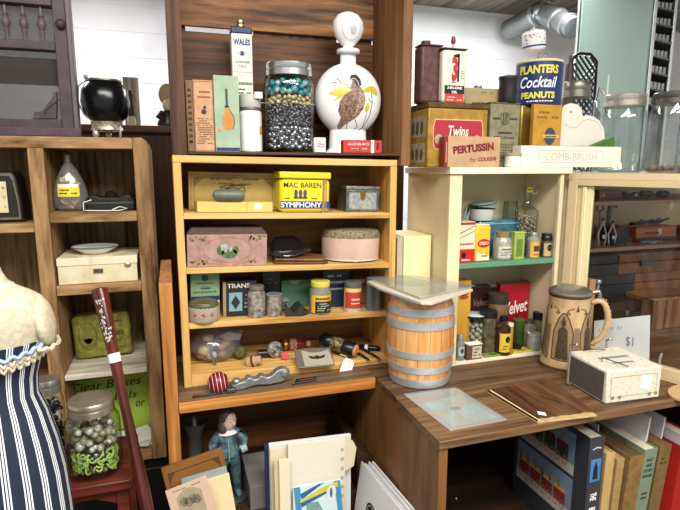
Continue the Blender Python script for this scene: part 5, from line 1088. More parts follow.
# stein
q=on(564.5,374,TZ); 
t=thing('beer_stein','tan stoneware beer stein with dark gothic figures and pewter lid, on the table','stein',(q.x+.041,q.y+.046,TZ0))
c=Vector((q.x+.041,q.y+.046,0)); sY=c.y; ppm=FP*ray(578,330).y/sY
zz=lambda y:Z(574,y,sY-.02)-TZ0
rr=lambda n:n/ppm*.845
H=zz(297.5)
clay=M('#cbb086',.35,var=.14,scale=30,h2='#ab8b63')
prof=[(rr(28),0),(rr(28.8),.004),(rr(28),.010),(rr(27.4),.016),(rr(26.4),.026),(rr(22.8),H*.86),(rr(22.4),H*.96),(rr(22.8),H)]
B().lathe(prof,n=64).obj('body',clay,t)
B().lathe([(rr(29.0),.003),(rr(29.2),.005),(rr(28.3),.0095)],n=64,cap=False).obj('foot_band',M('#5b3a26',.3,var=.2),t)
B().lathe([(rr(22.6),H+.0003),(rr(23.2),H+.002),(rr(22.8),H+.006)],n=64).obj('brown_rim',M('#4d2f20',.3),t)
pw=M('#a8a7a2',.28,.8,var=.25,scale=30)
B().lathe([(rr(23.3),H+.0063),(rr(24),H+.008),(rr(23.8),H+.0125),(rr(21),H+.016),(rr(17),H+.021),(rr(10),H+.024),(.0005,H+.0245)],n=56,cap1=False).obj('pewter_lid',pw,t)
def ri(z):
    for (r0,z0_),(r1,z1_) in zip(prof,prof[1:]):
        if z<=z1_: return r0+(r1-r0)*(z-z0_)/max(1e-6,z1_-z0_)
    return prof[-1][0]
fa=-PI/2-.50   # direction facing the viewer
def sm_(off,a0):
    def f(x,z): r=ri(z)+off; a=fa+a0+x/r; return (r*cos(a),r*sin(a),z)
    return f
dk=M('#2a211c',.45,var=.75,scale=420,h2='#5f4c38',lo=.40,hi=.55)
dks=M('#3a2c24',.45,var=.1)
for a0,nm in ((-.42,1),(.78,2),(-1.75,3)):
    Wn=rr(11.5); arch=[(-Wn,H*.16),(Wn,H*.16),(Wn*.95,H*.55)]+[(Wn*.95*(1-i/8),H*(.55+.26*math.sin(i/8*PI/2))) for i in range(1,9)]+[(-Wn*.95*(i/8),H*(.81-.26*(1-math.cos(i/8*PI/2)))) for i in range(1,9)]
    decal(t,'arched_panel',[arch],M('#9c8058',.4,var=.3,scale=60),sm_(.0006,a0),3)
    decal(t,'panel_outline',[p for p in stroke(arch+[arch[0]],.0022)],dks,sm_(.0010,a0),2)
    decal(t,'robed_figure',[[(-Wn*.62,H*.18),(Wn*.62,H*.18),(Wn*.5,H*.42),(Wn*.42,H*.58),(Wn*.15,H*.62),(-Wn*.15,H*.62),(-Wn*.45,H*.58),(-Wn*.5,H*.40)],ell(0,H*.67,Wn*.22,H*.05),[(-Wn*.2,H*.70),(Wn*.2,H*.70),(0,H*.77)]],dk,sm_(.0012,a0),2)
    decal(t,'scroll_print',[p for s_ in (-1,1) for p in stroke([(s_*Wn*.3,H*.88),(s_*Wn*.8,H*.86),(s_*Wn*1.1,H*.80),(s_*Wn*.7,H*.80),(s_*Wn*.9,H*.84)],.0016)]+[[(-Wn*.15,H*.84),(Wn*.15,H*.84),(0,H*.93)]],dks,sm_(.0012,a0+.6),1)
    decal(t,'divider_bar',strips(-rr(3),rr(3),H*.14,H*.62,3),M('#8a7258',.4,var=.3),sm_(.0006,a0+.6),0)
# handle curls to the right (away from the figure panel)
ha=math.radians(-36); hx,hy=cos(ha),sin(ha)
P=[(rr(22),H*.90),(rr(30),H*.97),(rr(37),H*.93),(rr(41),H*.80),(rr(42),H*.66),(rr(39),H*.50),(rr(33),H*.40),(rr(25),H*.32)]
P=[(r*hx,r*hy,z) for r,z in P]
b=B(); b.tube(P,[.006,.0075,.0078,.0075,.0072,.0068,.0062,.0055],n=14); b.obj('handle',clay,t,sub=1)
b=B()
for i in range(1,6):
    for s_ in (0,.33,.66):
        p=Vector(P[i]).lerp(Vector(P[i+1]),s_); o_=(p-Vector((rr(28)*hx,rr(28)*hy,H*.65))).normalized(); b.sph(p+o_*.0066,.0019,n=8)
b.obj('handle_beading',M('#c9ad84',.4),t)
b=B(); b.tube([(rr(24)*hx,rr(24)*hy,H+.012),(rr(30)*hx,rr(30)*hy,H+.014),(rr(31.5)*hx,rr(31.5)*hy,H+.005),(rr(32)*hx,rr(32)*hy,H*.975)],[.004,.005,.004,.003],n=10); b.obj('hinge',pw,t)
b=B(); b.tube([(rr(28)*hx,rr(28)*hy,H+.014),(rr(29)*hx,rr(29)*hy,H+.030)],[.0035,.0025],n=10); b.sph((rr(29)*hx,rr(29)*hy,H+.037),.0065); b.obj('thumb_lift',pw,t)
# cream painted toaster-like box with wire handles
TBc=on(600,400,TZ)
p0=on(568,368+11,TZ); 
F0=on(605,405,TZ); F1=on(659,398,TZ); S0=on(573,381,TZ)
F0.z=F1.z=S0.z=0
ux=(F1-F0); wx=ux.length; ux.normalize(); uy=Vector((-ux.y,ux.x,0)); dep=min(.115,(S0-F0).dot(uy)) if (S0-F0).dot(uy)>.05 else .10
rz_=math.atan2(ux.y,ux.x); dep=(S0-F0).length
hT=Z(607,372,F0.y)-TZ
cT=F0+ux*wx/2+uy*dep/2
t=thing('wire_handled_heater','chipped cream metal stovetop toaster box with wire handles and pierced side, on the table','toaster',(cT.x,cT.y,TZ0),rz=rz_)
cr_=M('#d6d0bf',.5,var=.2,scale=150,h2='#b3a995',lo=.34,hi=.46,bump=.3)
B().box(-wx/2,wx/2,-dep/2,dep/2,.001,hT).obj('body',cr_,t,bev=.003)
# pierced left side
b=B(); b.box(-wx/2-.0012,-wx/2-.0002,-dep/2+.008,dep/2-.006,.006,hT-.006); 
def mesh_(nt,v,N,L):
    mp=N('ShaderNodeMapping'); mp.inputs['Rotation'].default_value=(math.radians(45),0,0); mp.inputs['Scale'].default_value=(1,330,330); L(v,mp.inputs['Vector']); k=N('ShaderNodeTexVoronoi'); k.inputs['Scale'].default_value=1; k.inputs['Randomness'].default_value=0; L(mp.outputs[0],k.inputs['Vector'])
    return ramp(nt,k.outputs['Distance'],[(.0,'#1f1d1b'),(.42,'#1f1d1b'),(.5,'#8d8a80')])
b.obj('pierced_panel',graph(mesh_,.5,.2,'pierce'),t)
decal(t,'front_groove',stroke([(-wx*.42,hT*.2),(-wx*.42,hT*.8),(wx*.42,hT*.8),(wx*.42,hT*.2),(-wx*.42,hT*.2)],.0012),M('#aea583',.6),flat(-dep/2-.0005)); decal(t,'white_sticker',[[(wx*.10,hT*.40),(wx*.14,hT*.80),(wx*.32,hT*.70),(wx*.28,hT*.30)]],tagw,flat(-dep/2-.0008))
decal(t,'front_groove',[ell(x*wx,hT*.18,.004,.004) for x in (-.38,-.25,.3,.42)],M('#8d7f63',.5),flat(-dep/2-.0008))
word(t,'~',0,dep*.05,wx*.6,dep*.14,M('#7a8493',.6),topm(hT+.0006),.02); word(t,'~',0,-dep*.2,wx*.4,dep*.10,M('#7a8493',.6),topm(hT+.0006),.02)
wm=M('#b9b2a2',.4,.5,var=.4,scale=90)
B().tube([(-wx*.30,-dep*.1,hT+.001),(-wx*.30,-dep*.1,hT+.010),(-wx*.1,-dep*.46,hT+.004)],.0011,n=6).obj('wire_clip',M('#3b3a37',.4,.6),t); B().tube([(-wx*.25,dep*.46,hT+.001),(-wx*.1,dep*.3,hT+.009),(wx*.12,dep*.36,hT+.003)],.0011,n=6).obj('wire_clip',M('#3b3a37',.4,.6),t)
# end handles: upright wire legs folded up at both ends
B().tube([(-wx/2-.004,dep*.34,.003),(-wx/2-.010,dep*.34,.004),(-wx/2-.010,dep*.34,hT+.022),(-wx/2-.018,dep*.10,hT+.034)],.0022,n=8).obj('wire_leg',wm,t)
B().tube([(wx/2+.002,-dep*.3,.004),(wx/2+.014,-dep*.3,.004),(wx/2+.018,-dep*.3,hT*.7),(wx/2+.020,-dep*.28,hT+.004),(wx/2+.034,-dep*.2,hT+.010)],.0022,n=8).obj('wire_leg',wm,t)
B().tube([(wx*.28,dep*.5+.002,hT*.8),(wx*.28,dep*.5+.004,hT+.016),(wx*.16,dep*.30,hT+.030)],.0020,n=8).obj('wire_leg',wm,t)
t.name='stovetop_toaster'
# cork mat at the right edge of the table
b=B(); b.slab([(1.035+.105*cos(i/30*2*PI)+.03,.800+.045*sin(i/30*2*PI)-.02) for i in range(30)],0,.006) if False else b.slab([(.035*cos(i/30*2*PI)*2,.045*sin(i/30*2*PI)) for i in range(30)],0,.006)
qm=on(690,394,TZ); solo(b,'cork_mat',M('#c9a878',.8,var=.35,scale=160),'round cork mat cut off by the right edge of the photo','mat',(qm.x+.012,qm.y-.01,TZ0),bev=.001)
# =================== BOOKS IN THE TABLE BAY ===================
BF_=.590
def book(name,label,px1,px2,ytop,Y,dep,cov,pages=None,lean=0,cat='book',group=None,foot=BF_+.0005,spine=True):
    x0,x1=X(px1,ytop,Y),X(px2,ytop,Y); zt_=Z((px1+px2)/2,ytop,Y); w=x1-x0; h=zt_-foot
    t=thing(name,label,cat,((x0+x1)/2,Y+dep/2,foot),group=group)
    sh_=lambda z:-(h-z)*math.tan(lean)
    def slab(xa,xb,ya,yb,za,zb_,nm,m): b=B(); b.hexa([(xa+sh_(za),ya,za),(xb+sh_(za),ya,za),(xb+sh_(za),yb,za),(xa+sh_(za),yb,za),(xa+sh_(zb_),ya,zb_),(xb+sh_(zb_),ya,zb_),(xb+sh_(zb_),yb,zb_),(xa+sh_(zb_),yb,zb_)]); return b.obj(nm,m,t,bev=.0005)
    if pages:
        e=.0015; slab(-w/2,-w/2+e,-dep/2,dep/2,0,h,'cover',cov); slab(w/2-e,w/2,-dep/2,dep/2,0,h,'cover',cov); slab(-w/2+e+.0001,w/2-e-.0001,-dep/2,-dep/2+.002,0,h,'spine',cov); slab(-w/2+e+.0002,w/2-e-.0002,-dep/2+.0022,dep/2-.002,.003,h-.004,'pages',pages)
    else: slab(-w/2,w/2,-dep/2,dep/2,0,h,'body',cov)
    fm=lambda x,z:(x+sh_(z),-dep/2-.0008,z); lm=lambda y,z:(-w/2+sh_(z)-.0008,y,z)
    return t,w,h,fm,lm
pg=M('#d8cfb8',.7,var=.15,scale=80); gy=M('#383b43',.35,var=.06)
t,w,h,fm,lm=book('circus_book','dark grey picture book with circus wagon photos on its cover, leftmost in the bay',591,605,437,.775,.235,gy,pg)
lp2=lambda px,py,x=None:None
def cov(u,v): return (-.1175+.235*(1-u),h*v)     # u: 0 at the back edge, 1 at the spine
pc_=lambda u0,u1,v0,v1:[cov(u0,v0),cov(u1,v0),cov(u1,v1),cov(u0,v1)]
cov=lambda u,v:(.1175-.235*u,h*v)
sky_=M('#7587a0',.3,var=.1,scale=20)
wg=[(.10,.80,.95),(.44,.80,.95)]
for k_,(v0,v1) in enumerate(((.60,.955),(.20,.57))):
    decal(t,'photo_panel',[[cov(.06,v0),cov(.84,v0),cov(.84,v1),cov(.06,v1)]],sky_,lm)
    l2=lambda y,z:(lm(y,z)[0]-.0005,y,z); l3=lambda y,z:(lm(y,z)[0]-.0010,y,z)
    decal(t,'ground_print',[[cov(.06,v0),cov(.84,v0),cov(.84,v0+.09),cov(.06,v0+.09)]],M('#b9b6b0',.3,var=.2),l2)
    decal(t,'wagon_print',[[cov(.10+i*.17,v0+.09),cov(.25+i*.17,v0+.09),cov(.25+i*.17,v0+.20),cov(.10+i*.17,v0+.20)] for i in range(4)],M(['#3d4f48','#8d3b36'][k_],.3,var=.5,scale=120),l2)
    decal(t,'wagon_roof_print',[[cov(.09+i*.17,v0+.20),cov(.26+i*.17,v0+.20),cov(.24+i*.17,v0+.235),cov(.11+i*.17,v0+.235)] for i in range(4)],M(['#7c2428','#c9a54a'][k_],.3),l3)
    decal(t,'wheel_print',[ring(*cov(.13+i*.085,v0+.085),.007,.011,.0022,12)[j] for i in range(8) for j in range(12)],M('#b9793a',.3),l3)
    decal(t,'rider_print',[ell(*cov(.12+i*.11,v0+.245+.01*(i%3)),.004,.014,8) for i in range(6)],M(['#b9a06a','#c98f3a'][k_],.3,var=.6,scale=200,h2='#3b4c40'),l3)
for i,(tx,zc_,sz) in enumerate((('THE',.50,.05),('BEER',.37,.06),('P',.27,.015))):
    word(t,tx,0,0,h*sz*1.3,w*.45,white,(lambda zc_: lambda a,b_: fm(b_,h*zc_-a))(zc_),.03)
decal(t,'spine_picture',[rect(-w*.36,w*.36,h*.63,h*.82)],M('#4c7fb5',.3,var=.2),fm); decal(t,'spine_figure',[[(-w*.18,h*.65),(w*.18,h*.65),(w*.14,h*.75),(0,h*.80),(-w*.14,h*.75)]],M('#1f2738',.3),lambda x,z:(fm(x,z)[0],fm(x,z)[1]-.0004,z)); decal(t,'spine_mark',stroke([(-w*.3,h*.90),(0,h*.915),(w*.3,h*.905)],.003),M('#c9ced6',.3),fm)
book('grey_board','thin mid-grey card standing just right of the circus book',598.3,599.3,425,.80,.16,M('#8e8b8e',.6,var=.05))
book('cream_booklet','tan-edged booklet between the circus book and the white sheet',607,615.3,453,.785,.17,M('#c2a26c',.6,var=.25,scale=40),M('#b99b68',.7,var=.2),lean=.03)
t,*_=book('white_pamphlet','white pamphlet with red edge leaning among the tan booklets',614.0,614.7,452,.79,.15,M('#dcd8da',.5,var=.05),lean=.03)
book('tan_booklet','narrow tan booklet with frayed spine, left of the thick brown book',618,625,459,.785,.16,M('#a98a58',.6,var=.3,scale=60),lean=.05)
book('thick_brown_book','thick worn ochre-brown book left of the green reader',631,644.5,456,.782,.20,M('#8f6f3f',.7,var=.35,scale=50,h2='#6a4e2a'),M('#5f4a30',.8,var=.2),lean=.09)
t,w,h,fm,lm=book('green_reader','faded grey-green school reader with dark spine lettering',646,658,449,.785,.20,M('#75866f',.6,var=.12,scale=30),pg,lean=.10)
for s_,zc_ in (('FACT',.88),('AND',.82),('STORY',.76),('READER',.70),('~',.50),('~',.45)): word(t,s_,0,h*zc_,w*(.78 if len(s_)>4 else .5),h*.034,M('#2a3028',.6),fm,.02)
t,w,h,fm,lm=book('brown_reader','narrow worn brown book between the green reader and the red book',661,672,446,.79,.18,M('#7c6238',.7,var=.35,scale=60),lean=.11)
fineprint(t,-w*.3,w*.3,h*.78,h*.88,M('#4a3620',.6),fm,2)
book('white_file','tall white card file standing behind the green reader',644.5,646,418,.815,.16,M('#d3d0d4',.6,var=.04),lean=.105)
book('white_file','white card file just behind the red book, right of the tall white one',656.5,658,419,.82,.16,M('#d3d0d4',.6,var=.04),lean=.11)
t,w,h,fm,lm=book('red_book','tall bright red book with grey-white upper cover, at the right edge',685,696,436,.775,.21,M('#a8231f',.4,var=.1),pg,lean=.10)
decal(t,'pale_cover_top',[[(-.105,h*.90),(.105,h*.90),(.105,h*1.0),(-.105,h*1.0)]],M('#bdbabd',.5),lm)

gx_=X(659,449,.785)
for o,gx2 in ((bpy.data.objects['white_file'],gx_),(bpy.data.objects['white_file.001'],X(674,446,.79))): o.location.x=gx2+.0035
# =================== GREEN SHELF OF THE CREAM CABINET ===================
GZ=GS+.0003
def gcan(*a,**k): return smalljar(*a,**k)
t,w,h,F_=carton('red_spice_tin','red and cream spice tin with diagonal stripes, left end of the green shelf','tin',456.5,475,222,GZ,1.062,.03,M('#ddd2b4',.4,var=.08),bev=.001)
decal(t,'red_base',[rect(-w*.48,w*.48,h*.01,h*.34)],red,F_); decal(t,'red_cap',[rect(-w*.48,w*.48,h*.93,h*.99)],M('#a5322a',.4),F_); decal(t,'stripe',stroke([(-w*.46,h*.70),(w*.46,h*.90)],.0016)+stroke([(-w*.46,h*.58),(w*.46,h*.78)],.0012),M('#2a2420',.4),F_); word(t,'~',0,h*.47,w*.8,h*.07,M('#a5322a',.5),F_,.02); decal(t,'bird_mark',[ell(-w*.1,h*.2,w*.12,h*.07),[(-w*.16,h*.13),(w*.0,h*.13),(-w*.05,h*.18)]],M('#141210',.4),lambda x,z:(x,-.0160,z)); word(t,'~',0,h*.08,w*.5,h*.05,white,lambda x,z:(x,-.0160,z),.0,.3)
t=thing('grey_feathers','grey-green dried leaves standing in a small pot behind the red spice tin','leaves',(X(462,215,1.11),1.12,GZ))
B().lathe([(.012,0),(.014,.04),(.012,.05)],n=16).obj('pot',M('#9a9a90',.4),t)
for i,(dx,hh,ln) in enumerate(((-.002,.075,0),(.006,.082,.006),(.010,.070,.012))):
    b=B(); b.prism([(dx-.002,.05),(dx+.002,.05),(dx+.008+ln,.05+hh*.6),(dx+.010+ln,.05+hh),(dx+.001+ln*.5,.05+hh*.6)],-.001+i*.004,.001+i*.004); b.obj('leaf',M('#7d8a82',.5,var=.2),t)
c,R,h=rnd(475,491,226,GZ,1.078)
t,w,h,F_=carton('yellow_shaker','yellow cardboard shaker tin with a red oval, beside the corked bottle','tin',475.5,490.5,226,GZ,1.064,.025,M('#e3b932',.4,var=.05),bev=.004)
decal(t,'red_oval',[ell(w*.05,h*.52,w*.42,h*.12)],red,F_); word(t,'STEERO',w*.05,h*.52,w*.6,h*.09,M('#f0dcb4',.5),lambda x,z:(x,-.0135,z),.03); decal(t,'cream_base',[[(-w*.4,h*.04),(w*.42,h*.04),(w*.42,h*.16),(-w*.4,h*.28)]],M('#e9dfc2',.4),F_); word(t,'~',w*.1,h*.17,w*.4,h*.07,M('#7a2a20',.5),lambda x,z:(x,-.0136,z),.02)
B().box(-w/2+.002,w/2-.002,-.0105,.0105,h+.0002,h+.004).obj('lid',M('#efe9d6',.4),t,bev=.002)
# blue-green glass box behind
t=thing('blue_glass_box','blue-green pressed glass box at the back of the green shelf, under the stacked lids','box',((X(478,240,1.14)+X(522,240,1.14))/2,1.163,GZ))
w=X(522,240,1.14)-X(478,240,1.14); h=Z(500,220,1.14)-GZ
bg=M('#4f8196',.12,.1,var=.45,scale=40,h2='#2a5668',spec=.9); B().box(-w/2,w/2,-.025,.025,0,h).obj('body',bg,t,bev=.006); b=B(); b.tube([(-w*.42,-.0262,h*.1),(-w*.42,-.0262,h*.8),(-w*.3,-.0262,h*.9),(w*.3,-.0262,h*.9),(w*.42,-.0262,h*.8),(w*.42,-.0262,h*.1)],.0018,n=6); b.obj('moulded_rib',M('#7fb0c2',.1,spec=.9),t)
w2=X(497,210,1.14)-X(476,210,1.14); gx=X(486,210,1.14)
t=thing('white_pot','small white china pot under two tilted green lids, on the blue glass box','pot',(gx,1.158,GZ+h+.0003)); hh=Z(486,209,1.15)-GZ-h
B().lathe([(w2*.45,0),(w2*.5,hh*.5),(w2*.48,hh)],n=28).obj('body',M('#b9bcb4',.25,var=.06),t)
for i,(an,z_) in enumerate(((.10,hh+.0035),(-.14,hh+.0125))):
    tt=thing('enamel_cover',['lower grey-green enamel lid with black rim on the white pot','upper grey-green enamel lid tilted on top of the lower one'][i],'cover',(gx+.002,1.158,GZ+h+z_),ry=an)
    B().lathe([(w2*.52,0),(w2*.54,.002),(w2*.5,.0055),(w2*.2,.0062)],n=30).obj('lid',M('#7f978c',.3,var=.1),tt); B().lathe([(w2*.525,-.0005),(w2*.548,.0005),(w2*.545,.002)],n=30,cap=False).obj('rim',ink,tt)
t,R,H,h=smalljar('corked_bottle','short wide glass bottle with a big cork and paper label',492.5,511.5,237,GZ,1.085,M('#a5a594',.15,.05,var=.3,scale=60,spec=.8),None,.0,neck=.78)
B().lathe([(R*.66,h+.0002),(R*.72,h+.012),(R*.70,h+.0125)],n=24).obj('cork',M('#a9814f',.75,var=.4,scale=160,bump=.3),t)
decal(t,'label',strips(-R*1.0,R*1.1,h*.12,h*.62,10),M('#cfccb9',.5,var=.25,scale=120),cylm(R+.0005)); word(t,'~',-R*.1,h*.50,R*1.3,h*.12,M('#7c4232',.5),cylm(R+.0009),.02); fineprint(t,-R*.8,R*.9,h*.18,h*.40,M('#4b5a6a',.5),cylm(R+.0009),3)
t,w,h,F_=carton('green_narrow_tin','narrow light green tin with worn lettering','tin',514.5,524.5,233.5,GZ,1.065,.018,M('#9cb052',.4,var=.15,scale=60),bev=.001)
t['label']='narrow light green tin standing between the corked and square-labelled bottles'; decal(t,'panel',[rect(-w*.3,w*.3,h*.12,h*.78)],M('#6e8a3f',.4,var=.4,scale=120),F_); B().box(-w/2-.0006,w/2+.0006,-.0096,.0096,h+.0002,h+.004).obj('lid',M('#b7c466',.4),t,bev=.001)
t,R,H,h=smalljar('spice_bottle','glass spice bottle with yellow label and dark square mark',526.5,539.5,232.5,GZ,1.078,M('#9d9c8c',.15,.05,var=.3,spec=.8),M('#b4b1a6',.3,.6),.14,neck=.6)
decal(t,'label',strips(-R*1.1,R*1.1,h*.05,h*.66,8),M('#d9a94e',.5,var=.1),cylm(R+.0005)); decal(t,'square_mark',strips(-R*.55,R*.55,h*.28,h*.50,4),M('#5c3226',.5),cylm(R+.0009)); fineprint(t,-R*.6,R*.6,h*.1,h*.2,M('#8c4a2a',.5),cylm(R+.0009),1,dens=1)
t,R,H,h=smalljar('black_cap_bottle','small bottle with tall black cap and round black mark on a cream label',540.5,551.5,240,GZ,1.078,M('#4a4436',.2,var=.2,spec=.7),None,.0,neck=.85)
B().lathe([(R*.98,h+.0002),(R*1.02,h+.002),(R*1.0,h+.008),(R*.9,h+.011),(R*.98,h+.012),(R*.95,h+.017)],n=24).obj('cap',M('#131416',.3,spec=.6),t); decal(t,'label',strips(-R*1.1,R*1.1,h*.08,h*.85,8),M('#c4ab74',.5),cylm(R+.0005)); decal(t,'round_mark',[ell(0,h*.58,R*.55,h*.2)],ink,cylm(R+.0009),1)
t,R,H,h=smalljar('glass_jug','clear glass syrup jug of pearls with a yellow tag on its neck and round handle',514,537.5,203,GZ,1.130,clear,None,0,neck=.35,bodyname='glass_body')
hn=Z(537,186,1.12)-GZ; B().lathe([(R*.36,H),(R*.28,H+.006),(R*.30,hn-.004),(R*.42,hn)],n=24,cap=False).obj('glass_neck',clear,t)
decal(t,'yellow_tag',[rect(-.013,.005,hn-.016,hn-.002)],M('#c9b235',.4),flat(-R*.45)); fineprint(t,-.012,.004,hn-.012,hn-.006,ink,flat(-R*.45-.0005),1,dens=1)
b=B(); b.tube([(R*.35+.0085+.0085*cos(a),-.002,hn-.010+.010*sin(a)) for a in [i/16*2*PI for i in range(16)]],.0024,n=8,close=True); b.obj('handle',M('#b4b6ae',.1,.2,spec=1),t)
beads('pearls filling the clear glass jug on the green shelf',t.location,R*.92,.003,H*.80,150,.003,.0045,M('#b9a889',.2,.1,var=.5,scale=60,h2='#5c5444'),41)
t,R,H,h=smalljar('glass_carafe','clear glass carafe half hidden behind the pearl jug, back of green shelf',502,517,201,GZ,1.172,GL('#dfe3dc','#7f857c',1.5),None,0,neck=.9,bodyname='glass_body')
# =================== BOTTOM OF THE CREAM CABINET ===================
BZ_=.9363
def con(px,py): q=on(px,py,BZ_); return q
def cj(name,label,x1,x2,yt,yb,body,lid,lidf=.14,dy=0,**k):
    q=con((x1+x2)/2,yb); 
    Rg=(x2-x1)/2/FP*q.y/ray((x1+x2)/2,yb).y
    return smalljar(name,label,x1,x2,yt,BZ_,max(q.y+Rg*.9,CF+.004+Rg)+dy,body,lid,lidf,**k)
t,w,h,F_=carton('yellow_tea_box','tall yellow and red box behind the barrel at the left of the cabinet floor','box',454.5,470,281,BZ_,1.10,.03,M('#c9972f',.45,var=.12)); decal(t,'red_roundel',[ell(w*.05,h*.86,w*.36,h*.06),ell(w*.05,h*.78,w*.3,h*.03)],M('#a83a26',.5),F_); decal(t,'blue_line',[rect(-w*.45,w*.45,h*.92,h*.94)],M('#6f5a24',.5),F_)
t,w,h,F_=carton('tobacco_tin','dark maroon tobacco tin with faint lettering, behind the white-topped jar','tin',471,489.5,286,BZ_,1.15,.02,M('#3b1a1c',.4,var=.2),bev=.002); word(t,'Velvet',0,h*.72,w*.8,h*.12,M('#8a7a5c',.5),F_,.0,.2)
t,w,h,F_=carton('tobacco_tin','bright red tobacco tin with white script at the back of the cabinet floor','tin',499.5,528.5,285,BZ_,1.135,.022,M('#a21826',.35,var=.05),bev=.002)
word(t,'Velvet',w*.05,h*.62,w*.78,h*.22,white,F_,.015,.3,rot=.12); B().box(-w/2-.001,w/2+.001,-.012,.012,h+.0003,h+.005).obj('lid',M('#7c2a2c',.35),t,bev=.001); decal(t,'pipe_print',[[(-w*.05,h*.33),(w*.3,h*.42),(w*.3,h*.38),(w*.02,h*.28)]],M('#e3ded2',.4),F_); decal(t,'pipe_bowl',[ell(w*.08,h*.43,w*.06,h*.03)],M('#241612',.4),F_)
br=M('#3c2416',.15,var=.3,spec=.9); dj=M('#6b6048',.15,var=.4,scale=60,h2='#37301f',spec=.8); bk=M('#17171a',.35)
def jar_at(name,label,x1,x2,yt,Y,body,lid,lidf=.14,**k): return smalljar(name,label,x1,x2,yt,BZ_,Y,body,lid,lidf,**k)
jar_at('brown_jar','large brown jar with wide dark lid standing between the two tobacco tins',487,508,293,1.112,M('#7d5f3f',.2,var=.3,spec=.7),M('#3d342a',.4,var=.2),.17,neck=.96)
t,R,H,h=jar_at('pebble_jar','square-looking clear jar of white pebbles with pale black-rimmed lid',462.5,485.5,314,1.11,clear,M('#c9d6d2',.3,var=.05),.06,neck=.95,bodyname='glass_body')
B().lathe([(R*1.01,H+.0002),(R*1.03,h-.0005),(R*1.01,h-.0004)],n=30,cap=False).obj('black_rim',bk,t)
beads('white and grey pebbles inside the pale-lidded jar',t.location,R*.92,.003,H*.85,80,.005,.0075,M('#b9b6a2',.4,var=.4,scale=60,h2='#7a765f'),51)
jar_at('dark_jar','glass jar of dark herbs with a broad black lid, left of the brown bottle',479,496.5,310,1.095,dj,M('#1f1f20',.4),.16,neck=.97)
t,R,H,h=jar_at('medicine_bottle','brown medicine bottle with black cap and yellow label',495.5,511,321,1.068,br,None,0,neck=.5)
B().lathe([(R*.5,h+.0002),(R*.56,h+.002),(R*.56,h+.012),(R*.48,h+.013)],n=22).obj('cap',bk,t); decal(t,'label',strips(-R*1.1,R*1.0,h*.12,h*.68,8),M('#d9b83a',.5,var=.08),cylm(R+.0005)); decal(t,'round_mark',[ell(0,h*.5,R*.35,h*.10)],ink,cylm(R+.0009),1); fineprint(t,-R*.7,R*.7,h*.18,h*.34,M('#6a5418',.5),cylm(R+.0009),2)
t,R,H,h=jar_at('cork_vial','thin yellow vial with white crystalline top, right of the brown medicine bottle',503.5,511.5,323,1.0545+.008,M('#b9903c',.3,var=.3,scale=80),M('#d9d3c2',.6,var=.2,bump=.5,scale=200),.10,neck=.95)
t.location.y=1.061; t.location.x=X(507.5,340,1.061)+.0045
jar_at('green_lid_jar','jar with dark olive lid under the red tin, behind the black disc',512,525,319,1.108,M('#3b4a22',.3,var=.3),M('#4c5b24',.4,var=.2),.2,neck=.97)
jar_at('clear_jar','small clear glass jar with dark contents at the right of the yellow packet',521,536,320,1.10,M('#8c8878',.12,.1,var=.5,scale=60,h2='#4c4636',spec=.9),M('#3f3a34',.4),.08,neck=.7)
jar_at('black_top_jar','narrow glass jar with round black lid nearest the right wall',532,543.5,312,1.105,M('#77735c',.15,var=.4,scale=60,spec=.8),bk,.22,neck=.95)
jar_at('squat_glass_pot','squat clear glass pot in front of the two jars by the right wall',526,541,333,1.072,M('#9a9b90',.1,.1,var=.4,scale=60,spec=.9),M('#a9a99e',.15,.2,spec=.9),.15,neck=.9)
b=B(); b.lathe([(.0125,0),(.0135,.003),(.013,.010),(.010,.0125)],n=28); solo(b,'black_disc',bk,'shiny black jar lid lying flat between the vial and the clear jar','lid',(X(516.5,342,1.085),1.085,BZ_+.0002))
t,R,H,h=jar_at('tiny_bottle','tiny glass bottle with silver cap and pale label beside the barrel',455.5,464.5,334,1.066,M('#8f9488',.15,.1,var=.3,spec=.8),M('#b7b7ae',.3,.6),.22,neck=.8); decal(t,'label',strips(-R*.9,R*1.0,H*.25,H*.7,5),M('#b9c2bb',.5),cylm(R+.0005)); decal(t,'round_mark',[ell(0,H*.5,R*.4,H*.12)],M('#3b4a3e',.5),cylm(R+.0009),1)
t,w,h,F_=carton('small_brown_box','small brown box with cream script label, a folded card lying over it','box',467,482,345,BZ_,1.055,.022,M('#6b4c34',.5,var=.2)); decal(t,'cream_label',[rect(-w*.15,w*.46,h*.1,h*.9)],M('#c9bfa2',.5,var=.2,scale=120),F_); fineprint(t,-w*.1,w*.4,h*.2,h*.8,M('#4a3b2c',.5),lambda x,z:(x,-.0120,z),3)
b=B(); b.hexa([(-.016,-.012,.0003),(.022,-.012,.0003),(.022,.012,.0003),(-.018,.012,.0003),(-.016,-.012,.001),(.022,-.012,.001),(.022,.012,.001),(-.018,.012,.001)]); o=b.obj('folded_card',tagw,None); o.location=(t.location.x,t.location.y,BZ_+h); props(o,'small folded white card lying on the small brown box','card')
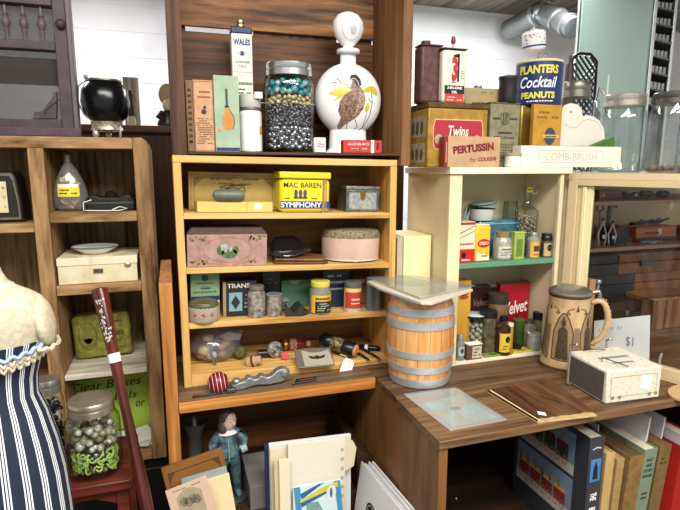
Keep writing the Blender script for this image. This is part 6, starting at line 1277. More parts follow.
for (a_,lb,yy,hh_,cc_,nm) in (((484,508,352),'green foil packet lying on the cabinet floor',1.061,.004,'#7f9a35','green_packet'),((512.5,538,350),'flat bright yellow packet lying beside the black lid',1.064,.004,'#c9bd33','yellow_packet')):
    x0,x1=X(a_[0],a_[2],yy),X(a_[1],a_[2],yy); w=x1-x0
    b=B(); b.slab([(-w/2,-.008),(w/2-.004,-.010),(w/2,.010),(-w/2+.006,.012)],0,hh_); t=thing(nm,lb,'packet',((x0+x1)/2,yy+.004,BZ_+.0002)); b.obj('packet',M(cc_,.35,var=.25,scale=60),t,bev=.001)
    decal(t,'print_patch',[[(-w*.3,-.005),(0,-.006),(w*.05,.002),(-w*.25,.004)],[(w*.1,-.004),(w*.3,-.005),(w*.32,.004),(w*.14,.004)]],M('#3f5a1e' if 'green' in nm else '#a8952a',.4),topm(hh_+.0005))
# =================== ON TOP OF THE CREAM CABINET ===================
KT=CT+.0003
t,w,h,F_=carton('candy_tin','large worn yellow candy tin with a red label, left on the cabinet top','tin',428,487,108.5,KT,1.075,.105,M('#b88f35',.45,.1,var=.22,scale=40,h2='#8a6a2a'),bev=.003)
fp=flat(-.0531)
rd=M('#a82a38',.4,var=.08)
zc_=h*.56; r_=h*.24; wq=w*.41
P=[(-wq,zc_-r_*.5),(-wq+.004,zc_-r_),(wq-.004,zc_-r_),(wq,zc_-r_*.5),(wq,zc_+r_*.5),(wq-.004,zc_+r_),(-wq+.004,zc_+r_),(-wq,zc_+r_*.5)]
decal(t,'cream_outline',[[(x*1.03,zc_+(z_-zc_)*1.07) for x,z_ in P]],M('#d9b88a',.5),fp); decal(t,'red_label',[P],rd,flat(-.0534)); word(t,'Twins',0,zc_+r_*.25,w*.34,r_*.75,M('#efe3cf',.5),flat(-.0538),.02,.2); word(t,'~',0,zc_-r_*.45,w*.38,r_*.16,M('#efe3cf',.5),flat(-.0538),.01)
decal(t,'flower_roundel',[ell(-wq*.80,zc_-r_*.35,.010,.011),ell(wq*.78,zc_-r_*.35,.010,.011)],M('#c9c09a',.5,var=.5,scale=120,h2='#6d7a4a'),flat(-.0537))
b=B(); hl=Z(450,103,1.08)-KT; b.box(-w/2-.0015,w/2+.0015,-.0545,.0545,h+.0003,hl); b.obj('rusty_lid',M('#6f5526',.5,.2,var=.5,scale=60,h2='#3f2f18'),t,bev=.002)
lm=lambda y,z:(-w/2-.0006,y,z); decal(t,'side_panel_print',[rect(-.04,.04,h*.08,h*.42),rect(-.04,.04,h*.52,h*.88)],M('#b7b4a0',.5,var=.4,scale=80,h2='#8a7c55'),lm); decal(t,'side_panel_print',[ell(-.022+.022*i,h*.22,.008,h*.1) for i in range(3)]+[ell(-.022+.022*i,h*.68,.008,h*.12) for i in range(3)],M('#5d563c',.5),lambda y,z:(-w/2-.0010,y,z))
TT1=KT+hl+.0003; tinx=t.location.x
# rusty dark red can, oil can, tan can, black cup on the tin
t,w,h,F_=carton('rusty_can','tall rusty dark red flat can with screw cap, on the left of the candy tin','can',419.5,442,45.5,TT1,1.10,.04,M('#6b4744',.5,.3,var=.4,scale=60,h2='#46302c'),bev=.006)
t.location.x+=.004
B().box(-w/2+.001,w/2-.001,-.019,.019,h+.0003,h+.004).obj('top_seam',M('#56433c',.4,.5,var=.3),t,bev=.001); B().lathe([(.0105,h+.0043),(.011,h+.006),(.0105,h+.013),(.008,h+.014)],n=22,cx=-w*.15).obj('screw_cap',M('#4f4640',.4,.5,var=.3),t)
t,w,h,F_=carton('oil_can','small white oil can with big red numeral and black band, on the candy tin','can',443,466.5,49.5,TT1,1.078,.024,M('#e2dcc8',.35,var=.05),bev=.007)
fo=lambda o:flat(-.0125-o)
B().box(-w/2-.0008,w/2+.0008,-.0128,.0128,h+.0003,h+.0035).obj('top_rim',M('#3a302c',.35,.5),t,bev=.001)
decal(t,'red_base',[rect(-w*.40,w*.40,0.001,h*.17)],M('#c63a30',.4),fo(0)); decal(t,'black_band',[rect(-w*.42,w*.42,h*.17,h*.33)],ink,fo(0)); word(t,'3-IN-ONE',0,h*.285,w*.62,h*.05,white,fo(.0004),.03); word(t,'OIL',0,h*.205,w*.24,h*.05,white,fo(.0004),.03); fineprint(t,-w*.35,w*.35,h*.03,h*.13,M('#f0c9bf',.4),fo(.0004),2)
decal(t,'numeral_bar',[rect(w*.10,w*.18,h*.40,h*.90),[(-w*.08,h*.90),(w*.18,h*.93),(w*.18,h*.87),(-w*.08,h*.84)]],ink,fo(.0003)); word(t,'3',-w*.02,h*.64,w*.24,h*.46,red,fo(.0006),.05); word(t,'IN',-w*.05,h*.39,w*.16,h*.035,red,fo(.0006),.02); fineprint(t,w*.25,w*.40,h*.45,h*.62,M('#55504a',.5),fo(.0003),4)
b=B(); b.lathe([(.0035,h+.0038),(.0030,h+.008),(.0015,h+.014)],n=16); b.obj('nozzle',M('#c9b79c',.35),t); b=B(); b.lathe([(.0035,h+.0142),(.0052,h+.018),(.0050,h+.023),(.0034,h+.030),(.0010,h+.031)],n=18); b.obj('red_cap',M('#7c2230',.3),t)
t,w,h,F_=carton('tan_flat_can','low tan rectangular can with grey screw cap, behind the oil can','can',465,500,88,TT1,1.115,.045,M('#a89268',.5,var=.15,scale=40),bev=.003); word(t,'~',-w*.02,h*.16,w*.62,h*.26,ink,F_,.02); fineprint(t,-w*.05,w*.3,h*.7,h*.8,M('#6b5a3c',.5),F_,1); B().lathe([(.010,h+.0003),(.0105,h+.002),(.010,h+.008),(.008,h+.009)],n=22).obj('screw_cap',M('#8f958f',.35,.6),t)
t.location.x=tinx+.030 if False else t.location.x
# milk sugar box
t,w,h,F_=carton('milk_sugar_box','grey-tan milk sugar box with a dark emblem, right of the candy tin','tin',489.5,518.5,104,KT,1.085,.045,M('#918a6c',.5,var=.22,scale=50,h2='#706a50'),bev=.001)
decal(t,'emblem',ring(0,h*.77,w*.16,h*.10,.0022)+[rect(-w*.07,-w*.04,h*.70,h*.84),rect(w*.04,w*.07,h*.70,h*.84),rect(-.0008,.0008,h*.70,h*.84),rect(-w*.42,-w*.18,h*.755,h*.785),rect(w*.18,w*.42,h*.755,h*.785)],M('#3a3a34',.5),F_); word(t,'~',w*.02,h*.555,w*.5,h*.06,M('#33332c',.5),F_,.01); word(t,'Milk Sugar',0,h*.47,w*.72,h*.065,M('#33332c',.5),F_,.02); fineprint(t,-w*.38,w*.38,h*.08,h*.38,M('#55523f',.5),F_,7)
B().box(-w/2-.0008,w/2+.0008,-.0235,.0235,h+.0003,h+.004).obj('lid',M('#6a6552',.4,.3),t,bev=.001)
mzt=KT+h+.0045
c,R,h2=rnd(499.5,519.5,76,mzt,1.10)
t2=thing('black_ribbed_pot','small black ribbed metal pot on top of the milk sugar box','pot',(X(508,90,1.10),1.10,mzt)); 
B().lathe([(R*.92,0),(R*.96,.003),(R*.93,h2*.25),(R*.96,h2*.5),(R*.93,h2*.75),(R*.97,h2*.86)],n=30).obj('body',M('#2c2729',.35,.3,var=.3,scale=70),t2); B().lathe([(R*1.0,h2*.863),(R*1.02,h2*.90),(R*1.0,h2*.97),(R*.85,h2)],n=30).obj('lid',M('#3a3431',.35,.4,var=.3),t2)
# pertussin
t,w,h,F_=carton('cough_carton','tan cough medicine carton lying in front of the yellow candy tin','box',448,500,136.5,KT,1.046,.024,M('#c4a07c',.55,var=.1,scale=30,h2='#b08b66'),bev=.0006)
B().box(-w/2-.0085,-w/2-.0004,-.011,.012,0,h*.98).obj('red_end_flap',M('#7d2a26',.5,var=.2,scale=80),t,bev=.0005)
word(t,'PERTUSSIN',-w*.02,h*.62,w*.78,h*.26,M('#7c1f26',.5),F_,.05,0,rot=.10); word(t,'For',-w*.03,h*.24,w*.13,h*.14,M('#7c1f26',.5),F_,.0,.4,rot=.05); word(t,'COUGHS',w*.25,h*.27,w*.36,h*.13,M('#7c1f26',.5),F_,.03,0,rot=.05)
decal(t,'end_print',[rect(-w/2-.006,-w/2-.003,h*.15,h*.8)],M('#c98a7a',.5),flat(-.0125))
# white cream jar
t,R,H,h=smalljar('cream_jar','small white cold cream jar with tan lid, right of the cough carton',504.5,521,153,KT,1.052+.012,M('#e4e1da',.25,var=.03),M('#a89a7c',.4,var=.1),.24,neck=1.0)
# gold tin under the peanut can
t,w,h,F_=carton('gold_tin','plain gold metal tin under the peanut can','tin',520,558,105.5,KT,1.115,.075,M('#a58a3a',.35,.6,var=.25,scale=30),bev=.004)
gt=KT+h+.0003; gx_=t.location.x
c,R,h=rnd(514,562,62.5,gt,1.135)
t=thing('peanut_can','dark blue peanut can with yellow and white lettering, on the gold tin','can',(X(538.5,83,1.135),1.135,gt))
B().lathe([(R*.985,0),(R*.99,.002),(R*.99,h-.006)],n=56).obj('side',M('#1f3068',.35,var=.06),t); B().lathe([(R*.995,h-.0058),(R*1.015,h-.004),(R*1.015,h-.001),(R*.99,h)],n=56).obj('cream_rim',M('#dcd6a4',.35,var=.08),t)
ca=-.42
def cm(off,R=R): 
    def f(x,z): a=-PI/2+ca+x/R; return ((R*.99+off)*cos(a),(R*.99+off)*sin(a),z)
    return f
ca=-math.atan2(t.location.x,t.location.y)*1.0
yw=M('#d9cf3a',.4,var=.03); word(t,'PLANTERS',0,h*.77,R*1.75,h*.19,yw,cm(.0006),.04); word(t,'Cocktail',0,h*.49,R*1.65,h*.25,white,cm(.0006),.015,.3); word(t,'PEANUTS',0,h*.20,R*1.5,h*.15,yw,cm(.0006),.05); fineprint(t,-R*.5,R*.7,h*.04,h*.09,white,cm(.0006),1,dens=1)
pt=gt+h
# small padlocked white paint can on the peanut can, tilted
qz=Z(534,50,1.135)
t2=thing('keyring','small coil of brass keys lying on the lid of the peanut can','keys',(t.location.x-.006,1.12,pt+.003))
b=B(); b.tube([(.012*cos(i/14*2*PI),.010*sin(i/14*2*PI),.001) for i in range(14)],.0016,n=6,close=True); b.tube([(.012,0,.001),(.018,0,.008),(.016,0,.016),(.006,0,.0165),(.002,0,.006)],.0014,n=6); b.tube([(-.010,0,.001),(-.012,0,.010),(-.004,0,.0165)],.0014,n=6); b.box(-.022,-.008,-.003,.003,-.002,.002); b.obj('keys',M('#9a8350',.3,.8,var=.4),t2)
Rc=11.3/ (FP*ray(534,40).y/1.135); hc=Z(534,31.5,1.135)-Z(534,50,1.135)
t2=thing('small_paint_can','small white can with a blue band, perched above the peanut can','can',(X(534.5,45,1.135),1.135,pt+.0085),ry=.0,rx=0)
t2.rotation_euler=(0,-.10,0)
B().lathe([(Rc*.86,0),(Rc,.005),(Rc*1.0,hc-.004),(Rc*.92,hc)],n=40).obj('body',M('#e4e1de',.3,var=.04),t2); B().lathe([(Rc*1.005,.006),(Rc*1.005,.010)],n=40,cap=False).obj('blue_band',M('#243c7c',.35),t2)
def cm2(x,z): a=-PI/2-.42+x/Rc; return ((Rc+.0006)*cos(a),(Rc+.0006)*sin(a),z)
Rn=random.Random(12); decal(t2,'specks',[ell(Rn.uniform(-1.2,1.2)*Rc,Rn.uniform(.014,hc-.008),.0014,.0020,6,Rn.random()) for _ in range(14)],M('#2f3550',.4),cm2); decal(t2,'red_writing',[ell(Rc*x,hc*.78,.0022,.0014,8) for x in (-.9,-.6,-.3,0)]+stroke([(-Rc*1.0,hc*.66),(-Rc*.2,hc*.72)],.001),M('#c05a50',.4),cm2)
t2.location.z=Z(534,50.5,1.135)
b=B(); b.lathe([(Rc*.7,hc+.0003),(Rc*.7,hc+.003),(.004,hc+.006),(.004,hc+.012)],n=20); b.obj('lid',M('#b9b9b6',.3,.6),t2)
# orange mustard tin
t,w,h,F_=carton('mustard_tin','flat orange-yellow tin with a round blue trademark, in front of the white comb case','tin',533,561,104.5,KT+.020,1.068,.012,M('#c4912f',.45,var=.14,scale=30,h2='#a97a26'),bev=.001)
decal(t,'blue_roundel',[ell(w*.10,h*.42,w*.2,h*.16)],M('#3c4658',.5),F_); decal(t,'roundel_band',[rect(-w*.16,w*.42,h*.39,h*.45)],M('#d9b45c',.5),lambda x,z:(x,-.0072,z)); word(t,'~',w*.12,h*.42,w*.4,h*.045,M('#2c3344',.5),lambda x,z:(x,-.0076,z),.02); fineprint(t,-w*.4,w*.4,h*.72,h*.9,M('#8a6420',.5),F_,2)
# comb & brush case
en=M('#dfdccf',.3,var=.05,scale=14)
t=thing('comb_and_brush_case','long white enamel comb and brush wall case with scalloped back, on the cabinet top','wall case',(0,0,0)); 
Yc_=1.052; x0,x1=X(521,155,Yc_),X(621,155,Yc_); zt_=Z(560,146,Yc_); zb0=KT
t.location=((x0+x1)/2,Yc_+.022,zb0)
w=x1-x0; h=zt_-zb0; d=.024
# tray body with thin walls
for nm,(a,b_,c_,e_,z0_,z1_) in dict(front=(-w/2,w/2,-.022,-.0195,.0,h),back=(-w/2,w/2,.0355,.038,0,h),left=(-w/2,-w/2+.0025,-.0194,.0354,0,h),right=(w/2-.0025,w/2,-.0194,.0354,0,h),floor=(-w/2+.0026,w/2-.0026,-.0194,.0354,0,.004)).items():
    B().box(a,b_,c_,e_,z0_,z1_).obj('tray_wall' if nm!='floor' else 'tray_floor',en,t,bev=.001)
P=[(-.03,h)]; 
gx1=X(561,120,Yc_+.060)-t.location.x; gx2=X(606,120,Yc_+.060)-t.location.x; g=lambda px,py:(X(px,py,Yc_+.060)-t.location.x,Z(px,py,Yc_+.060)-KT)
P=[g(530,146),g(606,146),g(604,128),g(600,121),g(594,116.5),g(588,115),g(583,116),g(582,109),g(578,104.5),g(571,103),g(565,105),g(561,111),g(558,118),g(550,121),g(540,128),g(532,138)]
B().prism(P,.0382,.0405).obj('scalloped_back',en,t,bev=.0008)
decal(t,'hanging_hole',[ell(*g(571,112),.0022,.0030)],ink,flat(.0378)); 
decal(t,'embossed_line',stroke([g(602,130),g(597,122),g(589,119),g(582,121),g(577,127),g(571,128),g(565,124)],.0016),M('#c2beb0',.4),flat(.0378))
decal(t,'embossed_panel',stroke([(-w*.32,h*.22),(-w*.34,h*.5),(-w*.32,h*.78),(w*.30,h*.78),(w*.32,h*.5),(w*.30,h*.22),(-w*.32,h*.22)],.0012),M('#bdb9ab',.4),flat(-.0224)); word(t,'COMB-BRUSH',-.004,h*.5,w*.52,h*.36,M('#c9c5b7',.4),flat(-.0226),.0)
# small green book sitting in the case
q=at(604,136,1.085)
gb=thing('green_notebook','small green notebook tipped up out of the right end of the white enamel case','book',(q.x,1.088,Z(604,146,1.085)-.012),rx=0,ry=-.35)
B().box(-.036,.036,-.010,.010,0.0,.024).obj('cover',M('#4f7a35',.5,var=.12,h2='#3c6128'),gb,bev=.001); B().box(.0362,.0372,-.008,.008,.002,.022).obj('page_edges',M('#1d2418',.6),gb)
# =================== JARS ON THE DISPLAY CASE ===================
JZ=CZt+.0003; lidm=M('#c9c5ba',.3,.6,var=.3,scale=60)
G2=GL('#f1f5f5','#98a6aa',2.4)
t,R,H,h=jar('storage_jar','big clear glass storage jar with silver band lid, right of the enamel comb case',599,648,95,JZ,1.185,lidm,G2,lidh=.13,shoulder=.78,neck=.82,group=None)
t.location.x=X(622,135,1.185); 
t,R,H,h=jar('storage_jar','big clear glass jar with dark metal lid, second from the right edge',645,693,92.5,JZ,1.09,M('#6b6861',.35,.7,var=.3,scale=60),G2,lidh=.12,shoulder=.80,neck=.84)
t.location.x+=.006
t,R,H,h=jar('glass_jar','clear glass jar with grooved zinc lid standing behind the enamel comb case',548,600,82,JZ,1.31,M('#8d8a80',.35,.7,var=.3),clear,lidh=.15,shoulder=.66,neck=.50); t.location.y=1.31
t,R,H,h=jar('glass_jar','clear glass jar at the right edge of the photo, cut off by the frame',676,722,112,JZ,.93,clear,G2,lidh=.1,shoulder=.8,neck=.9)
beads('tan and grey odds and ends in the bottom of the second jar on the display case',(X(667.5,135,1.13)+.006,1.13,JZ),.05,.004,.022,60,.005,.008,M('#9a7f60',.5,var=.7,scale=50,h2='#5a5048'),61,name='odds_and_ends')
# metal clamp thing and white stick between the jars
t=thing('metal_clamp','small bright metal clamp with a white stick between the two lids, behind the jars','clamp',(X(600,95,1.30),1.30,JZ)); hz=Z(600,88,1.30)-JZ
B().tube([(-.012,0,0),(-.012,0,hz*.8),(-.005,0,hz),(.02,0,hz*.92),(.03,0,hz*.7)],.005,n=8).obj('arm',chrome,t); B().box(-.016,-.004,-.006,.006,hz*.55,hz*.85).obj('jaw',steel,t,bev=.002); B().tube([(.026,.0,hz*.5),(.027,0,hz+.040)],.0025,n=8).obj('white_stick',M('#dcdcd8',.4),t)
# lattice chair back, green cabinet, dark bottle, pipe beyond
t=thing('lattice_panel','black plastic lattice chair back standing behind the jars','chair back',(X(584,90,1.85),1.86,1.22)); w=X(599,80,1.85)-X(571,80,1.85); zt_=Z(584,53,1.85)-1.22
b=B(); b.tube([(-w*.42,0,0),(-w*.47,0,zt_*.7),(-w*.44,0,zt_*.96),(-w*.2,0,zt_),(w*.2,0,zt_),(w*.44,0,zt_*.96),(w*.47,0,zt_*.7),(w*.42,0,0)],.006,n=8); b.obj('frame',M('#1b1d20',.3),t)
b=B(); st=.028; k_=-20
while k_<30:
    for s_ in (-1,1):
        # clip diagonals to the frame box
        pts=[]
        for z_ in [0.012+i*(zt_-.02)/40 for i in range(41)]:
            x=(z_*s_+k_*st)
            if -w*.45<x<w*.45: pts.append((x,.0,z_))
        if len(pts)>1: b.tube([pts[0],pts[-1]],.0042,n=6)
    k_+=1
b.obj('lattice',M('#1b1d20',.3),t)
b=B(); b.box(X(560,60,1.7),X(640,60,1.7),1.80,1.95,0,1.2195); props(b.obj('storage_bench',Wd('#4a3626','#7a5d43','x',6,.6),bev=.002),'low brown wooden bench behind the display case, carrying the lattice chair back','bench')
t=thing('dark_bottle','slim dark brown bottle behind the peanut can, beside the lattice panel','bottle',(X(569,80,1.5),1.50,JZ)); hz=Z(569,64,1.5)-JZ; B().lathe([(.02,0),(.021,hz*.3),(.018,hz*.6),(.013,hz*.95),(.012,hz)],n=20).obj('body',M('#4a3638',.4,var=.2),t); B().tube([(-.002,0,hz),(.0,0,hz+.028)],.004,n=8).obj('stem',M('#3a2b2b',.4),t)
th_=math.radians(44); c0=at(577,50,2.25); kx=lambda px:X(px,50,1.0)
tl_=lambda px:(kx(px)*c0.y-c0.x)/(cos(th_)+kx(px)*sin(th_))
gw=tl_(650); rw_=tl_(673); zt_=2.395
gcb=thing('green_card_cabinet','pale green metal cabinet with a rack of card slots on its right side','cabinet',(c0.x,c0.y,0),rz=-th_)
gm=M('#8ea39b',.4,.05,var=.05,scale=6); b=B(); b.box(0,gw,0,.35,0,zt_); b.obj('body',gm,gcb,bev=.012)
b=B(); b.box(-.010,-.0004,-.006,.02,0,zt_-.01); b.obj('edge_trim',M('#d3dbd8',.3,.4),gcb)
b=B(); b.box(gw+.001,gw+.014,-.02,.3,0,zt_); b.box(rw_-.010,rw_,-.02,.3,0,zt_); b.box(gw+.0142,rw_-.0102,.2,.3,0,zt_); b.obj('rack_frame',M('#c3cbc8',.4,.3),gcb,bev=.001)
for i in range(8):
    z_=Z(662,4+15*i,2.15); b=B(); b.hexa([(gw+.0145,-.015,z_-.006),(rw_-.0105,-.015,z_-.03),(rw_-.0105,.195,z_-.03),(gw+.0145,.195,z_-.006),(gw+.0145,-.015,z_),(rw_-.0105,-.015,z_-.022),(rw_-.0105,.195,z_-.022),(gw+.0145,.195,z_)]); b.obj('card_slot',M('#4f5654',.4,.3),gcb)
    if i>0:
        b=B(); n4=4; dx=(rw_-gw-.03)/n4
        for j in range(n4): xx=gw+.016+j*dx; b.box(xx,xx+dx*.7,.03,.034,z_+.002-.004*j,z_+.035-.004*j)
        b.obj('white_cards',M('#e3e5e6',.5,var=.1),gcb)
# galvanised flue pipe
t=thing('flue_pipe','galvanised grey flue pipe bending along under the ceiling','pipe',tuple(at(540,15,2.85)))
o0=Vector(t.location); pm=M('#9aa0a2',.35,.75,var=.25,scale=12)
A1=[at(508,30,3.12)-o0,at(536,15,2.88)-o0]; A2=[at(543,13,2.85)-o0,at(558,20,2.72)-o0]; A3=[at(559,20.5,2.71)-o0,at(574,28,2.56)-o0]
r_=.062
B().tube(A1,r_,n=28).obj('pipe_section',pm,t); B().tube([A1[1],(A1[1]+A2[0])/2+Vector((0,0,.01)),A2[0]],r_*1.03,n=28).obj('elbow',pm,t); B().tube(A2,r_,n=28).obj('pipe_section',pm,t); B().tube(A3,r_*.93,n=28).obj('pipe_section',pm,t)
for p,dv in ((A1[1],A1[1]-A1[0]),(A2[0],A2[1]-A2[0]),(A2[1],A2[1]-A2[0]),(A2[1].lerp(A3[1],.7),A3[1]-A3[0])):
    dv=dv.normalized()*.008; B().tube([p-dv,p+dv],r_*1.08,n=28).obj('joint_ring',M('#c3c7c8',.3,.8),t)
B().tube([A2[1]-Vector((.02,0,.06)),A2[1]-Vector((.02,0,.12))],.006,n=8).obj('hanger',iron,t) if False else None
# =================== INSIDE THE DISPLAY CASE ===================
def cbx(name,label,cat,x1,x2,yt,zb,Y,dep,mat,**k): return carton(name,label,cat,x1,x2,yt,zb+.0003,Y,dep,mat,**k)
t,w,h,F_=cbx('brown_tool_box','small brown wooden box on the top shelf of the display case','box',600,622,190.5,SU,1.32,.06,Wd('#5c3424','#94603f','x',14,.5)); decal(t,'white_dot',[ell(-w*.35,h*.5,.004,.004)],white,F_)
t=thing('hand_plane','dark iron hand plane on the top shelf of the display case','plane',(X(636,196,1.33),1.34,SU+.0003)); B().box(-.05,.05,-.015,.015,0,.010).obj('sole',iron,t,bev=.001); B().prism([(-.045,.0102),(.02,.0102),(.01,.022),(-.02,.017),(-.045,.026)],-.010,.010).obj('body',iron,t,bev=.002); b=B(); b.sph((.036,0,.018),(.009,.009,.009)); b.obj('knob',M('#3a2a22',.3),t); decal(t,'white_sticker',[rect(-.012,.0,.009,.018)],white,flat(-.0155))
t=thing('hanging_tag','white price tag hanging on a string below the top shelf of the display case','tag',(X(671.5,205,1.262),1.2615,Z(671,205.5,1.262))); B().prism([(-.006,-.012),(.006,-.012),(.006,.006),(.003,.011),(-.003,.011),(-.006,.006)],-.0004,.0004).obj('card',tagw,t,smooth=False); B().tube([(0,-.0006,.009),(-.004,.0,.018),(-.003,.004,.024)],.0005,n=5).obj('string',tagw,t)
t,w,h,F_=cbx('orange_wooden_chest','polished orange-brown wooden chest with carry handle on the case\'s middle shelf','chest',636,676,226.5,SL,1.335,.09,Wd('#8f3f16','#d97d3a','x',12,.3,'#b85c26')); b=B(); b.box(-w*.28,w*.05,-.050,-.0455,h*.52,h*.64); b.obj('carry_handle',M('#5c2a14',.4),t,bev=.001); decal(t,'dark_lower_panel',[rect(-w*.48,w*.48,h*.02,h*.30)],M('#1f1816',.4),F_); decal(t,'white_sticker',[rect(w*.03,w*.12,h*.45,h*.85)],white,lambda x,z:(x,-.0462,z))
t,w,h,F_=cbx('red_trimmed_case','dark instrument case with red edge trim at the right of the orange chest','case',679,712,228,SL,1.33,.09,M('#26201e',.5)); decal(t,'red_trim',stroke([(-w*.46,h*.05),(-w*.46,h*.8),(-w*.3,h*.95),(w*.3,h*.95)],.005),red,F_)
t,w,h,F_=cbx('dark_toolbox','dark brown leather-covered box left of the orange chest','box',612,632,229,SL,1.36,.08,M('#3b241a',.5,var=.3,scale=40))
def toolpile(nm,label,px,py,Y,zb,kind,seed):
    t=thing(nm,label,'tool',(X(px,py,Y),Y,zb)); R0=random.Random(seed); return t
for i,(px,lb,an) in enumerate(((603,'grey steel calipers leaning at the left of the middle shelf',.25),(613,'bent steel dividers standing next to the calipers',-.2))):
    t=thing('steel_calipers',lb,'calipers',(X(px,230,1.30),1.30,SL+.0003)); hz=.085-.01*i
    B().tube([(-.012,0,.002),(-.018,0,hz*.5),(0,0,hz)],.0028,n=8).obj('leg',steel,t); B().tube([(.016,.006,.002),(.020,.006,hz*.45),(0,.006,hz)],.0028,n=8).obj('leg',steel,t); b=B(); b.sph((0,.003,hz),.006); b.obj('pivot',iron,t); B().box(-.004,.008,-.004,-.003,hz*.30,hz*.44).obj('price_sticker',white,t)
zt2=SL
for i,(px,w_,lb) in enumerate(((642,.10,'blackened iron brace tool lying on the orange chest'),(664,.09,'dark metal drill lying at the right on the orange chest'))):
    t=thing('hand_drill',lb,'drill',(X(px,222,1.37),1.37+.02*i,Z(655,226.5,1.335)+.0008)); B().tube([(-w_/2,0,.007),(-.01,0,.008),(w_*.2,0,.012),(w_/2,0,.018)],[.005,.007,.004,.003],n=8).obj('shaft',iron,t); b=B(); b.lathe([(.010,-.003),(.010,.003)],n=20,M_=Matrix.Translation((0,0,.012))@Matrix.Rotation(PI/2,4,'X')); b.obj('gear',M('#56524e',.4,.6),t)
TT=[('screwdriver','brass-shouldered screwdriver lying at the back of the top case shelf',652,193,1.40,SU,0),('screwdriver','small dark screwdriver at the right of the top case shelf',668,195,1.36,SU,1),('pliers','dark steel pliers lying in front of the leather-covered box on the middle shelf',620,241,1.30,SL,2),('pliers','open bright pliers lying before the orange chest',655,244,1.30,SL,3),('spanner','rusty spanner hanging by the left wall of the display case',600,212,1.40,SL,4),('pipe_wrench','dark pipe wrench standing behind the calipers in the display case',608,225,1.42,SL,5)]
for nm,lb,px,py,Y,zb,k in TT:
    t=thing(nm,lb,'tool',(X(px,py,Y),Y,zb+.0005))
    if nm=='screwdriver': B().lathe([(.003,-.05),(.011,-.045),(.012,-.01),(.008,.0)],n=14,M_=Matrix.Translation((0,0,.012))@Matrix.Rotation(PI/2,4,'Y')).obj('handle',M(['#b9803f','#2b2422'][k],.35,var=.2),t); B().lathe([(.003,.0005),(.003,.05)],n=10,M_=Matrix.Translation((0,0,.012))@Matrix.Rotation(PI/2,4,'Y')).obj('blade',steel,t)
    elif nm=='pliers':
        for s_ in (-1,1): B().tube([(-.045,s_*.012,.004),(-.02,s_*.014,.004),(0,0,.005+.002*s_),(.025,-s_*.004,.004)],[.003,.0032,.004,.003],n=8).obj('handle',[iron,steel][k-2],t)
    elif nm=='spanner': B().tube([(0,0,.004),(.004,0,.06),(.0,0,.10)],.004,n=8).obj('shaft',M('#7a6a5a',.4,.6,var=.4),t); B().tube([(-.012,0,.125),(-.012,0,.108),(0,0,.1005),(.012,0,.108),(.012,0,.125)],.004,n=8).obj('jaw',M('#7a6a5a',.4,.6,var=.4),t)
    else: B().box(-.007,.007,-.004,.004,0,.09).obj('handle',M('#4a4542',.4,.5,var=.3),t,bev=.002); B().prism([(-.008,.0905),(.008,.0905),(.008,.11),(.03,.11),(.03,.118),(-.002,.118)],-.006,.006).obj('jaw',M('#5a5450',.4,.5,var=.3),t,bev=.001)
# cases stacked lower: floor of the case upward
CFZ=.9278
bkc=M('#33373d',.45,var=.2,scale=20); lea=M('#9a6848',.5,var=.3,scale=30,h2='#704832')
def ccase(label,x1,x2,yt,yb,Y,mat,nm='instrument_case',cat='case',dep=.12):
    z0=Z((x1+x2)/2,yb,Y); a,c=X(x1,(yt+yb)/2,Y),X(x2,(yt+yb)/2,Y); h=Z((x1+x2)/2,yt,Y)-z0
    t=thing(nm,label,cat,((a+c)/2,Y+dep/2,z0)); w=c-a; B().box(-w/2,w/2,-dep/2,dep/2,0,h*.55).obj('base',mat,t,bev=.002); B().box(-w/2,w/2,-dep/2,dep/2,h*.55+.001,h).obj('lid',mat,t,bev=.002); return t,w,h
Yk=1.25
LV=[Z(640,y,Yk) for y in (253,273,294,314)]+[CFZ]
def zrow(k): return LV[k]
def crow(label,x1,x2,k,mat,nm,cat='case',dep=.12,Y=Yk):
    a,c=X(x1,262+20*k,Y),X(x2,262+20*k,Y); z1=LV[k]-.0004; z0=LV[k+1]; w=c-a; h=z1-z0
    t=thing(nm,label,cat,((a+c)/2,Y+dep/2,z0)); B().box(-w/2,w/2,-dep/2,dep/2,0,h*.55).obj('base',mat,t,bev=.002); B().box(-w/2,w/2,-dep/2,dep/2,h*.55+.0012,h).obj('lid',mat,t,bev=.002); return t,w,h
crow('black instrument case, topmost of the stack at the left inside the display case',585,618,0,bkc,'instrument_case')
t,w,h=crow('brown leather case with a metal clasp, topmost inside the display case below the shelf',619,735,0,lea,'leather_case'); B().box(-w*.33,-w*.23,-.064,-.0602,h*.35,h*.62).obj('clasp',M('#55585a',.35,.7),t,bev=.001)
crow('black instrument case lying under the topmost black one',585,634,1,bkc,'instrument_case')
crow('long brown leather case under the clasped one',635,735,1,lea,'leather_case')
crow('very dark wooden drawer box below both stacks inside the display case',588,735,2,M('#1d1d22',.5,var=.2),'drawer_box','box')
t,w,h=crow('dark brown wooden base box standing at the bottom of the display case',588,735,3,Wd('#2a1812','#5a3a2b','x',9,.5),'base_box','box')
t,w,h,F_=cbx('brown_wooden_box','tall brown wooden box at the right, low inside the display case','box',653,700,299,CFZ,1.12,.10,Wd('#4a2e1e','#9a6e4a','z',12,.45)); B().box(-w/2-.0015,w/2+.0015,-.0515,.0515,h+.0003,h+.006).obj('lid',Wd('#5a3a26','#a87a52','x',12,.45),t,bev=.001)
t,w,h,F_=cbx('camera_case','dark leather camera case low inside the display case, behind the paper sign','case',610,642,302,CFZ,1.16,.07,M('#3a2a24',.45,var=.3,scale=60)); B().box(-w/2-.001,w/2+.001,-.0362,.0355,h*.62,h*.66).obj('strap',M('#1f1714',.4),t); b=B(); b.box(-.006,.006,-.039,-.0363,h*.5,h*.68); b.obj('clasp',steel,t,bev=.001)
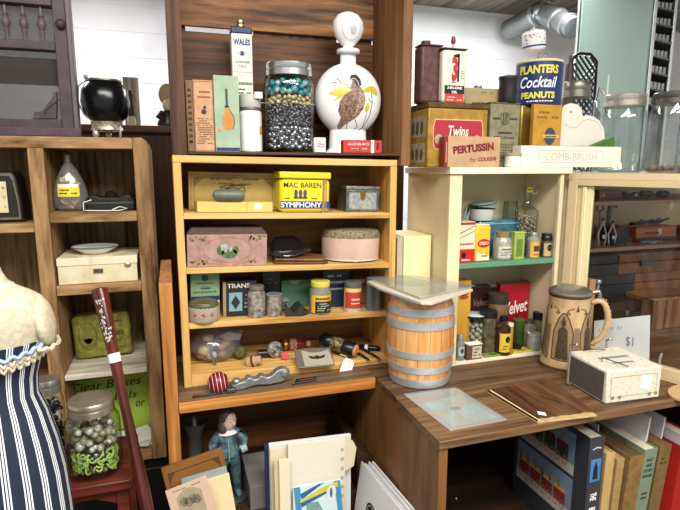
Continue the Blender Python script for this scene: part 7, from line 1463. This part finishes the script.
# small wooden frame piece by the stein inside glass
t=thing('wooden_block','small pale wooden block with brass top just inside the glass behind the stein lid','block',(X(590,285,1.16),1.17,CFZ)); hz=Z(590,279,1.16)-CFZ; B().box(-.011,.011,-.02,.02,0,hz).obj('block',Wd('#a8743f','#dcae74','z',14,.5),t,bev=.001)
# paper price sign behind the glass
pa,pb_,pc2,pd=[Vector(v) for v in (at(593,322,1.00),at(650,315,1.00),at(649,361,1.00),at(593,345,1.00))]
def oncase(px,py,off=.0225):   # point on the inside of the glazed side
    d=ray(px,py); o=Vector((0,0,CZ)); n=Vector((Nv.x,Nv.y,0)); p0_=Vector((A.x,A.y,0))+n*off
    k=(p0_-o).dot(n)/d.dot(n); return o+d*k
Q=[oncase(*p) for p in ((594,321),(650,315),(649,364),(594,348))]
t=thing('price_sign','white paper sign with faint handwriting taped inside the display case glass','sign',tuple(Q[3])); o0=Vector(t.location); nn=Vector((Nv.x,Nv.y,0))*.0006
b=B(); b.hexa([p-o0+nn for p in (Q[3],Q[2],Q[2]+nn,Q[3]+nn)]+[p-o0+nn for p in (Q[0],Q[1],Q[1]+nn,Q[0]+nn)]); b.obj('paper',M('#eef0f3',.6,var=.02),t)
def qm_(u,v): p=Q[3].lerp(Q[2],u).lerp(Q[0].lerp(Q[1],u),v)-o0-nn*.4; return tuple(p)
pen=M('#8b93a0',.6)
word(t,'$1',.66,.40,.13,.26,pen,qm_,.0); decal(t,'faint_handwriting',[[(u,v),(u+.012,v),(u+.03,v+.09),(u+.018,v+.09)] for u,v in ((.08,.62),(.30,.68),(.35,.69),(.44,.70),(.49,.70),(.28,.36),(.33,.37))],pen,qm_)
# =================== GROUPS ===================
GR=dict(white_file='white card files between the books',old_pen='old pens on the bottom pine shelf',steel_calipers='calipers in the display case',screwdriver='screwdrivers in the display case',pliers='pliers in the display case',storage_jar='storage jars on the display case',mason_jar='mason jars',hand_drill='drills in the display case',instrument_case='black cases in the display case',leather_case='brown leather cases in the display case',enamel_cover='green enamel covers',glass_jar='clear jars on the display case',paper_folder='folders in the stack')
for o in COL.objects:
    g=GR.get(o.name.split('.')[0])
    if g and o.parent is None and 'group' not in o: o['group']=g
# =================== LIGHT ===================
W_=bpy.data.worlds.new('World'); S.world=W_; W_.use_nodes=True; bgn=W_.node_tree.nodes['Background']; bgn.inputs[0].default_value=(1,.985,.95,1); bgn.inputs[1].default_value=.34
def area(loc,rot,sx,sy,e,col=(1,.97,.92)):
    l=bpy.data.lights.new('ceiling_light','AREA'); l.shape='RECTANGLE'; l.size=sx; l.size_y=sy; l.energy=e; l.color=col
    o=bpy.data.objects.new('ceiling_light',l); COL.objects.link(o); o.location=loc; o.rotation_euler=rot
area((.05,-.15,2.38),(0,0,0),1.6,.5,35)
area((.9,-.9,2.38),(0,0,0),1.6,.5,31)
area((-.6,2.3,2.38),(0,0,0),1.4,.4,20,(.97,.98,1))
area((1.6,2.4,2.38),(0,0,0),1.4,.4,26,(.97,.98,1))
# =================== CAMERA ===================
cd=bpy.data.cameras.new('camera'); cam=bpy.data.objects.new('camera',cd); COL.objects.link(cam); cam.location=(0,0,CZ)
cam.rotation_euler=(PI/2-PT,0,-YW); cd.sensor_fit='HORIZONTAL'; cd.sensor_width=36; cd.lens=FP*36/680; cd.clip_start=.02
S.camera=cam
vs=S.view_settings; S.view_settings.view_transform='Standard'; vs.look='None'; vs.exposure=0.80; vs.gamma=1; vs.use_curve_mapping=False
